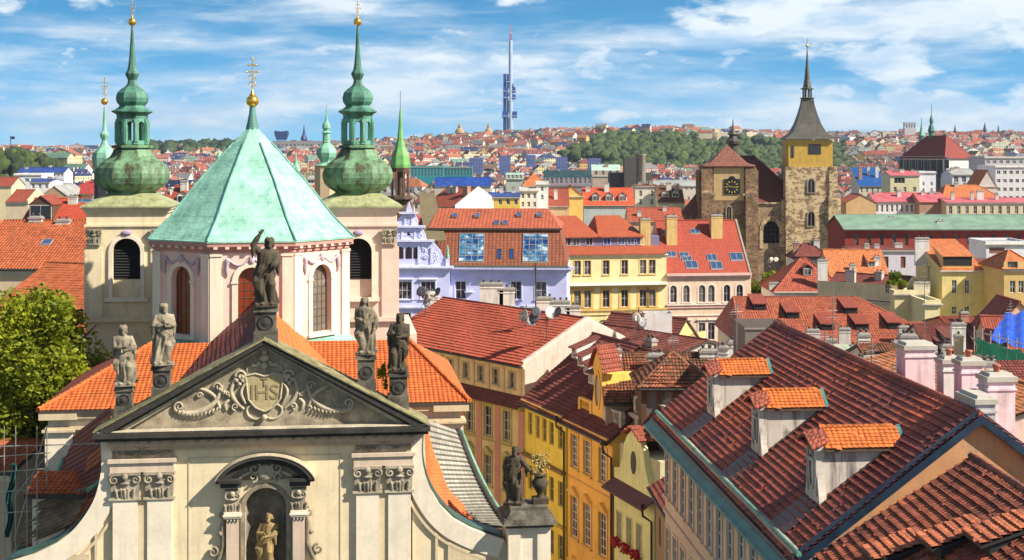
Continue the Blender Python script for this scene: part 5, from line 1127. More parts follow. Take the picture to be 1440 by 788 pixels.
m.build('tile_cap', tiles((0.36, 0.08, 0.04), (0.15, 0.04, 0.03), 0.33, 0.2, 0.5, flat=True), g_)
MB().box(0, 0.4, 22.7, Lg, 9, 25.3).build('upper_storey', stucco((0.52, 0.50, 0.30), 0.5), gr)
downpipe(gr, 6.6, 22.5)
for i, x in enumerate(c):
    m = MB(); rnd = random.Random(i)
    for j in range(90): m.ball((x+rnd.uniform(-.45, .45), -0.28+rnd.uniform(-.18, .18), 18.75+rnd.uniform(-.28, .3)), rnd.uniform(.05, .10), seg=6, rings=4)
    fb = m.build('flower_box', plain((0.42, 0.008, 0.02), 0.7), None); fb.location = gr.location; fb.rotation_euler = gr.rotation_euler
    tag(fb, ('red flowers on the left sill of the green gabled house', 'red flowers on the middle sill of the green gabled house', 'red flowers on the right sill of the green gabled house')[i], 'flower box', 'flower boxes of the green house')
# dark end house of the row
a, b = (9.1, 90.2), (9.55, 79.0); c = cols(a, b, (924, 931)); 
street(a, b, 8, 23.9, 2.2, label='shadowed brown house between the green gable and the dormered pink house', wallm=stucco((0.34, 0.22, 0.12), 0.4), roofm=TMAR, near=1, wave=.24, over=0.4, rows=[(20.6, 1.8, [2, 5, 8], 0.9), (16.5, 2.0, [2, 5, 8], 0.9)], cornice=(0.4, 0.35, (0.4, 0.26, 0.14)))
# terrace block behind the ochre and green fronts
t0, t1 = P(868, 0, 97), P(952, 0, 91)
te = house('terrace_block', 'weathered roof terrace with stone balustrade behind the green gable', 'terrace', (8.3, 97.5), (11.1, 90.5), 5, 27.2, 0.01, stone((0.50, 0.45, 0.36), (0.12, 0.10, 0.08), 0.4), plain((0.3, 0.28, 0.26)), roof='none', cornice=(0.4, 0.25, (0.45, 0.4, 0.33)))
balustrade(te, (0, 0.2), (7.5, 0.2), 27.2, 1.15); balustrade(te, (7.4, 0.2), (7.4, 4.5), 27.2, 1.15)
hp('pavilion', 'small mossy tiled pavilion with dark glazed front on the terrace', 902, 1000, 94, 543, 498, 5.0, (0.10, 0.05, 0.03), TOLD, roof='hip', near=1, wave=0.24, lift=0.07, course=0.36, hipr=(2.3, 2.3), cornice=False, over=0.3,
   rows=[(551, 585, [917, 938, 960, 982], 16, {'fr': (0.22, 0.09, 0.04), 'bars': (0, 0)})])
hp('townhouse', 'mossy red tiled roof rising behind the terrace pavilion', 852, 1012, 99, 566, 499, 11, (0.36, 0.28, 0.2), TOLD, near=1, wave=0.24, lift=0.07, course=0.36, over=0.3, cornice=False, chims=[(0.12, 0.42, topz(488, 104), {'w': .9}), (0.48, 0.3, topz(494, 103), {'w': 1.2, 'col': (0.3, 0.28, 0.22)}), (0.97, 0.45, topz(490, 104), {'w': 1.0})])
# roofs behind the street row
hp('townhouse', 'dark brown-red roof with a plastered gable behind the yellow house', 742, 905, 124, 506, 462, 14, (0.45, 0.40, 0.33), TMAR, near=1, wave=0.24, over=0.3, d2=112, chims=[(0.75, 0.3, topz(470, 120), {'w': 0.9, 'col': (0.36, 0.32, 0.25)})])
hp('townhouse', 'yellow gabled house with one window beside the tall white chimney', 935, 992, 130, 497, 450, 8, (0.72, 0.50, 0.20), TMAR, roof='gable_y', over=0.3, rows=[(471, 488, [967], 13, {'fr': (0.1, 0.08, 0.05)})], cornice=False, d2=136, near=1, lowz=0)
hp('chimney_block', 'tall plain white chimney block standing above the dark roofs', 906, 945, 126, 441, 441, 2.2, (0.72, 0.70, 0.68), plain((0.2, 0.2, 0.2)), cat='chimney', roof='none', cornice=False, lowz=18)
hp('townhouse', 'low house with a weathered grey wall beside the pink facade', 1048, 1114, 92, 461, 461, 5, (0.20, 0.17, 0.15), plain((0.2, 0.16, 0.12)), roof='none', cornice=(0.2, 0.08, (0.3, 0.27, 0.22)), chims=[])
# ---------------------------------------------------------------- the periwinkle house
PW = stucco((0.60, 0.62, 0.95), 0.08, 1, 0.1, (0.3, 0.3, 0.5)); PWL = (0.70, 0.72, 0.97)
dB = 190.0
pw = hp('townhouse', 'periwinkle blue house with a brown mansard roof and large glazed roof bays', 633, 797, dB, 374, 374, 16, PW, TBRN, roof='none', d2=189,
   rows=[(396, 421, [648, 697, 726, 761], 15, {'trim': PWL, 'hood': 0.1, 'bars': (1, 1), 'fr': (0.75, 0.75, 0.85)}), (440, 466, [648, 672, 697, 726, 761], 15, {'trim': PWL, 'hood': 0.1})], cornice=(0.9, 0.9, (0.60, 0.62, 0.93)), strings=[(topz(432, dB), 0.25, 0.25, PWL)])
wB = (797-633)*dB/CF; ze_ = topz(374, dB)
def mansard(parent, w, D, ze, z1, in1, z2, in2, mat1, mat2, eave=0.5, xl=0.0, xr=0.0, nm='mansard_roof'):
    m = MB(); slab(m, [(-0.1, -eave, ze+0.05), (w+0.1, -eave, ze+0.05), (w-xr, in1, z1), (xl, in1, z1)], 0.2); m.add([(xl, in1, z1), (-0.1, -eave, ze), (0, D, ze), (xl, D-in1, z1)], [(0, 1, 2, 3)]); m.add([(w-xr, in1, z1), (w+0.1, -eave, ze), (w, D, ze), (w-xr, D-in1, z1)], [(3, 2, 1, 0)])
    a = m.build(nm, mat1, parent); m = MB(); y = D/2
    slab(m, [(xl-0.2, in1-0.3, z1+0.12), (w-xr+0.2, in1-0.3, z1+0.12), (w-xr-in2, y, z2), (xl+in2*.3, y, z2)], 0.2); slab(m, [(w-xr+0.2, in1-0.3, z1+0.12), (w-xr+0.2, D, z1+.1), (w-xr-in2, y, z2)], 0.2); slab(m, [(w-xr, D, z1), (xl, D, z1), (xl+in2*.3, y, z2), (w-xr-in2, y, z2)], 0.2)
    m.add([(xl, in1, z1), (xl, D, z1), (xl+in2*.3, y, z2)], [(0, 1, 2)])
    b = m.build('upper_roof', mat2, parent); MB().box(xl-0.3, in1-0.42, z1-0.12, w-xr+0.3, in1-0.25, z1+0.14).build('gutter', plain((0.06, 0.05, 0.04)), parent); return a, b
mansard(pw, wB, 16, ze_, topz(322, dB+2), 2.0, topz(293, dB+8), 1.9, TBRN, tiles((0.42, 0.10, 0.045), (0.27, 0.06, 0.03), 0.4, 0.5, 0.3, vary=0.3), xl=-3.0, xr=1.0)
MB().box(-0.3, -0.95, ze_-0.05, wB+0.3, -0.45, ze_+0.12).build('gutter', plain((0.16, 0.14, 0.08)), pw)
@cached
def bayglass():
    t = NT('bay_glass'); v = t.noise(.55, 3, .6, stretch=(1, 1, 1.6)); cr = t.n('ShaderNodeValToRGB'); e = cr.color_ramp.elements; e[0].position = .40; e[0].color = (0.012, 0.04, 0.18, 1); e[1].position = .62; e[1].color = (0.62, 0.68, 0.70, 1)  # sky reflection painted into the pane colour as a blue-to-white blend
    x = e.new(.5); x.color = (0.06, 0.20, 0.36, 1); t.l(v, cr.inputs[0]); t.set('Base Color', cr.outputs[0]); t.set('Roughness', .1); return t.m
an = math.atan2(topz(322, dB+2)-ze_, 2.5)
for xp in (645, 735): skylight(pw, slope_M((xp-633)*dB/CF, -0.2, ze_+0.6, an), 3.4, 4.1, (0.40, 0.36, 0.30), bayglass(), 4, 5)
for xp in (699, 716): skylight(pw, slope_M((xp-633)*dB/CF, 0.05, ze_+0.95, an), 0.6, 1.4, (0.1, 0.08, 0.07), GLB)
an2 = math.atan2(topz(293, dB+8)-topz(322, dB+2), 6.0)
for xp, tt in ((630, .5), (662, .5), (723, .55), (752, .55), (692, .15), (704, .15)): skylight(pw, slope_M((xp-633)*dB/CF, 1.8+6*tt, topz(322, dB+2)+(topz(293, dB+8)-topz(322, dB+2))*tt+0.2, an2), 0.75, 1.0, (0.25, 0.22, 0.2), GLB)
m = MB(); x = (754-633)*dB/CF; m.tube([(x, -0.9, ze_-8), (x, -0.9, ze_+0.5)], 0.10, 6); m.build('downpipe', plain(DKF), pw)
for xp in (660, 709): m = MB(); x = (xp-633)*dB/CF; m.box(x-1.2/2, -0.5, topz(411, dB), x+1.2/2, -0.002, topz(410, dB)); m.tube([(x, -.3, topz(408, dB)), (x, -0.35, topz(400, dB)), (x+.2, -.3, topz(397, dB))], .07, 5); m.build('wall_bracket', PW, pw)
# gabled left part
gb = hp('townhouse', 'periwinkle blue house front with a stepped renaissance gable and stucco ornament', 545, 632, dB-1.2, 374, 374, 14, PW, TBRN, roof='none', rows=[(396, 421, [569, 602], 20, {'trim': PWL, 'hood': 0.1, 'bars': (2, 1), 'fr': (0.75, 0.75, 0.85)}), (440, 466, [569, 602], 18, {'trim': PWL})],
        cornice=(0.6, 0.6, PWL), strings=[(topz(432, dB), 0.25, 0.35, PWL)])
gz = lambda y: topz(y, dB-1.2); gx = lambda p: (p-545)*(dB-1.2)/CF
pr_ = [(gx(545), gz(374)), (gx(632), gz(374)), (gx(631), gz(368)), (gx(624), gz(362)), (gx(619), gz(352)), (gx(610), gz(342)), (gx(606), gz(340)), (gx(600), gz(338)), (gx(598), gz(330)), (gx(594), gz(322)), (gx(588), gz(319)), (gx(587), gz(308)), (gx(583), gz(301)), (gx(579), gz(299)), (gx(578), gz(293)), (gx(575), gz(284)), (gx(572), gz(293)), (gx(571), gz(299)), (gx(567), gz(301)), (gx(560), gz(308)), (gx(556), gz(319)), (gx(552), gz(338)), (gx(545), gz(345))]
m = MB(); m.extrude(pr_, 0, 0.5); g_ = m.build('stepped_gable', PW, gb)
m = MB()
for y, x0, x1 in ((340, 545, 611), (320, 553, 598), (301, 562, 588)): m.box(gx(x0), -0.45, gz(y), gx(x1), -0.002, gz(y)+0.28)
for x, y0, y1 in ((589, 370, 342), (607, 370, 348), (566, 338, 322), (584, 338, 322), (570, 318, 303), (580, 318, 303)): m.box(gx(x)-0.15, -0.15, gz(y0), gx(x)+0.15, -0.003, gz(y1))
m.build('moulding', stucco(PWL, 0.1), g_)
m = MB(); rnd = random.Random(5)
for x, y in [(598, 362), (598, 350), (612, 360), (570, 330), (590, 330), (575, 310), (580, 330), (560, 331), (612, 366)]:
    for i in range(3): spiral(m, gx(x)+rnd.uniform(-.2, .2), gz(y)+rnd.uniform(-.3, .3), rnd.uniform(.25, .4), 1.2, rnd.random()*6, rnd.choice((-1, 1)), .07, -0.05, n=14)
m.build('stucco_ornament', stucco(PWL, 0.1), g_)
for x in (563, 575, 586):
    m = MB(); N = 10; r_ = 0.42; cx = gx(x); z0, z1 = gz(364), gz(352); m.extrude([(cx-r_, z0), (cx+r_, z0)]+[(cx+r_*math.cos(PI*i/N), z1+r_*math.sin(PI*i/N)) for i in range(N+1)], -0.03, -0.001); m.build('window', plain((0.03, 0.02, 0.03), 0.3), g_)
m = MB(); m.ball((gx(575), -0.01, gz(329)), 0.24, (1, .3, 1)); m.build('oculus', plain((0.03, 0.02, 0.03), 0.3), g_)
m = MB(); x = gx(629.5); m.box(x-.25, -.3, gz(374), x+.25, .2, gz(364)); m.lathe([(.22, gz(364)), (.3, gz(360)), (.12, gz(356)), (.2, gz(353)), (.04, gz(344))], 10, (x, 0), 1); m.build('finial', [stucco(PWL), copper()], g_)
m = MB(); slab(m, [(gx(597), .5, gz(338)), (gx(606)+2, .5, gz(338)), (gx(592)+1, 14, gz(291)+1.5), (gx(579), 14, gz(291)+1.5)], .2); m.build('side_roof', plain((0.16, 0.13, 0.07)), gb)
MB().box(gx(545), 0.5, gz(374), gx(600), 14, gz(332)).build('attic', plain((0.14, 0.11, 0.08)), gb)
# white chimneys in front of the periwinkle facade belong to the house behind the long red roof
hb = hp('townhouse', 'low house mostly hidden behind the long red roof, with white chimney stacks', 640, 800, 150, 470, 452, 10, (0.6, 0.58, 0.55), TRED, over=0.3)
for x, y0, w_ in ((606, 410, 1.6), (691, 397, 2.6), (713, 404, 1.7), (766, 417, 1.8), (789, 422, 2.0), (807, 429, 1.5)):
    chimney(hb, (x-640)*150/CF, 1.5, 20, topz(y0, 151.5), w_*0.95, 0.9, (0.74, 0.66, 0.62) if x != 789 else (0.7, 0.7, 0.7), 3, dirt=0.2)
# ---------------------------------------------------------------- cream / yellow house
dC = 232.0; X2 = [812, 826, 852, 878, 904, 917]; YC = (0.80, 0.66, 0.32); YO = (0.70, 0.46, 0.14)
cr = hp('townhouse', 'cream and yellow neo-baroque house with red attic roofs', 796, 937, dC, 358, 358, 15, stucco((0.82, 0.66, 0.34), 0.08), TFLAT, roof='none', d2=235,
   rows=[(366, 386, X2, 9.5, {'bars': (1, 1), 'fr': (0.6, 0.5, 0.45), 'trim': (0.80, 0.58, 0.22), 'tw': .12}), (408, 432, X2, 10, {'bars': (1, 1), 'fr': (0.6, 0.5, 0.45), 'trim': (.74, .46, .12), 'hood': .15, 'tw': .42}), (452, 474, X2, 10, {'bars': (1, 1), 'trim': YC, 'ped': 1}), (492, 514, X2, 10, {'bars': (1, 1), 'trim': YC})],
   cornice=(0.35, 0.3, (0.84, 0.74, 0.5)), strings=[(topz(408, dC)+.5, 0.5, 0.12, YO), (topz(402, dC), 0.35, 0.95, (0.85, 0.82, 0.72)), (topz(405, dC), 0.3, 0.6, YO), (topz(438, dC), 0.3, 0.3, YO), (topz(444, dC), 0.25, 0.2, YC), (topz(480, dC), 0.3, 0.3, YO)])
wC = 141*dC/CF+0.2; zC = topz(358, dC)
m = MB(); slab(m, [(-0.3, -0.5, zC), (wC+0.2, -0.5, zC), (wC+0.2, 3, topz(346, dC+3)), (-0.3, 3, topz(346, dC+3))], 0.15); m.build('roof', TFLAT, cr)
m = MB(); m.box(0.3, 2.8, zC, wC, 10, topz(333, dC+3)); m.build('attic', stucco((0.18, 0.16, 0.28), 0.2), cr)
for i, xp in enumerate((803, 816, 835, 861, 882, 896, 910)): window(cr, 1.25, 1.25, T((xp-796)*dC/CF-0.6, 2.72, topz(345.5, dC+3)), (0.75, 0.74, 0.72), GLB if i > 2 else GLD, (1, 0), sill=0)
zA2, zR2 = topz(333, dC+3), topz(303.5, dC+8)
for x0, x1 in ((781, 848), (849, 914)):
    a_, b_ = (x0-796)*dC/CF, (x1-796)*dC/CF; m = MB(); q = 1.8
    slab(m, [(a_-.2, 2.2, zA2), (b_+.2, 2.2, zA2), (b_-2.6, 8, zR2), (a_+.6, 8, zR2)], .15); slab(m, [(b_+.2, 2.2, zA2), (b_+.2, 13, zA2), (b_-2.6, 8, zR2)], .15); slab(m, [(b_+.2, 13, zA2), (a_-.2, 13, zA2), (a_+.6, 8, zR2), (b_-2.6, 8, zR2)], .15); slab(m, [(a_-.2, 13, zA2), (a_-.2, 2.2, zA2), (a_+.6, 8, zR2)], .15)
    m.build('roof', TFLAT, cr)
# ---------------------------------------------------------------- pink house
X3 = [947, 965, 987, 1000, 1022, 1040]; PK = (0.74, 0.50, 0.42); PKL = (0.80, 0.66, 0.58)
YB = (0.62, 0.42, 0.16)
pk = hp('townhouse', 'pink stucco house with arched white windows and a steep red roof full of roof windows', 937, 1056, 235, 384, 311, 16, stucco((0.74, 0.54, 0.40), 0.1), tiles((0.36, 0.055, 0.028), (0.26, 0.04, 0.02), 0.4, 0.3, 0.2, vary=0.25), d2=237,
   rows=[(401, 425, X3, 9.5, {'arch': True, 'bars': (1, 1), 'trim': PKL, 'fr': (0.5, 0.42, 0.38), 'tw': .25}), (454, 478, X3, 9.5, {'bars': (1, 1), 'trim': PKL, 'fr': (0.5, 0.42, 0.38), 'hood': .2, 'tw': .25}), (500, 522, X3, 9.5, {'bars': (1, 1), 'trim': PKL})],
   cornice=(0.9, 0.6, (0.72, 0.46, 0.40)), strings=[(topz(433, 236), 0.5, 0.2, (0.68, 0.40, 0.32)), (topz(429, 236), 0.2, 0.35, PKL), (topz(444, 236), 0.15, 0.15, PKL), (topz(487, 236), 0.5, 0.2, (0.66, 0.36, 0.28))], over=0.4,
   chims=[(-0.2, 0.2, topz(307, 238), {'w': 1.7, 'd': 1.2, 'col': YB, 'dirt': .8}), (0.14, 0.3, topz(303, 240), {'w': 1.8, 'd': 1.3, 'col': YB, 'dirt': .8}), (0.7, 0.36, topz(302, 241), {'w': 2.0, 'd': 1.3, 'col': YB, 'dirt': .8})],
   skys=[(0.05, .30, 1.6, 1.1, 2), (.05, .72, 1.0, 1, 2), (0.12, .72, 1.6, 1.0, 2), (0.40, .74, 1.6, 1.0, 2), (0.22, .22, 1.7, 1.0, 2), (0.25, .08, 2.0, 1.5, 2), (0.20, .28, 1.6, 1.1, 2), (0.52, .22, 1.7, 1.3, 2), (0.54, .06, 2.0, 1.5, 2), (0.80, .22, 2.2, 1.6, 2)], parapet=(('r',), 0.3, (0.26, 0.25, 0.19)))
# ---------------------------------------------------------------- beige-pink house with three dormers (foreground right)
A = Vector((8.3, 77.0)); B = Vector((10.45, 50.1)); L1 = (B-A).length; ZE, RS, DP = 31.0, 4.6, 12.3
NR = tiles((0.50, 0.10, 0.04), (0.22, 0.045, 0.035), 0.30, 0.22, 0.9, vary=0.6, moss=0.25, bump=0.3)
BW = stucco((0.70, 0.52, 0.38), 0.2, 1, 0.25)
xs_ = [L1-1.6-i*2.05 for i in range(13)]
rh = house('townhouse', 'beige pink corner house with three white dormers on a striped red roof', 'house', A, B, DP, ZE, RS, BW, NR, near=1, wave=0.22, course=0.30, lift=0.08, wamp=0.02, over=0.62, ops_d=0.08, wtrim=None,
    rows=[(26.6, 2.5, xs_, 1.0, {'bars': (1, 3), 'fr': (0.62, 0.60, 0.62), 'trim': (0.72, 0.56, 0.42), 'tw': .14}), (22.3, 2.6, xs_, 1.0, {'bars': (1, 3), 'trim': (0.72, 0.56, 0.42), 'tw': .14}), (18, 2.6, xs_, 1.0, {'bars': (1, 3)})], cornice=(0.7, 0.5, (0.66, 0.46, 0.34)), strings=[(25.6, 0.2, 0.12, (0.68, 0.52, 0.4))])
TEAL = copper((0.05, 0.22, 0.20), (0.02, 0.06, 0.08), 0.5, 0.6); NAVY = plain((0.015, 0.035, 0.07), 0.45, 0.2, 0.5)
slp = RS/(DP/2)
m = MB(); slab(m, [(-0.4, -1.05, ZE-0.62*slp-0.30), (L1+0.3, -1.05, ZE-0.62*slp-0.30), (L1+0.3, -0.35, ZE-0.35*slp+0.11), (-0.4, -0.35, ZE-0.35*slp+0.11)], 0.05); m.build('copper_eave', TEAL, rh)
m = MB(); m.tube([(-0.4, -0.42, ZE-0.42*slp+0.24), (L1+0.3, -0.42, ZE-0.42*slp+0.24)], 0.10, 8); m.tube([(-0.4, -1.08, ZE-0.62*slp-0.36), (L1+0.3, -1.08, ZE-0.62*slp-0.36)], 0.08, 8); m.build('gutter', copper((0.10, 0.28, 0.22), (0.03, 0.06, 0.05), 0.5), rh)
m = MB()                                         # dark flashing up the gable verge, both slopes
for ya, za, yb, zb in ((-0.6, ZE-0.6*slp, DP/2, ZE+RS), (DP/2, ZE+RS, DP+.5, ZE-.5*slp)):
    n = 8
    m.add([(L1-0.06, ya, za+0.14), (L1+0.22, ya, za+0.14), (L1+0.22, yb, zb+0.14), (L1-0.06, yb, zb+0.14), (L1-0.06, ya, za+0.30), (L1+0.22, ya, za+0.27), (L1+0.22, yb, zb+0.27), (L1-0.06, yb, zb+0.27)], [(3,2,1,0),(4,5,6,7),(0,1,5,4),(1,2,6,5),(2,3,7,6),(3,0,4,7)])
    m.add([(L1+0.02, ya, za-0.2), (L1+0.32, ya, za-0.2), (L1+0.32, yb, zb-0.2), (L1+0.02, yb, zb-0.2), (L1+0.02, ya, za+0.14), (L1+0.32, ya, za+0.139), (L1+0.32, yb, zb+0.139), (L1+0.02, yb, zb+0.14)], [(3,2,1,0),(0,1,5,4),(1,2,6,5),(2,3,7,6),(3,0,4,7)])
m.build('flashing', NAVY, rh)
m = MB(); m.poly([(L1+0.012, -0.0, 20), (L1+0.012, DP, 20), (L1+0.012, DP, ZE), (L1+0.012, DP/2, ZE+RS), (L1+0.012, 0, ZE)]); m.build('gable_plaster', stucco((0.56, 0.28, 0.13), 1.3, 1.6, 1.0, (0.24, 0.20, 0.15)), rh)
DW = stucco((0.60, 0.54, 0.47), 1.2, 2.0, 1.8, (0.15, 0.13, 0.13)); DR = tiles((0.62, 0.17, 0.03), (0.42, 0.10, 0.03), 0.20, 0.2, 0.3, vary=0.35, bump=0.3)
def big_dormer(s, y0, ln, hh=2.35, wd=1.4):
    """narrow plastered front with an oval light, plain cheeks, gabled tile roof, hood of pantiles over the front"""
    zb = ZE+slp*y0; zt = zb+hh; w2 = wd/2; root = rh
    m = MB(); m.M = T(s, y0, 0)
    fp = smooth([(-w2-.22, zb-.4), (-w2-.2, zb+.35), (-w2-.02, zb+.9), (-w2+.06, zb+1.5), (-w2+.05, zt)], 3); fp2 = [(-x, z) for x, z in fp][::-1]
    m.extrude((fp+fp2)[::-1], 0.0, 0.28); m.box(-w2+.10, 0.28, zb-.4, w2-.10, ln, zt)
    do = m.build('dormer', DW, root)
    m = MB(); m.M = T(s, y0, 0)
    m.box(-w2-.02, -.10, zt-.16, w2+.02, .36, zt).box(-w2+.05, -.05, zb+.5, -w2+.25, -.002, zt-.16).box(w2-.25, -.05, zb+.5, w2-.05, -.002, zt-.16).box(-.42, -.12, zt-.62, .42, -.002, zt-.52).box(-w2-.28, -.09, zb-.35, w2+.28, -.002, zb+.12); m.build('moulding', DW, do)
    m = MB(); m.M = T(s, y0, 0); N = 18; o1 = [(.27*math.cos(2*PI*i/N), zb+1.35+.62*math.sin(2*PI*i/N)) for i in range(N)]; o2 = [(.36*math.cos(2*PI*i/N), zb+1.35+.72*math.sin(2*PI*i/N)) for i in range(N)]
    for i in range(N): m.extrude([o1[i], o2[i], o2[(i+1) % N], o1[(i+1) % N]], -.06, -.002)
    m.poly([(x, -.012, z) for x, z in o1], 1); m.build('oval_window', [DW, plain((0.05, 0.06, 0.09), 0.2)], do)
    rh_ = .55; ov_ = .14; pl = [[(w2+ov_, .25, zt-.08), (w2+ov_, ln+.1, zt-.08), (0, ln+.1, zt+rh_), (0, .25, zt+rh_)], [(-w2-ov_, ln+.1, zt-.08), (-w2-ov_, .25, zt-.08), (0, .25, zt+rh_), (0, ln+.1, zt+rh_)]]
    m = MB(); m.M = T(s, y0, 0)
    for q in pl: slab(m, q, .1, 0)
    m2 = MB(); m2.M = m.M
    for q in pl: tilesheet(m2, q, .19, .2, .035, .035, 0)
    ridgecap(m2, (0, .25, zt+rh_+.03), (0, ln, zt+rh_+.03), .10, 0, .35)
    m.build('dormer_roof', plain((0.1, .06, .04)), do); m2.build('tiles', DR, do)
    m = MB(); m.M = T(s, y0, 0)                 # front hood of curved tiles
    for i in range(9):
        u = -1+i/4; x = u*(w2+.18); z = zt+.42-abs(u)**1.3*.34; m.tube([(x*1.0, -.32, z-.10), (x*.94, .05, z+.02), (x*.80, .38, z+.16)], [.11, .10, .085], 7)
    slab(m, [(-w2-.2, -.25, zt-.02), (w2+.2, -.25, zt-.02), (w2, .4, zt+.2), (-w2, .4, zt+.2)], .06); m.build('tile_hood', tiles((0.36, 0.075, 0.04), (0.15, .04, .03), .33, .2, .5, flat=True, moss=.3), do)
    m = MB(); m.M = T(s, y0, 0); e = ln+.1; m.extrude([(-w2-.22, zt-.3), (w2+.22, zt-.3), (w2+.22, zt-.02), (0, zt+rh_+.1), (-w2-.22, zt-.02)], e, e+.14); m.build('end_flashing', TEAL, do)
    m = MB()                                    # flashing where cheeks meet the roof
    for f in (-1, 1): m.add([(s+f*w2, y0-.1, zb+.13), (s+f*(w2+.22), y0-.1, zb+.20), (s+f*(w2+.22), y0+ln, zb+ln*slp+.20), (s+f*w2, y0+ln, zb+ln*slp+.28)], [(0, 1, 2, 3)] if f > 0 else [(3, 2, 1, 0)])
    m.add([(s-w2-.25, -.3, ZE-.3*slp+.21), (s+w2+.25, -.3, ZE-.3*slp+.21), (s+w2+.25, y0+.02, zb+.22), (s-w2-.25, y0+.02, zb+.22)], [(0, 1, 2, 3)]); m.build('flashing', [plain((0.07, 0.03, 0.03), .5)], do)
def s_of(d): return (A.y-d)/(A.y-B.y)*L1
big_dormer(s_of(53.2), 1.05, 3.1); big_dormer(s_of(61.5), 1.05, 2.7); big_dormer(s_of(70.5), 1.05, 2.7)
for (x, y, zt_, w_, d_, c_, r_) in ((s_of(51.5)+.3, DP/2+.4, 36.3, 1.7, .7, (0.50, 0.50, 0.50), 0), (s_of(60.5), DP/2+1.6, 36.9, 1.1, 1.3, (0.80, 0.58, 0.62), 0), (s_of(56.5), DP/2+2.3, 36.8, 0.8, .9, (0.80, 0.62, 0.68), 0), (s_of(52.0), DP/2+1.5, 36.9, .95, 1.0, (0.80, 0.60, 0.66), 0), (s_of(58.3), DP/2+2.2, 36.6, .75, .75, (0.75, 0.7, 0.68), 0)):
    chimney(rh, x, y, 30, zt_, w_, d_, c_, 0 if w_ > 1 else 1, rot=PI/2*0, dirt=.6, potc=(0.4, 0.12, 0.07), capc=(.46, .43, .38))
# ---------------------------------------------------------------- lower neighbour roof (bottom right)
nb = house('townhouse', 'low house with mottled orange pantiles and black roof hatches in the bottom corner', 'house', (10.95, 49.1), (11.15, 33.0), 10.0, 31.15, 3.2, stucco((0.5, 0.4, 0.3)), tiles((0.46, 0.12, 0.05), (0.17, 0.045, 0.03), 0.34, 0.24, 0.75, vary=0.75, bump=0.25), near=1, wave=0.24, course=0.34, lift=0.09, over=0.4, roofthick=.2)
def hatch(parent, s, t, w_, ze, slope, L=1.5):
    y0 = t; z0 = ze+slope*y0+.14; m = MB(); m.M = T(s-w_/2, y0, 0); hh = .42
    m.add([(0, 0, z0), (w_, 0, z0), (w_, 0, z0+hh), (0, 0, z0+hh), (0, L, z0+L*slope), (w_, L, z0+L*slope)], [(0, 1, 2, 3), (0, 3, 4), (1, 5, 2)]); o = m.build('roof_hatch', plain((0.02, 0.025, 0.03), .6), parent)
    m = MB(); m.M = T(s-w_/2, y0, 0); q = [(-.1, -.3, z0+hh-.02), (w_+.1, -.3, z0+hh-.02), (w_+.1, L, z0+L*slope+.06), (-.1, L, z0+L*slope+.06)]; slab(m, q, .08); tilesheet(m, [(a, b, c+.01) for a, b, c in q], .34, .24, .045, .07, 1); m.build('hatch_roof', [plain((0.03, 0.03, .03)), tiles((0.50, 0.15, 0.06), (0.25, 0.07, 0.04), .34, .24, .5, vary=.6, bump=.25)], o)
for s, t in ((5.2, 2.0), (6.9, 2.9), (3.6, 0.7), (7.5, 0.6)): hatch(nb, s, t, 1.5, 31.15, .64)
m = MB(); m.tube([(-.12, -.4, 31.0), (-.12, 5, 34.35), (-.12, 10.4, 31.0)], .14, 6); m.build('flashing', plain((0.015, 0.015, 0.02), .5), nb)
# ================================================================ GOTHIC CHURCH with clock (right of centre)
GX = P(1141, 0, 380); gc = empty('gothic_church', (GX.x, 380, 0), R(-3), 'brown stone gothic church with a gold-dial clock and a yellow-topped spired tower', 'church')
q = .19; gx = lambda p: (p-1141)*q; gz = lambda y: CH-(y-HY)*q
MAS = masonry((0.42, 0.27, 0.15), (0.14, 0.08, 0.05), (0.40, 0.28, 0.17), .42, lo=.35, hi=.65); MAS2 = masonry((0.64, 0.49, 0.29), (0.22, 0.14, 0.08), (0.62, 0.47, 0.27), .42, lo=.62, hi=.62); MAS3 = masonry((0.44, 0.32, 0.19), (0.18, 0.12, 0.08), (0.42, 0.32, 0.2), .4, lo=.4, hi=.75)
SLATE = copper((0.09, 0.085, 0.07), (0.035, 0.03, 0.03), .6, .9, .6)
def lancet(m_parent, M, w, h, arch=1.6, col=None):
    m = MB(); m.M = M; r = w/2; N = 10; pts = [(0, 0), (w, 0)]+[(r+r*math.cos(PI*k/N), h-r*arch+r*arch*math.sin(PI*k/N)**.8) for k in range(N+1)]
    m.poly([(x, 0, z) for x, z in pts], 1)
    ou = [(-.3, -.2), (w+.3, -.2)]+[(r+(r+.3)*math.cos(PI*k/N), h-r*arch+(r*arch+.4)*math.sin(PI*k/N)**.8) for k in range(N+1)]
    n = len(pts)
    for i in range(n): m.extrude([pts[i], ou[i], ou[(i+1) % n], pts[(i+1) % n]][::-1], -.18, .05)
    m.box(r-.06, -.04, 0, r+.06, 0.0, h-.3); return m.build('window', [stone((.4, .33, .24), (.1, .08, .06), .4), glass((0.012, 0.012, 0.02), .0)], m_parent)
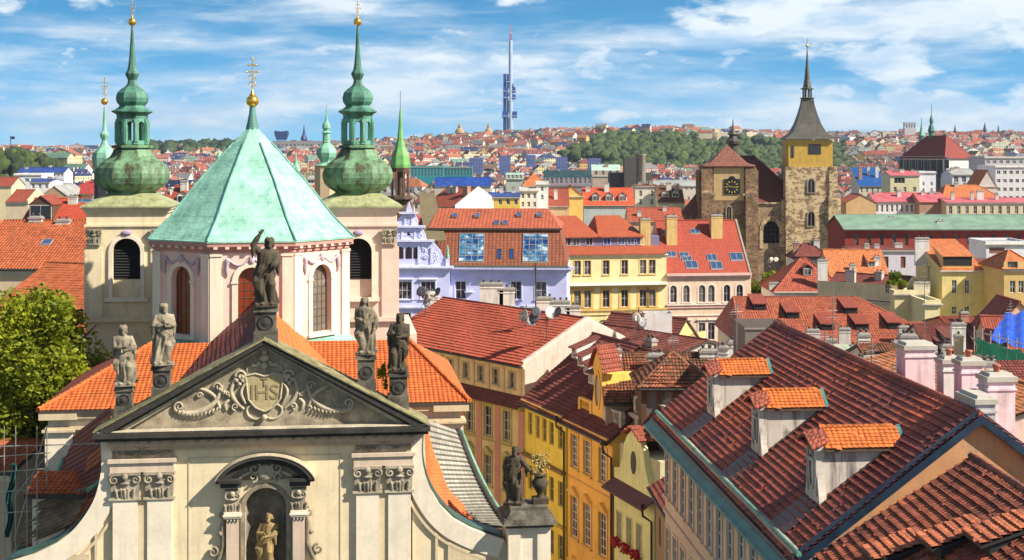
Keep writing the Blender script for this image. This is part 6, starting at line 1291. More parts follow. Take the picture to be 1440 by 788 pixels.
# spired tower
tw = empty('tower', (gx(1141), 0, 0), 0, parent=gc); h2 = 6.3
m = MB(); m.box(-h2, 0, 0, h2, 2*h2, gz(235)); m.build('tower_shaft', MAS2, tw)
m = MB()
for s_ in (-1, 1):
    for (x0, z1, pr) in ((h2-1.6, gz(240), .5), (h2-1.9, gz(281), 1.2), (h2-2.1, gz(330), 1.8)):
        a, b = sorted((s_*x0, s_*(h2+.6))); m.box(a, -pr*.7, 0, b, .5, z1); m.add([(a, -pr*.7, z1), (b, -pr*.7, z1), (b, .0, z1+1.1), (a, .0, z1+1.1)], [(0, 1, 2, 3), (1, 0, 3, 2)], 0)
    for z1, pr in ((gz(245), .7), (gz(281), 1.6)): a, b = sorted((s_*h2, s_*(h2+pr))); m.box(a, .5, 0, b, 3.2, z1); m.box(a, 9.5, 0, b, 12.4, z1)
m.build('buttress', MAS2, tw)
for y0, y1 in ((252, 271), (298, 318)): lancet(tw, T(gx(1141)-1.0+.1, -.06, gz(y1)), 1.7, (y1-y0)*q)
YT = stucco((0.60, 0.38, 0.07), .35, .8, .6); m = MB(); m.box(-h2+.3, .3, gz(235), h2-.6, 2*h2-.4, gz(197)); m.build('top_storey', YT, tw)
m = MB(); m.box(-.7, .2, gz(217), 2.6, .298, gz(203)); m.box(-.5, .17, gz(216.2), .85, .199, gz(203.8), 1); m.box(1.05, .17, gz(216.2), 2.4, .199, gz(203.8), 1); m.box(-5.3, .2, gz(222), -4.6, .298, gz(205), 1); m.build('shutter', [plain((0.06, 0.05, 0.04)), plain((0.03, 0.03, 0.05))], tw)
m = MB(); m.M = T(-.15, h2, 0); hs = [(h2+.5, gz(196)), (h2+.3, gz(195)), (h2*.72, gz(187)), (h2*.52, gz(174)), (h2*.38, gz(160)), (h2*.27, gz(146)), (h2*.24, gz(138))]
m.lathe([(r*1.414, z) for r, z in hs], 4, ph=.5, smooth=False); m.lathe([(r*1.414*.8, z) for r, z in [(1.5, gz(138)), (1.9, gz(137)), (1.5, gz(136))]], 8, ph=.5, smooth=False)
sp = m.build('spire_roof', SLATE, tw)
m = MB(); m.M = T(-.15, h2, 0)
for k_ in range(8): a = PI/8+k_*PI/4; m.tube([(1.15*math.cos(a), 1.15*math.sin(a), gz(137)), (1.15*math.cos(a), 1.15*math.sin(a), gz(124))], .16, 6)
m.lathe([(1.75, gz(124.5)), (1.75, gz(123)), (1.15, gz(122)), (.75, gz(110)), (.4, gz(90)), (.12, gz(68)), (.06, gz(62))], 8, smooth=False); m.build('lantern', SLATE, sp)
m = MB(); m.M = T(-.15, h2, 0); m.ball((0, 0, gz(62)), .4); m.tube([(0, 0, gz(62)), (0, 0, gz(52))], .1, 5); m.build('gold_ball', gold(), sp)
# clock tower
ct = empty('tower', (gx(1025), -1, 0), 0, parent=gc); hw = 7.0
m = MB(); m.box(-hw, 0, 0, hw, 11, gz(232)); m.build('tower_shaft', MAS, ct)
m = MB()
for s_ in (-1, 1):
    a, b = sorted((s_*(hw-2.6), s_*(hw+.3))); m.box(a, -.6, 0, b, .2, gz(236)); m.box(a, -1.3, 0, b, .2, gz(272)); m.add([(a, -1.3, gz(272)), (b, -1.3, gz(272)), (b, -.6, gz(268)), (a, -.6, gz(268))], [(0, 1, 2, 3)], 0); a, b = sorted((s_*hw, s_*(hw+1.0))); m.box(a, 1, 0, b, 3.5, gz(240)); m.box(a, 7, 0, b, 10, gz(240))
m.build('buttress', MAS, ct)
m = MB(); m.box(-hw+3.0, -.05, gz(282), hw-3.0, -.001, gz(234)); m.build('plaster_panel', stucco((0.55, 0.38, 0.18), .3, .8, .4), ct)
m = MB(); m.box(-hw+2.2, -1.2, gz(275), -hw+3.4, -.0, gz(272)).box(hw-3.4, -1.2, gz(275), hw-2.2, 0, gz(272)); m.build('ledge', stone((.5, .42, .3)), ct)
cw = 10.2*q; cz_ = gz(263)
m = MB(); m.box(gx(1018.5)-gx(1025), -.25, gz(273.5), gx(1040.5)-gx(1025), -.051, gz(252)); xc = gx(1029.5)-gx(1025); m.M = T(xc, -.25, gz(253)) @ Matrix.Rotation(R(90), 4, 'X'); m.lathe([(1.0, -.2), (1.0, 0)], 16); ck = m.build('clock_face', plain((0.012, 0.012, 0.012), .4), ct)
m = MB()
for i in range(12):
    m.M = T(xc, -.27, cz_) @ Matrix.Rotation(i*PI/6, 4, 'Y'); r0 = 1.2; m.box(-.13, -.03, r0, .13, 0.015, r0+.55)
m.M = T(xc, -.30, cz_) @ Matrix.Rotation(R(95), 4, 'Y'); m.box(-.09, -.03, -.3, .09, 0, 1.35); m.M = T(xc, -.30, cz_) @ Matrix.Rotation(R(-80), 4, 'Y'); m.box(-.10, -.03, -.2, .10, 0, .95)
m.M = Matrix.Identity(4); m.build('clock_hands', plain((0.75, 0.55, 0.10), .3, .6), ck)
lancet(ct, T(-.9+gx(1028)-gx(1025)-.2, -.06, gz(313)), 1.2, 22*q)
TG = tiles((0.24, 0.085, 0.055), (0.15, 0.05, 0.035), .5, .4, .4)
m = MB(); e = hw+.9; z0 = gz(234); ap_ = (0, 5.2, gz(203.5))
for a, b in (((-hw+.2, -.9), (hw-.2, -.9)), ((hw-.2, -.9), (e, 5)), ((e, 5), (hw, 12)), ((hw, 12), (-hw, 12)), ((-hw, 12), (-e, 5)), ((-e, 5), (-hw+.2, -.9))):
    ia, ib = [(v[0]*.68, 5.2+(v[1]-5.2)*.68, gz(229)) for v in (a, b)]; m.add([(a[0], a[1], z0), (b[0], b[1], z0), ib, ia, ap_], [(0, 1, 2, 3), (3, 2, 4)])
m.lathe([(.1, z0-.5), (.1, z0)], 4); m.box(-hw, -.7, z0-.4, hw, 11.5, z0-.02); m.build('roof', TG, ct)
# nave between the towers
nv_ = MB(); xl, xr = gx(1055)-0, gx(1120); wall(nv_, xr-xl, gz(286), [(gx(1074)-xl, gz(343), gx(1097)-xl, gz(311), 1.35)], .5); nv_.v = [(x+xl, y+.8, z) for x, y, z in nv_.v]; nv_.build('nave_wall', MAS3, gc)
w_ = window(gc, 23*q-.02, 32*q-.02, T(gx(1074)+.01, 1.2, gz(343)+.01), (0.05, .045, .05), glass((0.01, 0.01, 0.015), 0), (3, 4), True, .12, 0, None, 1.35)
m = MB(); N = 12; cx, r = (gx(1074)+gx(1097))/2, 11.5*q; zc = gz(311)-r*1.35
for i in range(N):
    a, b = PI*i/N, PI*(i+1)/N; qq = lambda e_, t: (cx+(r+e_)*math.cos(t), zc+(r*1.35+e_*1.4)*math.sin(t)); m.extrude([qq(.0, a), qq(.9, a), qq(.9, b), qq(0, b)], 0.6, 0.798)
m.box(cx-r-.9, .6, gz(350), cx-r, .798, zc).box(cx+r, .6, gz(350), cx+r+.9, .798, zc).box(xl, .4, gz(287), xr, .798, gz(285)); m.box(xl, -.3, 0, gx(1064), .799, gz(292)); m.build('tracery_frame', MAS2, gc)
m = MB(); m.box(xl-12, 3.3, 0, xr+2, 26, gz(286)-.1); m.build('nave_body', MAS3, gc)
m = MB(); zE = gz(286); zR = gz(219)
def rp(px, py): z_ = gz(py); y_ = 1.0+(z_-zE)/(zR-zE)*12; return ((px-1141)*(380+y_)/CF, y_, z_)
slab(m, [rp(1038, 286), rp(1124, 286), rp(1112, 262), rp(1070, 219), rp(1046, 219)], .2); m.build('nave_roof', tiles((0.15, 0.035, 0.028), (0.09, 0.025, 0.02), .5, .4, .4), gc)
m = MB(); a_, b_ = rp(1070, 219), rp(1112, 262); slab(m, [a_, b_, (b_[0]+5, b_[1]+12, b_[2]-4), (a_[0]+2, a_[1]+12, a_[2]-3)], .2); m.build('nave_roof', TG, gc)
m = MB(); ridgecap(m, a_, b_, .3, 0, 2); m.build('ridge_tiles', TG, gc)
m = MB(); m.M = T(gx(1040), 16, 0); m.lathe([(1.3, gz(214)), (1.3, gz(203)), (1.9, gz(202)), (2.0, gz(198)), (1.2, gz(194)), (1.0, gz(190)), (1.5, gz(188)), (1.1, gz(185)), (.3, gz(180)), (.15, gz(170)), (.1, gz(166))], 8, smooth=False); m.build('fleche', plain((0.06, 0.045, 0.04), .6), gc)
# side chapels on the left
m = MB(); x0 = gx(952); x1 = gx(990); m.box(x0, 2, 0, x1, 18, gz(312)); 
for i in range(4): x = x0+i*(x1-x0)/4; m.box(x, .4, 0, x+.6, 2, gz(318)); m.add([(x, .4, gz(318)), (x+.6, .4, gz(318)), (x+.6, 2, gz(306)), (x, 2, gz(306))], [(0, 1, 2, 3)])
m.build('side_chapel', MAS3, gc)
m = MB(); slab(m, [(x0-.5, 1.2, gz(312)), (x1, 1.2, gz(312)), (x1, 9, gz(268)), (x1-1.5, 9, gz(275))], .2); m.build('chapel_roof', TG, gc)
# ================================================================ RIGHT-HAND TOWN
CRM = (0.66, 0.56, 0.38); GRY = (0.42, 0.41, 0.40); TAN = (0.58, 0.38, 0.22)
TR2 = tiles((0.36, 0.075, 0.035), (0.28, 0.05, 0.025), 0.45, 0.35, 0.3, vary=0.6); TO2 = tiles((0.55, 0.17, 0.05), (0.38, 0.10, 0.035), 0.45, 0.35, 0.35); TM2 = tiles((0.19, 0.04, 0.03), (0.10, 0.025, 0.02), 0.45, 0.35, 0.35)
GRF = metalseam((0.17, 0.27, 0.20), .7); PKR = metalseam((0.45, 0.10, 0.12), .8); GYR = metalseam((0.30, 0.30, 0.29), .8); BLR = metalseam((0.02, 0.05, 0.22), 1.2, .4)
S3 = 'shed'
H = hp
H('townhouse', 'broad red tiled house with small raised roof hatches behind the dormered house', 1046, 1338, 175, 486, 419, 22, (0.66, 0.52, 0.28), tiles((0.40, 0.105, 0.05), (0.26, 0.06, 0.03), .42, .3, .3, vary=.5), roof='hip', near=1, wave=.35, course=.42, lift=.05, hipr=(.4, 9), over=.4,
  dorms=[(x, t, 1.7, .95, S3, plain((0.02, 0.015, 0.015)), TRED, (.02, .02, .02)) for x, t in ((.28, .52), (.43, .28), (.58, .62), (.60, .28), (.76, .30), (.13, .7), (.88, .1))], chims=[(.31, -.12, topz(466, 170), {'w': 1.6}), (.46, -.12, topz(464, 170), {'w': 1.4}), (.77, .0, topz(462, 172), {'w': 1.3})])
H('townhouse', 'low orange roofed annex in front of the broad red tiled house', 1112, 1300, 150, 520, 497, 8, (0.6, 0.3, 0.15), TO2, near=1, wave=.35, over=.3, cornice=False)
H('glasshouse', 'small flat glazed rooflight hut beside the big dark roof ridge', 1143, 1206, 112, 500, 486, 3.5, (0.06, 0.05, 0.04), metalseam((0.34, 0.38, 0.28), 1.0), cat='rooflight', roof='shed', cornice=False, over=.1)
H('townhouse', 'old brown striped roof with a white gable behind the ridge', 1226, 1300, 104, 519, 487, 8, (0.70, 0.66, 0.66), TOLD, d2=104, near=1, wave=.24, over=.3, cornice=False, chims=[(.8, .2, topz(478, 102), {'w': 1.2, 'col': (.5, .5, .48)}), (.3, .9, topz(480, 106), {})])
H('townhouse', 'orange pantiled roof strewn with pipes right behind the dark roof ridge', 1165, 1372, 88, 562, 508, 10, (0.62, 0.45, 0.4), tiles((0.55, 0.18, 0.06), (0.3, 0.12, 0.06), .33, .22, .6, vary=.8, moss=.4), d2=70, near=1, wave=.22, over=.3, cornice=False)
H('townhouse', 'maroon tiled house with white chimney below the yellow house', 1312, 1440, 150, 505, 458, 14, (0.66, 0.56, 0.40), TMAR, near=1, wave=.24, d2=150, over=.3, dorms=[(.3, .3, 1.4, .9, S3), (.62, .25, 1.4, .9, S3), (.2, .0, 1.4, .9, S3)], chims=[(.32, .1, topz(462, 146), {'w': 1.5, 'col': WHT}), (.1, -.1, topz(500, 140), {})])
H('townhouse', 'dark red roof rising behind the maroon tiled house', 1345, 1446, 182, 470, 447, 14, TAN, TRED, near=1, wave=.3, course=.4)
H('townhouse', 'striped pantile roof at the right edge below the blue tarpaulin', 1400, 1470, 92, 560, 512, 8, WHT, TMAR, near=1, wave=.22, over=.3, cornice=False, chims=[(-.45, .2, topz(533, 88), {'w': 1.1, 'col': WHT}), (.1, .3, topz(515, 92), {'w': .9})])
H('townhouse', 'small orange roof patch between the white chimneys on the right', 1290, 1400, 84, 560, 536, 7, WHT, TO2, near=1, wave=.24, over=.2, cornice=False)
# tarpaulin roof, net and scaffold
tp = H('townhouse', 'house under repair beneath the bright blue tarpaulin', 1392, 1470, 128, 492, 447, 12, (0.5, 0.42, 0.3), TRED, d2=127, over=.5)
m = MB(); c4 = [P(1392, 482, 122), P(1462, 500, 117), P(1480, 436, 129), P(1412, 446, 131)]; rows_ = []
for j in range(13):
    l_ = c4[0].lerp(c4[3], j/12); r_ = c4[1].lerp(c4[2], j/12); rows_.append([tuple(l_.lerp(r_, i/20)+Vector((0, 0, .25+.10*math.sin(i*1.1+j*.5)+.08*math.sin(j*1.7-i*.6)))) for i in range(21)])
m.grid(np.array(rows_), 0); tag(m.build('tarpaulin', plain((0.01, 0.08, 0.60), .45)), 'bright blue tarpaulin draped in wrinkles over a roof at the right edge', 'tarpaulin')
m = MB(); a, b = P(1372, 476, 122), P(1445, 497, 114); rows_ = []
for j in range(5): rows_.append([tuple(a.lerp(b, i/24)+Vector((0.12*math.sin(i*1.3+j), 0.25*math.sin(i*.9+j*1.7), -j*.36+.12*math.sin(i*.7)))) for i in range(25)])
m.grid(np.array(rows_), 0); tag(m.build('scaffold_net', plain((0.02, 0.30, 0.16), .8)), 'green scaffold net sagging along the eaves under the blue tarpaulin', 'scaffold net')
m = MB()
for i in range(7): p = a.lerp(b, i/6)+Vector((0, .4, 0)); m.tube([p+Vector((0, 0, -2.2)), p+Vector((0, 0, 1.0))], .05, 5)
for z in (-1.4, -.1, .6): m.tube([a+Vector((0, .4, z)), b+Vector((0, .4, z))], .05, 5)
m.add([tuple(a+Vector((0, .3, -.1))), tuple(b+Vector((0, .3, -.1))), tuple(b+Vector((0, 1.6, -.1))), tuple(a+Vector((0, 1.6, -.1)))], [(0, 1, 2, 3)]); tag(m.build('scaffold', plain((0.4, 0.33, 0.3), .5, .3)), 'steel scaffold with a board deck beside the blue tarpaulin roof', 'scaffold')
H('townhouse', 'small red hipped house with a big white chimney in front of the gothic church', 1090, 1192, 235, 410, 364, 13, (0.70, 0.70, 0.74), TR2, roof='hip', hipr=(5.5, 5.5), over=.3, dorms=[(.5, .45, 1.6, 1.3, 'gable', plain((.06, .04, .04)), TRED)], chims=[(.66, .04, topz(364, 236), {'w': 1.6, 'col': WHT}), (.06, .2, topz(398, 236), {'w': 2.4, 'col': (.7, .66, .6)})])
H('townhouse', 'maroon roofed cream gabled house left of the stepped yellow walls', 1150, 1262, 222, 422, 386, 13, (0.72, 0.60, 0.34), TMAR, roof='gable', d2=214, near=0, rows=[(398, 410, [1248], 6)], parapet=(('r',), .2, (.75, .62, .35)), over=.2)
H('townhouse', 'cream stepped firewall house with rooftop plants', 1258, 1303, 212, 413, 413, 10, (0.76, 0.66, 0.36), GYR, roof='flat', chims=[(.9, .1, topz(396, 213), {'w': 2.4, 'col': (.72, .66, .5)})])
H('townhouse', 'low cream wall block with vent pipe beside the tall yellow house', 1300, 1322, 205, 427, 427, 8, (0.76, 0.68, 0.38), GYR, roof='flat')
H('townhouse', 'orange roofed house right of the gothic tower foot', 1168, 1250, 262, 388, 352, 12, (0.62, 0.5, 0.32), TO2, dorms=[(.75, .3, 1.5, 1.2, S3)], chims=[(.4, .1, topz(372, 262), {'w': 1.0}), (.85, .2, topz(362, 262), {'w': 1.2, 'col': WHT})])
H('townhouse', 'small white house with a brown hipped roof at the gothic tower foot', 1117, 1166, 320, 363, 343, 9, (0.72, 0.71, 0.74), TM2, roof='hip', hipr=(3, 3), rows=[(364, 372, [1130], 4)])
H('townhouse', 'tall yellow house with orange roof and wide dormer', 1325, 1384, 214, 380, 337, 14, stucco((0.74, 0.62, 0.26), .1), tiles((0.52, 0.15, 0.04), (0.40, 0.10, 0.03), .45, .35, .3), roof='shed', over=.25, lrows=[(18.8, 2.4, [7], .9), (25.2, 2.2, [7], .9)], rows=[(394, 413, [1342, 1360], 7), (431, 442, [1342, 1360], 7)],
  dorms=[(.40, .10, 4.6, 1.6, S3, stucco((0.7, 0.45, 0.15)), TO2, (.05, .05, .05))], chims=[(-.1, .6, topz(332, 226), {'w': 2.2, 'col': WHT})])
H('townhouse', 'yellow house with a tall dark glazed grid and maroon roof', 1376, 1428, 222, 387, 366, 12, (0.70, 0.50, 0.12), TM2, roof='shed', rows=[(391, 441, [1403], 34, {'bars': (6, 6), 'fr': (.05, .05, .05), 'bar': .12, 'gl': glass((.02, .025, .03), .1)})], dorms=[(.4, .3, 3, .8, S3)])
H('townhouse', 'white cubic attic block with a slatted opening behind the glazed yellow house', 1387, 1446, 262, 343, 343, 10, (0.74, 0.74, 0.78), GYR, roof='flat', rows=[(348, 357, [1402], 22, {'fr': (.3, .15, .1), 'gl': plain((.22, .10, .06), .7), 'bars': (0, 3)})])
H('townhouse', 'small yellow corner house with orange roof at the right edge', 1412, 1460, 205, 378, 352, 10, (0.66, 0.46, 0.18), TO2, roof='hip', hipr=(4, 4), rows=[(368, 381, [1424], 14, {'bars': (1, 0), 'fr': (.05, .05, .05)}), (395, 412, [1424, 1436], 8)])
H('townhouse', 'pale pink blank gable wall at the right edge under the yellow corner house', 1398, 1470, 150, 466, 426, 7, (0.72, 0.46, 0.32), TRED, roof='gable_y', cornice=False)
# long red mansard with green sheet roof
rg = H('townhouse', 'long building with deep red upper storey and green sheet metal roof', 1188, 1470, 300, 321, 303, 16, stucco((0.28, 0.035, 0.025), .3), GRF, over=.9, rows=[(329, 345, [1205+i*17.5 for i in range(15)], 5, {'bars': (0, 1), 'fr': (.2, .1, .08)})], cornice=(.5, .5, (.6, .58, .5)), chims=[(.50, .2, topz(310, 303), {'w': 1.6, 'col': WHT}), (.27, .4, topz(306, 305), {'w': 1.4, 'col': WHT})])
H('townhouse', 'white lower wing with brown shutters beneath the long red storey', 1200, 1292, 285, 352, 350, 10, (0.62, 0.58, 0.66), TM2, roof='shed', rows=[(361, 377, [1222, 1246, 1270], 7, {'gl': plain((.22, .08, .04), .7), 'fr': (.2, .1, .08)})])
H('townhouse', 'tan blank firewall house left of the pink roofed building', 1190, 1232, 400, 285, 274, 12, (0.60, 0.40, 0.20), TR2, roof='gable_y', cornice=False)
H('townhouse', 'white office house with pink sheet roof', 1230, 1293, 415, 284, 272, 12, (0.74, 0.72, 0.76), PKR, rows=[(288, 298, 9, 3.4)])
H('townhouse', 'brown plastered firewall block beside the pink roofed office', 1293, 1332, 410, 284, 272, 12, (0.42, 0.25, 0.18), PKR, cornice=False)
H('townhouse', 'long beige house with a row of dark windows and rooftop vents', 1331, 1470, 405, 285, 279, 12, (0.64, 0.54, 0.38), PKR, rows=[(290, 301, 12, 5)], chims=[(.1, .3, topz(270, 408), {'w': 1}), (.3, .3, topz(270, 408), {'w': 1}), (.38, .3, topz(268, 408), {'w': 2, 'col': WHT}), (.55, .3, topz(272, 408), {'w': 1})])
H('townhouse', 'orange roofed block behind the long beige house', 1326, 1408, 440, 279, 261, 14, (0.6, 0.4, 0.25), TO2, roof='hip', hipr=(3, 5))
H('townhouse', 'building with a blue glass mansard right of the gothic tower', 1208, 1246, 520, 262, 236, 12, (0.62, 0.58, 0.46), plain((0.015, 0.08, 0.28), .15), rows=[(264, 271, 5, 2.5)], roof='shed')
H('townhouse', 'cream house with small pink roof right of the blue glass mansard', 1252, 1293, 500, 247, 241, 12, (0.66, 0.60, 0.38), PKR, rows=[(250, 258, [1265], 15, {'bars': (2, 0)}), (263, 270, 3, 4)])
H('townhouse', 'tall pale blue-white tenement under the monastery church', 1293, 1316, 505, 243, 240, 12, (0.72, 0.72, 0.80), GYR, roof='flat', rows=[(256, 261, 2, 3), (265, 270, 2, 3)])
H('townhouse', 'white house with three dark attic windows under the monastery church', 1339, 1372, 470, 246, 238, 12, (0.66, 0.66, 0.74), GYR, rows=[(248, 256, 3, 6), (260, 266, 3, 5)])
H('townhouse', 'grey gabled house with orange slope near the white modern block', 1376, 1402, 450, 262, 240, 12, (0.56, 0.54, 0.52), TO2, roof='gable_y')
H('office_block', 'stepped white modern block with dark window bands at the right edge', 1400, 1470, 500, 235, 235, 20, (0.70, 0.67, 0.68), GYR, cat='office block', roof='flat', rows=[(240, 245, 8, 5), (252, 257, 8, 5), (264, 269, 8, 5), (276, 281, 8, 5)])
H('office_block', 'mauve concrete block behind the white modern block', 1385, 1440, 560, 222, 222, 20, (0.55, 0.50, 0.52), GYR, cat='office block', roof='flat', rows=[(226, 230, 6, 5)])
# monastery church
oc_ = house('monastery_church', 'tall white monastery church with a huge dark red hipped roof', 'church', P(1268, 0, 728), P(1329, 0, 698), 17, 43.2, 10.2, (stucco((0.72, 0.69, 0.62))), tiles((0.26, 0.035, 0.025), (0.16, 0.03, 0.02), .6, .5, .3), roof='hip', hipr=(9, 9), over=.9, rows=[(33, 8.6, [2.5+i*4.6 for i in range(8)], 1.9, {'arch': True, 'bars': (1, 4), 'fr': (.25, .25, .3)})])
m = MB()
for i in range(8): m.box(i*4.7+.1, -2.0, 0, i*4.7+1.0, 0, 41.5)
m.build('buttresses', stone((.25, .23, .22)), oc_)
m = MB(); m.lathe([(1.4, 50), (1.4, 55), (1.9, 56), (1.2, 58.5), (.7, 59.5), (1.0, 61), (.9, 62), (.2, 64), (.1, 70)], 8, (12, 9), smooth=False); m.build('turret', copper((0.06, 0.22, 0.20)), oc_)
# ================================================================ CENTRE MIDDLE DISTANCE
H('townhouse', 'red roofed house with a bright white blank gable behind the periwinkle house', 597, 641, 330, 290, 264, 14, WHT, tiles((0.30, 0.06, 0.03), (0.18, .04, .02), .5, .4, .4), d2=322, roof='gable', cornice=False, parapet=(('r',), .4, WHT))
H('townhouse', 'white flat roofed courtyard house with roof clutter beside the white gable', 642, 690, 345, 276, 276, 12, (0.72, 0.70, 0.66), GYR, roof='flat', rows=[(282, 291, 4, 4)])
H('townhouse', 'mustard yellow house with a blue metal roof in the middle distance', 687, 731, 330, 277, 272, 12, (0.72, 0.48, 0.08), BLR, rows=[(280, 288, 4, 5, {'bars': (1, 0)})], chims=[(.4, .5, topz(262, 335), {}), (.8, .5, topz(264, 335), {})])
H('townhouse', 'tall white tower-like house right of the mustard yellow house', 754, 771, 345, 259, 259, 12, WHT, GYR, roof='flat', rows=[(262, 269, 1, 4), (274, 281, 1, 4)])
H('townhouse', 'white terraced apartment house right of the mustard yellow house', 731, 756, 340, 268, 268, 12, (0.70, 0.69, 0.66), GYR, roof='flat', rows=[(272, 279, 3, 4), (284, 291, 3, 4)])
H('townhouse', 'yellow gabled house with terracotta roof left of the three-dormer roof', 788, 820, 360, 276, 262, 12, (0.72, 0.50, 0.14), TO2, roof='gable_y')
H('townhouse', 'low red roofs behind the cream house', 770, 800, 350, 290, 266, 12, TAN, TRED, chims=[(.4, .2, topz(266, 352), {})])
H('townhouse', 'house with a bright red-orange roof and three blue-grey dormers', 821, 892, 385, 289, 265, 14, (0.45, 0.5, 0.5), tiles((0.52, 0.08, 0.025), (0.4, .06, .02), .5, .4, .2), dorms=[(x, .22, 2.2, 1.5, 'gable', plain((.5, .52, .5)), TRED) for x in (.25, .52, .78)], chims=[(.1, .4, topz(262, 388), {'w': 1.2}), (.48, .4, topz(257, 390), {'w': 1.3, 'col': WHT})])
H('townhouse', 'tall pale house with open roof structure right of the three-dormer roof', 893, 925, 400, 262, 260, 12, (0.70, 0.64, 0.52), TOLD, rows=[(268, 276, 2, 4), (280, 288, 2, 4)])
H('townhouse', 'steep brown gabled houses crowded left of the gothic church', 926, 962, 390, 285, 262, 14, (0.66, 0.58, 0.42), TOLD, roof='gable', dorms=[(.3, .3, 2, 1.2, 'gable'), (.7, .3, 2, 1.2, 'gable')])
H('townhouse', 'red roofs low behind the pink house chimneys', 885, 960, 330, 312, 293, 12, TAN, TR2, chims=[(.2, .2, topz(296, 332), {}), (.7, .4, topz(290, 334), {})])
H('long_building', 'long pale building with a row of white roof finials left of the gothic church', 905, 990, 620, 262, 254, 16, (0.62, 0.56, 0.50), GYR, cat='building', rows=[(264, 267, 12, 3)])
m_ = H('glass_building', 'large dark teal glass roofed hall in the middle distance', 766, 832, 640, 262, 240, 20, (0.30, 0.24, 0.30), metalseam((0.012, 0.045, 0.05), 2.2, .5), cat='building', roof='shed', rows=[(250, 258, 10, 4)])
H('townhouse', 'tan building with a pale green barrel roof', 833, 873, 700, 248, 232, 18, (0.45, 0.36, 0.28), metalseam((0.35, 0.50, 0.42), 1.2), rows=[(240, 246, 4, 4)])
H('glass_building', 'long turquoise glass office with white piers', 577, 623, 900, 235, 233, 20, plain((0.03, 0.25, 0.28), .2), GYR, cat='building', roof='flat', rows=[(237, 248, 10, 2.4, {'fr': (.55, .6, .6), 'gl': plain((0.01, .10, .12), .15)})])
H('glass_building', 'low turquoise glass wing with white piers', 624, 664, 930, 236, 234, 20, plain((0.03, 0.22, 0.26), .2), GYR, cat='building', roof='flat', rows=[(238, 247, 9, 2.4, {'fr': (.55, .6, .6), 'gl': plain((0.01, .10, .12), .15)})])
H('glass_building', 'hall with a rippled blue solar panel roof', 611, 690, 560, 262, 250, 18, (0.5, 0.45, 0.4), metalseam((0.01, 0.05, 0.26), 3.0, .5), cat='building')
H('townhouse', 'pale green tiled attic house behind the mustard house', 712, 735, 480, 252, 244, 10, (0.40, 0.46, 0.40), metalseam((0.3, .42, .36), 1), rows=[(246, 251, 4, 3)])
H('townhouse', 'orange roofed house with blue round gable near the white tower house', 735, 770, 430, 262, 243, 12, (0.55, 0.50, 0.45), TO2, roof='hip', hipr=(4, 4))
rt = empty('stone_tower', P(890, 0, 560).xy.to_3d(), 0, 'blackened stone tower with round turret beyond the three-dormer roof', 'tower'); q = .28; z = lambda y: CH-(y-HY)*q
MB().box(-3.6, -3, 0, 1.2, 4, z(222)).build('tower_shaft', stone((.10, .09, .09), (.03, .03, .03), .5), rt); m = MB(); m.lathe([(1.9, 0), (1.9, z(219)), (2.1, z(218.5)), (2.1, z(217))], 16, (3.1, 0)); m.build('round_turret', stone((.42, .37, .28), (.15, .13, .1), .4), rt)
MB().box(-9, 1, 0, 8, 12, z(243)).build('lower_block', stone((.12, .11, .11), (.04, .04, .04), .5), rt)
# ================================================================ FAR LANDMARKS
q = 1.45; tvp = P(717, 0, 2900); tv = empty('television_tower', (tvp.x, 2900, 0), 0, 'tall white three-tube television tower with dark cabins on the hill', 'tower'); z = lambda y: CH-(y-HY)*q
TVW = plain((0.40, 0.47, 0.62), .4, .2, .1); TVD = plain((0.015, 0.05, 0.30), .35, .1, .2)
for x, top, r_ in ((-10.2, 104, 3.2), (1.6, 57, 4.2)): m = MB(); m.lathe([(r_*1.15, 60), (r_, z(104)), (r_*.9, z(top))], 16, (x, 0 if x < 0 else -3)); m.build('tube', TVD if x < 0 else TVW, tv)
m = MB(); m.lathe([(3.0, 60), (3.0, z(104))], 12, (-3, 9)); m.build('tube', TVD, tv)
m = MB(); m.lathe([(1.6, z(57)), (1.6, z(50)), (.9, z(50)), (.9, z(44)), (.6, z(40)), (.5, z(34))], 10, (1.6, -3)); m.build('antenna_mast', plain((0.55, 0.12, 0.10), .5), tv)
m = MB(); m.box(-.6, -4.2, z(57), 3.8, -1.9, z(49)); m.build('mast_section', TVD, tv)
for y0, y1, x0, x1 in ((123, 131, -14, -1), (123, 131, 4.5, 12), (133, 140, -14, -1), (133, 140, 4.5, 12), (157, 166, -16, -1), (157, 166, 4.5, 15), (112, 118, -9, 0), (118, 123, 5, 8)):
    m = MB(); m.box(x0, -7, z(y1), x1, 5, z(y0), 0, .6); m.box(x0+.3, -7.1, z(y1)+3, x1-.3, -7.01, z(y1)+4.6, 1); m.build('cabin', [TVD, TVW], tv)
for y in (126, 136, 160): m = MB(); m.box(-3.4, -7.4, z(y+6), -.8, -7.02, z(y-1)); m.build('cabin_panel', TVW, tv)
ht = H('hotel_slab', 'long grey slab hotel with window bands far behind the green tent roof', 383, 520, 2400, 199, 199, 40, (0.30, 0.27, 0.27), GYR, cat='hotel', roof='flat', rows=[(203+i*4.6, 205.4+i*4.6, 24, 3.6, {'bars': (0, 0), 'fr': (.4, .38, .36), 'bar': .3}) for i in range(4)], cornice=False, lowz=0)
m = MB(); m.M = T(*P(396, 0, 2500).xy.to_3d()); q2 = 1.25; z2 = lambda y: CH-(y-HY)*q2; m.box(-8, -8, 0, 8, 8, z2(198)); m.extrude([(-8, z2(197)), (8, z2(197)), (12, z2(188)), (11, z2(184)), (5, z2(185)), (-5, z2(185)), (-11, z2(184)), (-12, z2(188))], -8, 8); tag(m.build('office_tower', plain((0.02, 0.045, 0.16), .4)), 'dark blue tower with a flared top behind the slab hotel', 'office tower')
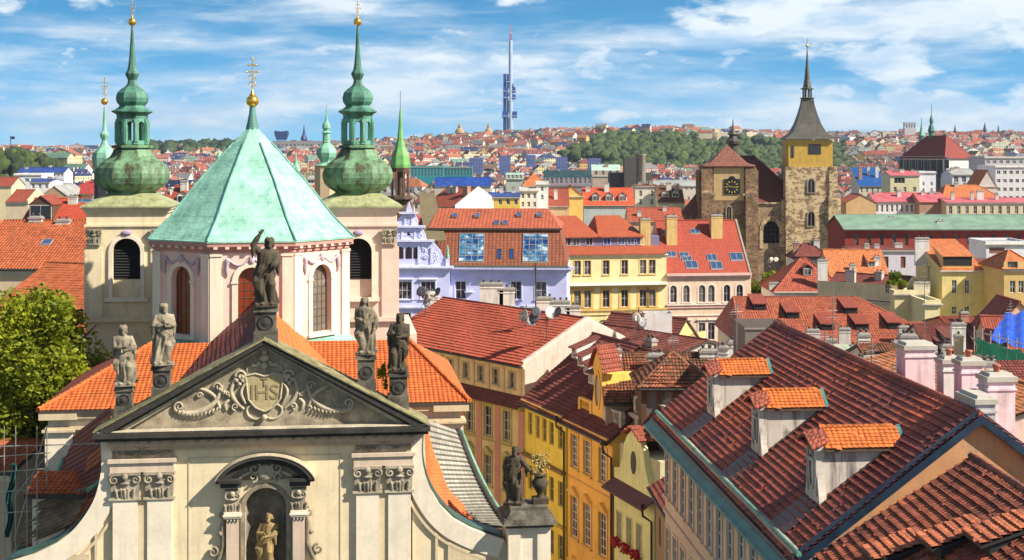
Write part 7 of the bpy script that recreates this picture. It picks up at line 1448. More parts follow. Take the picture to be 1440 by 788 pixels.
m = MB(); m.M = T(*P(427.5, 0, 2700).xy.to_3d()); z2 = lambda y: CH-(y-HY)*1.35; m.lathe([(6, 40), (6, z2(196)), (7, z2(196)), (3, z2(189)), (1.6, z2(183)), (.2, z2(175))], 8, smooth=False); tag(m.build('church_spire', plain((0.02, 0.035, 0.14), .5)), 'thin dark blue spire behind the slab hotel', 'spire')
for px, w_, nm in ((646.5, 8, 'left of the two tan domed towers on the skyline'), (687, 6.5, 'right of the two tan domed towers on the skyline')):
    m = MB(); m.M = T(*P(px, 0, 2700).xy.to_3d()); z2 = lambda y: CH-(y-HY)*1.35; m.lathe([(w_, 40), (w_, z2(188)), (w_*1.2, z2(187.5)), (w_*1.1, z2(185)), (w_*.8, z2(182)), (w_*.4, z2(180)), (w_*.45, z2(178)), (w_*.25, z2(175.5)), (.3, z2(173))], 12, smooth=False); tag(m.build('domed_tower', stucco((0.38, 0.25, 0.15), .4)), nm, 'domed tower')
def turret(px, d, rows_, name, label, matb, matt, split, seg=8, cat='tower', parts=None):
    q_ = d/CF; p = P(px, 0, d); r_ = empty(name, (p.x, d, 0), 0, label, cat); z_ = lambda y: CH-(y-HY)*q_
    lo = [(a*q_, z_(y)) for a, y in rows_ if y >= split]; hi = [(a*q_, z_(y)) for a, y in rows_ if y <= split]
    if lo: m = MB(); m.lathe([(lo[0][0], 0)]+lo, seg, ph=.5, smooth=False); m.build('tower_shaft', matb, r_)
    m = MB(); m.lathe(hi, seg, ph=.5, smooth=False); m.build('dome', matt, r_); return r_, q_, z_
CG2 = copper((0.22, 0.50, 0.36), (0.07, 0.12, 0.08), .5)
r_, q_, z_ = turret(147, 150, [(14, 300), (14, 245), (17, 243), (15, 238), (16, 232), (17.5, 222), (16, 215), (9, 208), (5, 203), (3.4, 198), (6, 192), (6.5, 189), (3, 184), (1.6, 160), (1.0, 150)], 'church_turret', 'slim green onion turret with gilded ball behind the left church tower', plain((.03, .04, .05)), CG2, 243)
m = MB(); m.ball((0, 0, z_(143)), 5*q_); m.build('gold_ball', gold(), r_); cross(r_, 0, 0, z_(138), 28*q_)
r_, q_, z_ = turret(459, 190, [(17, 330), (17, 235), (19, 233), (9, 229), (9, 226), (13, 221), (15, 215), (13, 209), (7, 203), (5.5, 201), (6, 200), (5.5, 199), (5.5, 188), (7.5, 187), (4, 184), (6, 180), (5.5, 175), (2, 170), (1.0, 163), (.7, 152)], 'church_turret', 'green onion turret on a cream base behind the right church tower', stucco((0.55, 0.42, 0.26)), CG2, 233)
cross(r_, 0, 0, z_(156), 9*q_, False)
r_, q_, z_ = turret(563, 209, [(14.5, 236), (15, 232), (14, 226), (13, 219), (8, 208), (5, 198), (3.4, 185), (2.0, 165), (.9, 153)], 'gothic_turret', 'dark open lantern tower with a bright green pointed onion roof', plain((0.1, .07, .05)), copper((0.16, 0.42, 0.12), (0.05, .14, .05), .35, .6), 240)
m = MB()
for k_ in range(8): a = PI/8+k_*PI/4; m.tube([(12.3*q_*math.cos(a), 12.3*q_*math.sin(a), z_(282)), (12.3*q_*math.cos(a), 12.3*q_*math.sin(a), z_(234))], .13, 6)
m.lathe([(13*q_, z_(242)), (14.5*q_, z_(236))], 8, ph=.5, smooth=False); m.lathe([(9*q_, 10), (9*q_, z_(286)), (19*q_, z_(280)), (19*q_, z_(276)), (12*q_, z_(275.5)), (4*q_, z_(275))], 8, ph=.5, smooth=False); m.lathe([(4*q_, z_(275)), (4*q_, z_(240))], 8)
m.build('lantern', stone((0.13, 0.08, 0.05), (.03, .025, .02), .5), r_); m = MB(); m.tube([(0, 0, z_(154)), (0, 0, z_(128))], .04, 5); m.build('lightning_rod', plain((.1, .1, .1)), r_)
turret(308, 420, [(6, 300), (6, 237), (8, 236), (7, 231), (3, 225), (4, 222), (2, 218), (.8, 212)], 'church_turret', 'tiny green capped turret between the left tower and the tent roof', stone((.3, .25, .2)), CG2, 237)
turret(416, 600, [(5, 300), (5, 242), (7, 241), (6, 236), (3, 231), (2, 227), (.5, 216)], 'church_turret', 'tiny green capped turret beside the tent roof on the right', stone((.4, .3, .25)), CG2, 241)
turret(1296, 1500, [(4, 240), (4, 192), (5, 191), (2.5, 184), (1, 176), (.4, 166)], 'church_turret', 'small distant green spire above the monastery church roof', stone((.1, .2, .2)), CG2, 191)
for i, (px, y0, w_) in enumerate(((1343, 175, 2.5), (1385, 172, 3), (1404, 176, 2.5), (922, 174, 5), (880, 176, 4), (1195, 182, 3))):
    d = 2700; m = MB(); m.M = T(*P(px, 0, d).xy.to_3d()); q_ = d/CF; z2 = lambda y: CH-(y-HY)*q_; m.lathe([(w_*q_*.8, 40), (w_*q_*.8, z2(y0+12)), (w_*q_, z2(y0+11)), (w_*q_*.4, z2(y0+5)), (.3, z2(y0))], 8, smooth=False)
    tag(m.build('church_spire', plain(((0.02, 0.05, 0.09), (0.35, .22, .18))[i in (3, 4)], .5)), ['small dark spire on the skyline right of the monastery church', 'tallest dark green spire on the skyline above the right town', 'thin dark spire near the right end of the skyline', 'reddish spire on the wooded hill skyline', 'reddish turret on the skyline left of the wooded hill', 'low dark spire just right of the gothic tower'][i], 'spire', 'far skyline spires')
m = MB(); m.M = T(*P(1279, 0, 2500).xy.to_3d()); z2 = lambda y: CH-(y-HY)*1.25; m.box(-10, -5, 0, 10, 5, z2(180)); 
for i in range(5): m.box(-10+i*4.6, -4, z2(180), -8.4+i*4.6, 4, z2(172))
m.box(-10, -4, z2(176), 10, 4, z2(175)).build('concrete_tower', stucco((0.5, 0.5, 0.52))); tag(bpy.data.objects['concrete_tower'], 'pale open-framed concrete block on the skyline above the monastery roof', 'tower')
m = MB(); m.M = T(*P(15, 0, 1060).xy.to_3d()); z2 = lambda y: CH-(y-HY)*.53; m.tube([(0, 0, z2(212)), (0, 0, z2(191))], .3, 5); m.box(0, -.1, z2(196), 3.0, .1, z2(192)); tag(m.build('flagpole', plain((.02, .03, .1))), 'flagpole with a small dark flag on the left wooded hill', 'flagpole')
# ================================================================ LEFT HOUSES
PT = tiles((0.44, 0.115, 0.035), (0.28, 0.06, 0.025), .42, .30, .3, vary=.45)
H('townhouse', 'large orange pantiled roof in front of the left church tower', -60, 140, 108, 480, 374, 22, (0.60, 0.45, 0.3), PT, near=1, wave=.30, course=.42, lift=.04, d2=104, over=.4)
H('townhouse', 'orange hipped pantile roof rising to the left church tower', -70, 150, 132, 378, 312, 22, (0.6, 0.45, 0.3), PT, near=1, wave=.30, course=.42, lift=.04, roof='hip', hipr=(1, 3), skys=[(.46, .45, 1.0, 1.2)])
H('townhouse', 'long bright red plain roof with a brown dormer behind the left roofs', 28, 135, 245, 318, 280, 16, (0.60, 0.52, 0.36), tiles((0.42, 0.055, 0.02), (.32, .04, .02), .5, .5, .2, vary=.3), rows=[(320, 331, [78, 86, 94, 102, 110], 6, {'arch': True})], dorms=[(.25, .12, 4.0, 3.0, 'gable', plain((.10, .05, .03)), TRED)], skys=[(.5, .85, 2, 1), (.65, .85, 2, 1)])
H('townhouse', 'small red gable roof peeking at the left edge behind the long red roof', 8, 40, 290, 284, 268, 12, (0.62, .5, .35), TRED, parapet=(('r',), .4, (.6, .5, .35)))
H('townhouse', 'classical pediment gable at the far left above the orange roof', 6, 70, 165, 342, 326, 10, (0.55, 0.45, 0.3), TO2, roof='gable_y', cornice=(.5, .4, (.6, .5, .4)))
H('townhouse', 'red gabled house with a tan blank gable left of the church tower', 90, 132, 400, 272, 254, 16, (0.5, 0.33, 0.2), tiles((0.5, 0.05, 0.035), (.4, .04, .03), .5, .5, .2), d2=385)
H('townhouse', 'tan warehouse gable left of the red gabled house', 60, 92, 380, 274, 262, 18, (0.42, 0.27, 0.17), GYR, roof='gable_y', cornice=False)
H('townhouse', 'white modern block with blue window band on the far left', 20, 58, 520, 246, 246, 14, (0.74, 0.74, 0.74), GYR, roof='flat', rows=[(251, 256, [38, 46, 52], 6, {'gl': GLB})])
H('townhouse', 'second white modern block with a blue roof pavilion on the far left', 42, 70, 470, 256, 252, 14, (0.74, 0.73, 0.72), BLR, rows=[(259, 265, 3, 4)])
H('townhouse', 'long blue-roofed pale building under the left wooded hill', 24, 90, 700, 243, 236, 14, (0.62, 0.64, 0.68), BLR, rows=[(245, 248, 12, 2.5)])
H('townhouse', 'cream house at the far left edge under the wooded hill', -10, 16, 430, 262, 250, 12, (0.72, 0.60, 0.36), TRED)
H('townhouse', 'small orange roof corner at the left edge beside the scaffold', -60, 16, 74, 664, 632, 8, (0.5, 0.4, 0.3), PT, near=1, wave=.26)
H('townhouse', 'red roofed white house between the left tower and the tent roof', 234, 296, 250, 300, 262, 14, (0.72, 0.62, 0.5), TRED, rows=[(303, 312, 4, 6)], dorms=[(.3, .3, 2, 1.6, 'gable'), (.7, .3, 2, 1.6, 'gable')])
H('townhouse', 'orange roofed house left of the right onion tower', 425, 452, 260, 288, 262, 14, (0.72, 0.6, 0.5), TO2)
H('townhouse', 'white house with dark windows beyond the tent roof', 432, 446, 420, 252, 248, 10, (0.72, 0.7, 0.7), GYR, rows=[(254, 258, 3, 4)])
# ================================================================ DISHES, MASTS, SCAFFOLD, SMALL ROOF THINGS
def dish(m, p, r, az_, el_=.35, mi=0):
    m.M = T(*p) @ RZ(az_) @ Matrix.Rotation(R(90)-el_, 4, 'X'); m.lathe([(.02, -.02), (r*.5, -.10*r*2), (r, .0), (r*.98, .02), (r*.5, -.06*r*2), (.03, 0)][::1], 16, mi=mi, caps=False); m.tube([(0, -r*.9, 0), (0, -r*.3, r*.9)], .02, 4, mi=1); m.M = Matrix.Identity(4)
def antenna(p, h, label, seed, n=4, r=.45, spread=1.3):
    rnd = random.Random(seed); o = empty('satellite_antennas', p, 0, label, 'satellite dishes'); m = MB(); m.tube([(0, 0, -.6), (0, 0, h)], .05, 6); m.tube([(-spread, 0, h*.55), (spread, .1, h*.55)], .035, 5); m.tube([(-spread*.7, .4, h*.8), (spread*.8, -.3, h*.8)], .035, 5); m.tube([(-.6, -.5, 0), (0, 0, h*.6), (.6, .5, 0)], .03, 5)
    for i in range(5): m.tube([(-.5+.1*i, .0, h*(.9)), (-.5+.1*i, .5, h*.9)], .015, 4)
    m.build('mast', plain((.12, .11, .11), .5, .4), o)
    for i in range(n):
        m = MB(); dish(m, (rnd.uniform(-spread, spread), -.15, h*rnd.uniform(.35, 1.0)), r*rnd.uniform(.8, 1.15), rnd.uniform(-1.0, .6)); m.build('dish', [plain(rnd.choice(((.55, .5, .42), (.08, .08, .1), (.5, .5, .5), (.18, .18, .2))), .5), plain((.1, .1, .1))], o)
antenna(P(598, 440, 133), 2.1, 'cluster of satellite dishes at the left end of the long red roof', 2, 5)
antenna(P(769, 468, 117), 2.0, 'bushy cluster of round dishes near the middle of the long red roof', 5, 5, .5)
antenna(P(740, 455, 122), 1.6, 'pair of satellite dishes left of the bushy cluster on the long red roof', 7, 2, .5, .7)
antenna(P(1092, 388, 330), 4.0, 'cluster of dishes beside the foot of the gothic tower', 8, 6, .55, 2.2)
antenna(P(898, 470, 120), 2.2, 'satellite dish and vent pipes beside the tall white chimney', 9, 3, .4, .7)
def mast(p, h, label, bars=5):
    m = MB(); m.tube([(0, 0, -1.0), (0, 0, h)], .035, 5)
    for i in range(bars): z = h*(.55+.42*i/bars); w_ = .55-.06*i; m.tube([(-w_, -.1*i, z), (w_, .1*i, z)], .018, 4)
    o = m.build('tv_aerial', plain((.25, .24, .24), .4, .5)); o.location = p; tag(o, label, 'aerial', 'television aerials')
for px, py, d, h, lb in ((1171, 520, 104, 6.0, 'tall comb-shaped aerial in front of the broad red tiled roof'), (1300, 470, 120, 6, 'thin mast at the right corner of the broad red tiled roof'), (1226, 560, 72, 3, 'short crooked aerial behind the dark ridge'), (1160, 495, 100, 1.5, 'small aerial left of the glazed hut'), (1322, 345, 390, 10, 'thin white mast above the green sheet roof'), (692, 300, 196, 2.6, 'short mast on the ridge of the periwinkle house'), (1421, 470, 125, 3, 'pole beside the blue tarpaulin roof'), (1255, 575, 68, 2.2, 'lone vent pole on the orange pantile strip'), (946, 500, 104, 1.5, 'little aerial on the mossy roof ridge'), (1036, 470, 92, 2, 'aerial by the weathered grey wall')): mast(P(px, py, d), h, lb)
rnd = random.Random(11)
adj = ['squat white', 'tall grey', 'slim cream', 'stained white', 'short brown', 'wide pale', 'narrow grey', 'leaning tan']
where = ['near the glazed hut', 'beside the pink chimneys', 'in the roof clutter behind the dark ridge', 'below the broad red roof', 'by the maroon roofs', 'near the aerials', 'beside the white gable', 'close to the scaffold net']
cl_ = [(1205, 503, 101), (1222, 500, 99), (1240, 548, 78), (1258, 540, 80), (1196, 528, 84), (1306, 492, 104), (1330, 500, 110), (1350, 512, 100), (1372, 515, 96), (1392, 505, 104), (1348, 470, 140), (1145, 478, 140), (1168, 476, 140), (1215, 478, 140), (1262, 478, 140), (1285, 482, 130), (1017, 486, 110), (1030, 478, 118), (1002, 490, 112), (1345, 545, 75), (1320, 520, 90)]
for i, (px, py, d) in enumerate(cl_):
    p = P(px, py, d); w_ = rnd.uniform(.7, 1.2); r0 = empty('roof_chimney', (p.x, p.y, 0), rnd.uniform(-.3, .1), f'{adj[i % 8]} chimney {where[(i*3+i//8) % 8]}', 'chimney', 'small chimneys on the right roofs'); chimney(r0, 0, 0, p.z-3.5, p.z, w_, .7, rnd.choice(((.68, .64, .60), (.45, .44, .42), (.62, .55, .42), (.7, .68, .68))), rnd.choice((1, 2)))
# left scaffolding
sc = empty('scaffold', (0, 0, 0), 0, 'tube scaffolding with green netting beside the left aisle roof', 'scaffold'); m = MB(); rnd = random.Random(4)
pts = [(6, 66), (22, 66), (38, 65.5), (52, 65.5), (66, 66.5)]
for px, d in pts:
    for dd in (0, 1.2): m.tube([P(px, 790, d+dd), P(px, rnd.choice((600, 625, 645)), d+dd)], .026, 5)
for y in (640, 662, 690, 720): m.tube([P(0, y+2, 66.2), P(70, y-3, 66.6)], .03, 5)
m.tube([P(0, 628, 66), P(140, 624, 66.2)], .03, 5); m.tube([P(20, 760, 66), P(66, 600, 66)], .03, 5); m.tube([P(66, 640, 66.2), P(20, 700, 66.2)], .03, 5); m.build('poles', plain((0.42, 0.40, 0.36), .4, .6), sc)
m = MB(); rows_ = [[tuple(P(14+i*1.1+2.5*math.sin(j*.8)-j*.6, 652+j*8, 67.4+.15*math.sin(i*1.7+j))) for i in range(9)] for j in range(14)]; m.grid(np.array(rows_), 0); m.build('netting', plain((0.02, 0.16, 0.14), .8), sc)
# ================================================================ TERRAIN
RIDGE = [(-3000, 214), (-600, 216), (0, 219), (200, 219), (330, 217), (450, 213), (560, 209), (640, 203), (720, 198), (850, 196), (1000, 197), (1110, 199), (1250, 201), (1440, 199), (2200, 206), (5000, 214)]
def lerpt(T_, x):
    if x <= T_[0][0]: return T_[0][1]
    for (a, b), (c, d) in zip(T_, T_[1:]):
        if x <= c: return b+(d-b)*(x-a)/(c-a)
    return T_[-1][1]
def ss(t): t = min(1, max(0, t)); return t*t*(3-2*t)
def ground(x, y):
    px = 720+CF*x/max(y, 50.0); top = CH-(lerpt(RIDGE, px)-HY)*1.5
    z = max(0, top)*ss((y-1150)/1750); z *= 1-0.25*ss((y-3300)/3000)
    hx, hy = P(8, 0, 1080).x, 1080
    z += 36*math.exp(-((x-hx)/58)**2-((y-hy)/140)**2)
    if y > 1400: z += 16*ss((px-730)/120)*ss((1130-px)/120)*math.exp(-((y-2150)/330)**2)
    return z
xs = [-9000, -6000, -4000, -3000]+[-2400+i*40 for i in range(121)]+[3000, 4000, 6000, 9000]; ys = [-3000, -500, 0, 300, 600]+[800+i*50 for i in range(60)]+[4000, 4600, 5500, 7000, 10000, 14000]
m = MB(); m.grid(np.array([[(x, y, ground(x, y)-0.05) for x in xs] for y in ys])[:, ::1], 0, None, True)
gt = NT('ground'); gt.set('Base Color', gt.mix(gt.rng(gt.noise(.02, 5), .4, .6), (0.10, 0.10, 0.09), (0.06, 0.09, 0.03))); gt.set('Roughness', .95)
tag(m.build('ground', gt.m), 'city ground rising to the far hills', kind='structure')
# ================================================================ WOODS
@cached
def farleaf(c1, c2):
    t = NT('far_foliage'); at = t.n('ShaderNodeAttribute', attribute_name='tone'); n1 = t.noise(.35, 6, .75); f = t.ma('ADD', t.ma('MULTIPLY', at.outputs['Fac'], .6), t.rng(n1, .35, .65, -.25, .5), clamp=True)
    t.set('Base Color', t.mix(f, c1, c2)); t.set('Roughness', .8); t.bump(t.noise(.5, 6, .8), 1.0, 2.5); return t.m
def lumpy(rs, n=14, k=7):
    """one broad-leaved crown as a lumpy, uneven blob of facets"""
    V = []; 
    for j in range(k+1):
        a = -PI*.42+PI*.92*j/k
        for i in range(n):
            b = 2*PI*i/n; V.append((math.cos(a)*math.cos(b), math.cos(a)*math.sin(b), math.sin(a)))
    V = np.array(V); ph = rs.rand(6)*6
    f = 1+.16*np.sin(3*V[:, 0]*2+ph[0])*np.sin(3*V[:, 1]*2+ph[1])+.13*np.sin(5.5*V[:, 0]+ph[2]+4*V[:, 2])*np.sin(6*V[:, 1]+ph[3])+.10*(rs.rand(len(V))-.5)*2
    return V*f[:, None]
def wood(name, label, spots, mat, seed=1, group=None):
    """spots: (x, y, radius). built as one mass of separate crowns with a tone each"""
    rs = np.random.RandomState(seed); Vs = []; Qs = []; tone = []; off = 0; n, k = 12, 6
    q = np.array([(j*n+i, j*n+(i+1) % n, (j+1)*n+(i+1) % n, (j+1)*n+i) for j in range(k) for i in range(n)])
    for x, y, r in spots:
        g = ground(x, y); base = rs.rand()
        for b in range(4):      # each crown is several clumps
            o = (rs.rand(3)-.5)*np.array([1.3, 1.3, .8])*r if b else np.zeros(3); rr = r*(1 if b == 0 else rs.uniform(.4, .65))
            V = lumpy(rs, n, k)*np.array([rr, rr, rr*.95])+np.array([x, y, g+r*1.15])+o
            Vs.append(V); Qs.append(q+off); off += len(V); tone.append(np.clip(base*.55+rs.rand(len(q))*.45+(.12 if b else 0), 0, 1))
    V = np.concatenate(Vs); Q = np.concatenate(Qs); t = np.concatenate(tone)
    me = bpy.data.meshes.new(name); me.vertices.add(len(V)); me.vertices.foreach_set('co', V.ravel()); me.loops.add(Q.size); me.loops.foreach_set('vertex_index', Q.ravel().astype(np.int32)); me.polygons.add(len(Q)); me.polygons.foreach_set('loop_start', (np.arange(len(Q))*4).astype(np.int32)); me.update(calc_edges=True)
    at = me.attributes.new('tone', 'FLOAT', 'FACE'); at.data.foreach_set('value', t.astype(np.float32)); me.materials.append(mat)
    o = bpy.data.objects.new(name, me); COL.objects.link(o); tag(o, label, kind='stuff', cat='trees'); return o
rnd = random.Random(2); LF = farleaf((0.006, 0.018, 0.014), (0.11, 0.17, 0.02)); LFB = leafmat((0.012, 0.025, 0.02), (0.05, 0.08, 0.025), 0)
sp = []
for _ in range(3000):
    px = rnd.uniform(745, 1210); y = rnd.uniform(1520, 2350); top = lerpt([(745, 1720), (790, 1900), (860, 2220), (1210, 2350)], px); lo_y = lerpt([(745, 1900), (850, 1620), (1210, 1650)], px)
    if not lo_y < y < top: continue
    x = (px-720)*y/CF
    if math.sin(x*.011+1)*math.sin(y*.008) > .62: continue
    sp.append((x, y, rnd.uniform(3.5, 8.5)))
wood('wooded_hill', 'broad-leaved wood covering the hill in the middle of the skyline', sp, LF, 3)
sp = []
for _ in range(420):
    a, r_ = rnd.uniform(0, 2*PI), math.sqrt(rnd.random()); x, y = P(8, 0, 1080).x+95*r_*math.cos(a), 1060+170*r_*math.sin(a); sp.append((x, y, rnd.uniform(4.0, 7.0)))
wood('wooded_knoll', 'steep green wooded knoll at the left edge', sp, LF, 4)
sp = [((px-720)*y/CF, y, rnd.uniform(9, 15)) for px, y in [(rnd.uniform(195, 340), rnd.uniform(2350, 2800)) for _ in range(170)]]
wood('distant_wood', 'dark bluish wood on the low skyline left of the tent roof', sp, LFB, 5)
sp = [((px-720)*y/CF, y, rnd.uniform(5, 9)) for px, y in [(rnd.uniform(*c), rnd.uniform(*e)) for c, e in [((620, 650), (1500, 1600))]*8+[((695, 760), (1750, 1900))]*26+[((590, 625), (2300, 2400))]*8+[((1175, 1215), (1500, 1700))]*30+[((60, 130), (1300, 1500))]*16]]
wood('park_trees', 'scattered groups of park trees among the distant houses', sp, LF, 6)
# ================================================================ THE CITY THAT FILLS THE PLAIN AND THE SLOPES
@cached
def farwall(col, win=1):
    t = NT('facade'); sp_ = t.n('ShaderNodeSeparateXYZ'); t.l(t.tc.outputs['UV'], sp_.inputs[0]); fu = t.ma('FRACT', t.ma('DIVIDE', sp_.outputs[0], 2.7)); fv = t.ma('FRACT', t.ma('DIVIDE', sp_.outputs[1], 3.5))
    a = t.ma('MULTIPLY', t.ma('GREATER_THAN', fu, .30), t.ma('LESS_THAN', fu, .68)); b = t.ma('MULTIPLY', t.ma('GREATER_THAN', fv, .28), t.ma('LESS_THAN', fv, .80)); w_ = t.ma('MULTIPLY', a, b)
    c = t.val(col, t.rng(t.noise(.15, 4), .3, .7, .85, 1.1)); c = t.mix(t.ma('MULTIPLY', w_, .9), c, (0.05, 0.05, 0.06)); t.set('Base Color', c); t.set('Roughness', t.ma('SUBTRACT', .9, t.ma('MULTIPLY', w_, .6))); return t.m
@cached
def farroof(col):
    t = NT('far_roof'); oi = t.n('ShaderNodeObjectInfo'); c = t.val(col, t.rng(t.noise(.25, 6, .7), .3, .7, .68, 1.25)); sp_ = t.n('ShaderNodeSeparateXYZ'); t.l(t.tc.outputs['UV'], sp_.inputs[0]); f = t.ma('FRACT', t.ma('DIVIDE', sp_.outputs[1], .9)); c = t.val(c, t.rng(f, 0, .25, .72, 1.0)); t.set('Base Color', c); t.set('Roughness', .8); return t.m
WN = [('cream', (0.68, 0.58, 0.40)), ('white', (0.74, 0.73, 0.70)), ('pale yellow', (0.72, 0.60, 0.32)), ('pink', (0.70, 0.48, 0.40)), ('beige', (0.58, 0.46, 0.33)), ('grey', (0.42, 0.41, 0.42)), ('ochre', (0.62, 0.40, 0.15)), ('pale green', (0.50, 0.54, 0.40)), ('brownish', (0.34, 0.22, 0.16)), ('pale blue', (0.50, 0.56, 0.66))]
RN = [('red', (0.36, 0.075, 0.045)), ('orange', (0.44, 0.15, 0.07)), ('dark red', (0.20, 0.05, 0.045)), ('brown', (0.18, 0.10, 0.08)), ('terracotta', (0.38, 0.15, 0.11)), ('grey', (0.22, 0.22, 0.23)), ('green', (0.14, 0.26, 0.20)), ('navy', (0.02, 0.035, 0.13))]
WM = [farwall(tuple(v*.92 for v in c)) for _, c in WN]; RM = [farroof(tuple(v*.75 for v in c)) for _, c in RN]; CM_ = plain((0.55, 0.5, 0.45), .8)
ALLM = WM+RM+[CM_]
def fillhouse(mw, mr, mc, x, y, rz, w, D, h, rise, kind, wi, ri, rnd):
    g = ground(x, y); M = T(x, y, 0) @ RZ(rz); g0 = max(0, g-14)
    for mm in (mw, mr, mc): mm.M = M
    a, b = w/2, D/2; z = g+h; zr = z+rise; o = .4
    mw.add([(-a,-b,g0),(a,-b,g0),(a,b,g0),(-a,b,g0),(-a,-b,z),(a,-b,z),(a,b,z),(-a,b,z)], [(0,1,5,4),(1,2,6,5),(2,3,7,6),(3,0,4,7)], wi)
    if kind == 0:
        mw.add([(-a,-b,z),(-a,b,z),(-a,0,zr),(a,-b,z),(a,b,z),(a,0,zr)], [(0,2,1),(3,4,5)], wi)
        for s_ in (-1, 1):
            q = [(-a-.2, s_*(b+o), z-o*rise/b), (a+.2, s_*(b+o), z-o*rise/b), (a+.2, 0, zr+.1), (-a-.2, 0, zr+.1)]; slab(mr, q if s_ < 0 else q[::-1], .25, ri)
    elif kind == 1:
        mw.add([(-a,-b,z),(a,-b,z),(0,-b,zr),(-a,b,z),(a,b,z),(0,b,zr)], [(0,1,2),(3,5,4)], wi)
        for s_ in (-1, 1):
            q = [(s_*(a+o), b+.2, z-o*rise/a), (s_*(a+o), -b-.2, z-o*rise/a), (0, -b-.2, zr+.1), (0, b+.2, zr+.1)]; slab(mr, q if s_ < 0 else q[::-1], .25, ri)
    elif kind == 2:
        e = min(a-.2, b); c = [(-a-o,-b-o,z),(a+o,-b-o,z),(a+o,b+o,z),(-a-o,b+o,z),(-a+e,0,zr),(a-e,0,zr)]; mr.add(c, [(0,1,5,4),(1,2,5),(2,3,4,5),(3,0,4),(3,2,1,0)], ri)
    else:
        mw.box(-a, -b, z, a, b, z+.8, wi); mr.box(-a+.4, -b+.4, z+.8, a-.4, b-.4, z+.9, ri); mc.box(-a*.3, -2, z+.9, a*.2, 2, z+rnd.uniform(2, 3.6), len(ALLM)-1)
    if kind < 3:
        for _ in range(rnd.choice((1, 2, 2, 3))): cx = rnd.uniform(-a*.8, a*.8) if kind != 1 else rnd.uniform(-a*.2, a*.2); cy = rnd.uniform(-b*.3, b*.3); mc.box(cx-.6, cy-.4, z, cx+.6, cy+.4, zr+rnd.uniform(.6, 1.6), len(ALLM)-1)
        if kind == 0 and rnd.random() < .6:
            n = rnd.choice((2, 3, 4))
            for i in range(n):
                cx = -a+w*(i+.5)/n; yy = -b*.72; zz = z+rise*.28; mw.box(cx-.8, yy, zz-.8, cx+.8, yy+3, zz+1.1, wi); mw.box(cx-.5, yy-.05, zz, cx+.5, yy-.01, zz+.9, 5); mr.add([(cx-1, yy-.3, zz+1.1), (cx+1, yy-.3, zz+1.1), (cx+1, yy+3, zz+1.9), (cx-1, yy+3, zz+1.9)], [(0, 1, 2, 3)], ri)
top = np.full(1600, 5000.0)       # lowest picture row already built up, per column (-80..1520), to leave out what nothing shows
def prof_(p0, p1, y): a, b = max(0, int(p0)+80), min(1600, int(p1)+81); top[a:b] = np.minimum(top[a:b], y)
for p in ((-80, 128, 372, ), (128, 250, 150), (250, 450, 170), (450, 562, 150), (250, 330, 300), (562, 632, 292), (632, 790, 296), (790, 912, 306), (912, 1056, 314), (988, 1062, 230), (1060, 1105, 240), (1104, 1178, 200)): prof_(*p)
# the tent roof is a triangle: open its flanks again
top[:] = 5000
for p in ((-80, 128, 380), (135, 236, 285), (452, 556, 280), (562, 632, 300), (632, 790, 300), (790, 912, 312), (912, 1056, 318), (988, 1062, 235), (1060, 1105, 245), (1104, 1178, 200), (1178, 1300, 470), (1300, 1520, 480)): prof_(*p)
for px in range(215, 496): prof_(px, px, 165+abs(px-355)*1.19)
KEEP = []   # custom footprints to keep clear: (x, y, radius)
bpy.context.view_layer.update()
for o in COL.objects:
    if o.parent is None and o.get('category') in ('house', 'church', 'building', 'tower', 'office block', 'hotel', 'chimney', 'rooflight', 'terrace'):
        xs_, ys_ = [], []
        for ch in o.children_recursive:
            if ch.type == 'MESH' and ch.name.startswith(('wall', 'tower', 'nave', 'roof', 'transept', 'lower', 'dome', 'tube')):
                for c in ch.bound_box: p = ch.matrix_world @ Vector(c); xs_.append(p.x); ys_.append(p.y)
        if xs_: KEEP.append((min(xs_), max(xs_), min(ys_), max(ys_)))
def clash(x, y, r): return any(a-r < x < b+r and c-r < y < d+r for a, b, c, d in KEEP)
cand = []; rnd = random.Random(21); d = 215.0
while d < 3300:
    px = -70.0
    while px < 1510:
        w = rnd.uniform(10, 20)*(1.0 if d < 900 else 1.25); dd = d+rnd.uniform(-6, 6)*(1+d/900); x = (px-720)*dd/CF; wp = w*CF/dd
        dist = math.sin(x*.006+dd*.004+1.3)*.5+math.sin(dd*.011)*.25; rz = dist+rnd.choice((0, 0, PI/2))
        D = rnd.uniform(10, 14); px += wp*rnd.uniform(.8, 1.15)
        if clash(x, dd, 8): continue
        pxc = 720+CF*x/dd
        if 1200 < pxc+10 or pxc < 745: pass
        elif lerpt([(745, 1900), (850, 1600), (1210, 1630)], pxc) < dd < lerpt([(745, 1740), (790, 1920), (860, 2240), (1210, 2370)], pxc): continue
        if 880 < dd < 1260 and pxc < 75: continue
        kk = rnd.random(); kind = 0 if kk < .5 else 1 if kk < .68 else 2 if kk < .86 else 3
        h = rnd.uniform(14, 21)*(1 if dd < 1400 else .8)+(5 if rnd.random() < .08 else 0); rise = rnd.uniform(3.5, 6.0) if kind < 3 else 0
        g = ground(x, dd); yt = HY+(CH-(g+h+rise))*CF/dd; half = max(w, D)/2*CF/dd*.8
        a, b = int(max(0, pxc-half+80)), int(min(1600, pxc+half+81))
        if b <= a: continue
        seg = top[a:b]; vis = np.clip(seg-yt, 0, (h+rise)*CF/dd)
        if seg.mean() > 4000: vis[:] = 30
        if (vis > 0.8).mean() > .2:
            cand.append((float(vis.sum()), x, dd, rz, w, D, h, rise, kind, rnd.random(), rnd.random(), rnd.randrange(10**6))); ye_ = HY+(CH-(g+h+rise*.35))*CF/dd; top[a:b] = np.minimum(seg, ye_)
    d += 21*(1+d/1300)
cand.sort(key=lambda c: -c[0]); print('fill houses', len(cand))
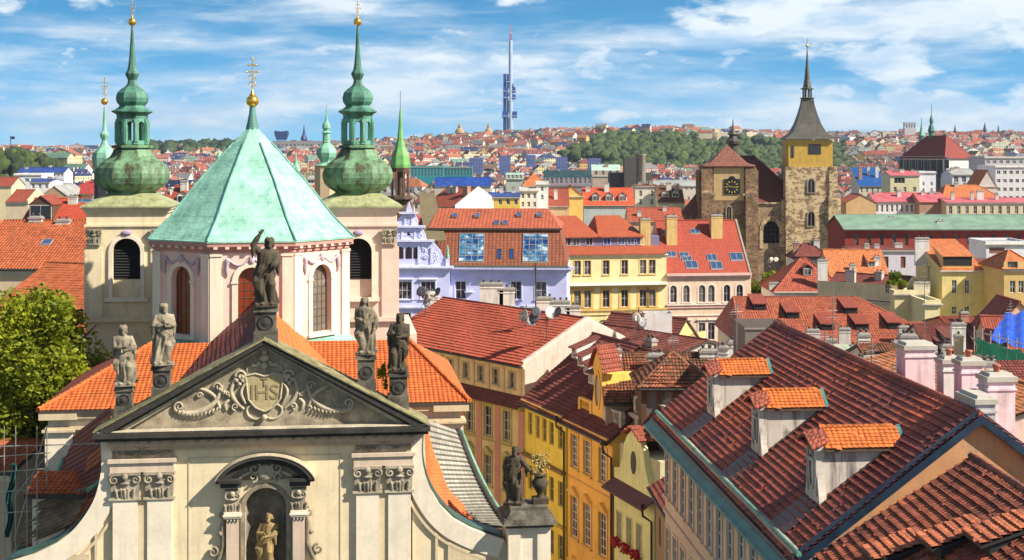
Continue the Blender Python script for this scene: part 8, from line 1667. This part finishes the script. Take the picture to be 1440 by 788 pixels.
def pickw(r): 
    i = 0
    for p, k_ in ((.22, 0), (.45, 1), (.57, 2), (.66, 3), (.78, 4), (.86, 5), (.91, 6), (.95, 7), (.98, 8), (1.01, 9)):
        if r < p: return k_
def pickr(r, d, kind):
    if kind == 3: return 5 if r < .6 else 6 if r < .8 else 7
    for p, k_ in ((.22, 0), (.34, 1), (.50, 2), (.62, 3), (.74, 4), (.88, 5), (.92, 6), (1.01, 7)):
        if r < p: return k_
LM = [(10, 'the left wooded knoll'), (180, 'the left onion tower'), (290, 'the tiny green turret'), (420, 'the slab hotel'), (500, 'the right onion tower'), (565, 'the bright green pointed turret'), (620, 'the turquoise glass office'), (650, 'the left tan dome'), (715, 'the television tower'), (790, 'the dark glass hall'), (850, 'the barrel-roofed building'), (890, 'the blackened stone tower'), (960, 'the long pale building'), (1025, 'the clock of the gothic church'), (1140, 'the spired gothic tower'), (1225, 'the blue glass mansard'), (1318, 'the monastery church'), (1420, 'the white modern block')]
big, rest = cand[:285], cand[285:]
for c in big:
    _, x, y, rz, w, D, h, rise, kind, rw, rr, sd = c; r2 = random.Random(sd); wi, ri = pickw(rw), pickr(rr, y, kind); mw, mr, mc = MB(), MB(), MB(); fillhouse(mw, mr, mc, x, y, rz, w, D, h, rise, kind, 0, 0, r2)
    for mm in (mw, mr, mc): mm.mi = [0]*len(mm.mi)
    px = 720+CF*x/y; lm = min(LM, key=lambda l: abs(l[0]-px)); side_ = 'just left of' if px < lm[0]-12 else 'just right of' if px > lm[0]+12 else 'in line with'
    band_ = 'near' if y < 420 else 'middle-distance' if y < 800 else 'distant' if y < 1500 else 'hillside'
    kindn = ('gabled', 'end-gabled', 'hipped', 'flat')[kind]
    ho = mw.build('house', WM[wi]); tag(ho, f'{band_} {WN[wi][0]} house, {kindn} {RN[ri][0]} roof, {side_} {lm[1]}', 'house', 'houses of the city beyond the church')
    mr.build('roof', RM[ri], ho)
    if mc.f: mc.build('chimneys' if False else 'chimney', CM_, ho)
mw = MB(); 
for c in rest:
    _, x, y, rz, w, D, h, rise, kind, rw, rr, sd = c; r2 = random.Random(sd); wi, ri = pickw(rw), len(WM)+pickr(rr, y, kind); fillhouse(mw, mw, mw, x, y, rz, w, D, h, rise, kind, wi, ri, r2)
tag(mw.build('distant_houses', ALLM), 'mass of tiny distant houses spread over the plain and far slopes', kind='stuff', cat='houses')
# navy modern blocks at the foot of the wooded hill
for i, (px, w_, y0, d, lb) in enumerate(((672, 24, 222, 1480, 'navy glass office block left of the tan tower blocks under the hill'), (712, 20, 219, 1520, 'tallest navy block below the television tower'), (748, 16, 218, 1560, 'navy block with white side wing below the wood'), (792, 20, 221, 1500, 'navy block at the left foot of the wooded hill'), (838, 22, 223, 1450, 'low navy block at the foot of the wooded hill'))):
    p = P(px, 0, d); q_ = d/CF; m = MB(); m.M = T(p.x, d, 0); z2 = CH-(y0-HY)*q_; m.box(-w_/2*q_, -8, 0, w_/2*q_*.6, 8, z2); o = m.build('office_block', farwall((0.10, 0.14, 0.34))); tag(o, lb, 'office block', 'navy office blocks'); m = MB(); m.box(w_/2*q_*.6, -6, 0, w_/2*q_, 7, z2-1.5); m.build('white_wing', farwall((0.7, 0.7, 0.68)), o)
# ================================================================ TREES
def leaf_tree(name, label, x, y, z0, zc, r, hr, n=16000, seed=1, leaf=.22, mats=None, clumps=60, trunk=True, base=0.0):
    rs = np.random.RandomState(seed); root = empty(name, (x, y, base), 0, label, 'tree')
    if trunk:
        m = MB(); m.tube([(0, 0, z0-base-6), (.1, 0, z0-base), (.2, .1, zc-base)], [.5, .4, .15], 8)
        for i in range(9): a = i*2.4; m.tube([(0.1, 0, z0-base+.3*i), (math.cos(a)*r*.35, math.sin(a)*r*.35, zc-base-hr*.3+.3*i), (math.cos(a)*r*.75, math.sin(a)*r*.75, zc-base+hr*(.1+.05*i))], [.2, .12, .04], 6)
        m.build('trunk', stone((0.12, 0.09, 0.06), (.04, .03, .02), .4), root)
    c = rs.normal(size=(clumps, 3)); c /= np.linalg.norm(c, axis=1)[:, None]; c *= (rs.rand(clumps, 1)**.45)*.86; cr_ = rs.uniform(.13, .27, clumps)*(1 if clumps > 50 else 1.4)
    idx = rs.randint(0, clumps, n); v = rs.normal(size=(n, 3)); v /= np.linalg.norm(v, axis=1)[:, None]; p = c[idx]+v*(cr_[idx]*rs.uniform(.55, 1.05, n))[:, None]
    p = p*np.array([r, r, hr])+np.array([0, 0, zc-base]); t1 = rs.normal(size=(n, 3)); t1[:, 2] *= .6; t1 /= np.linalg.norm(t1, axis=1)[:, None]; t2 = np.cross(t1, rs.normal(size=(n, 3))); t2 /= np.linalg.norm(t2, axis=1)[:, None]
    s = leaf*rs.uniform(.6, 1.3, n)[:, None]; V = np.stack([p-t1*s, p+t2*s*.55, p+t1*s, p-t2*s*.55], 1).reshape(-1, 3); Q = np.arange(n*4).reshape(-1, 4)
    tone = np.clip(rs.rand(clumps)[idx]*.6+rs.rand(n)*.5, 0, 1)
    me = bpy.data.meshes.new('crown'); me.vertices.add(len(V)); me.vertices.foreach_set('co', V.ravel()); me.loops.add(Q.size); me.loops.foreach_set('vertex_index', Q.ravel().astype(np.int32)); me.polygons.add(n); me.polygons.foreach_set('loop_start', (np.arange(n)*4).astype(np.int32)); me.update(calc_edges=True)
    at = me.attributes.new('tone', 'FLOAT', 'FACE'); at.data.foreach_set('value', tone.astype(np.float32)); me.materials.append(mats or leafmat((0.06, 0.11, 0.008), (0.36, 0.38, 0.02), .4)); o = bpy.data.objects.new('crown', me); COL.objects.link(o); o.parent = root; return root
p = P(45, 0, 84); leaf_tree('broadleaf_tree', 'big sunlit yellow-green tree left of the church facade', p.x, 84, 24, CH-(525-HY)*.042, 4.9, 5.4, 30000, 3, .17, clumps=150, base=0)
p = P(1080, 0, 262); leaf_tree('broadleaf_tree', 'small round green tree right of the pink house', p.x, 262, 10, topz(407, 262), 3.6, 3.2, 7000, 4, .3, clumps=40)
p = P(1264, 0, 214); leaf_tree('shrub', 'yellow-green shrub on the cream stepped wall', p.x, 216, 20, topz(400, 214), 1.7, 1.5, 2500, 5, .22, clumps=20, trunk=False)
w0 = church_M @ Vector((fx(535), .8, 0)); leaf_tree('shrub', 'small weed growing between the two right pediment statues', w0.x, w0.y, 30, fz(535), .35, .75, 500, 6, .07, clumps=10, trunk=False)
# ================================================================ HAZE
m = MB(); m.box(-9500, -3500, -1.2, 9500, 15000, 320)
hm = bpy.data.materials.new('haze'); hm.use_nodes = True; ht_ = hm.node_tree; ht_.nodes.clear(); ho_ = ht_.nodes.new('ShaderNodeOutputMaterial'); hv = ht_.nodes.new('ShaderNodeVolumePrincipled')
hv.inputs['Color'].default_value = (0.62, 0.80, 1.0, 1); hv.inputs['Density'].default_value = 0.000045; hv.inputs['Anisotropy'].default_value = 0.2; ht_.links.new(hv.outputs[0], ho_.inputs['Volume'])
tag(m.build('haze', hm), 'thin bluish summer haze over the city', kind='stuff')
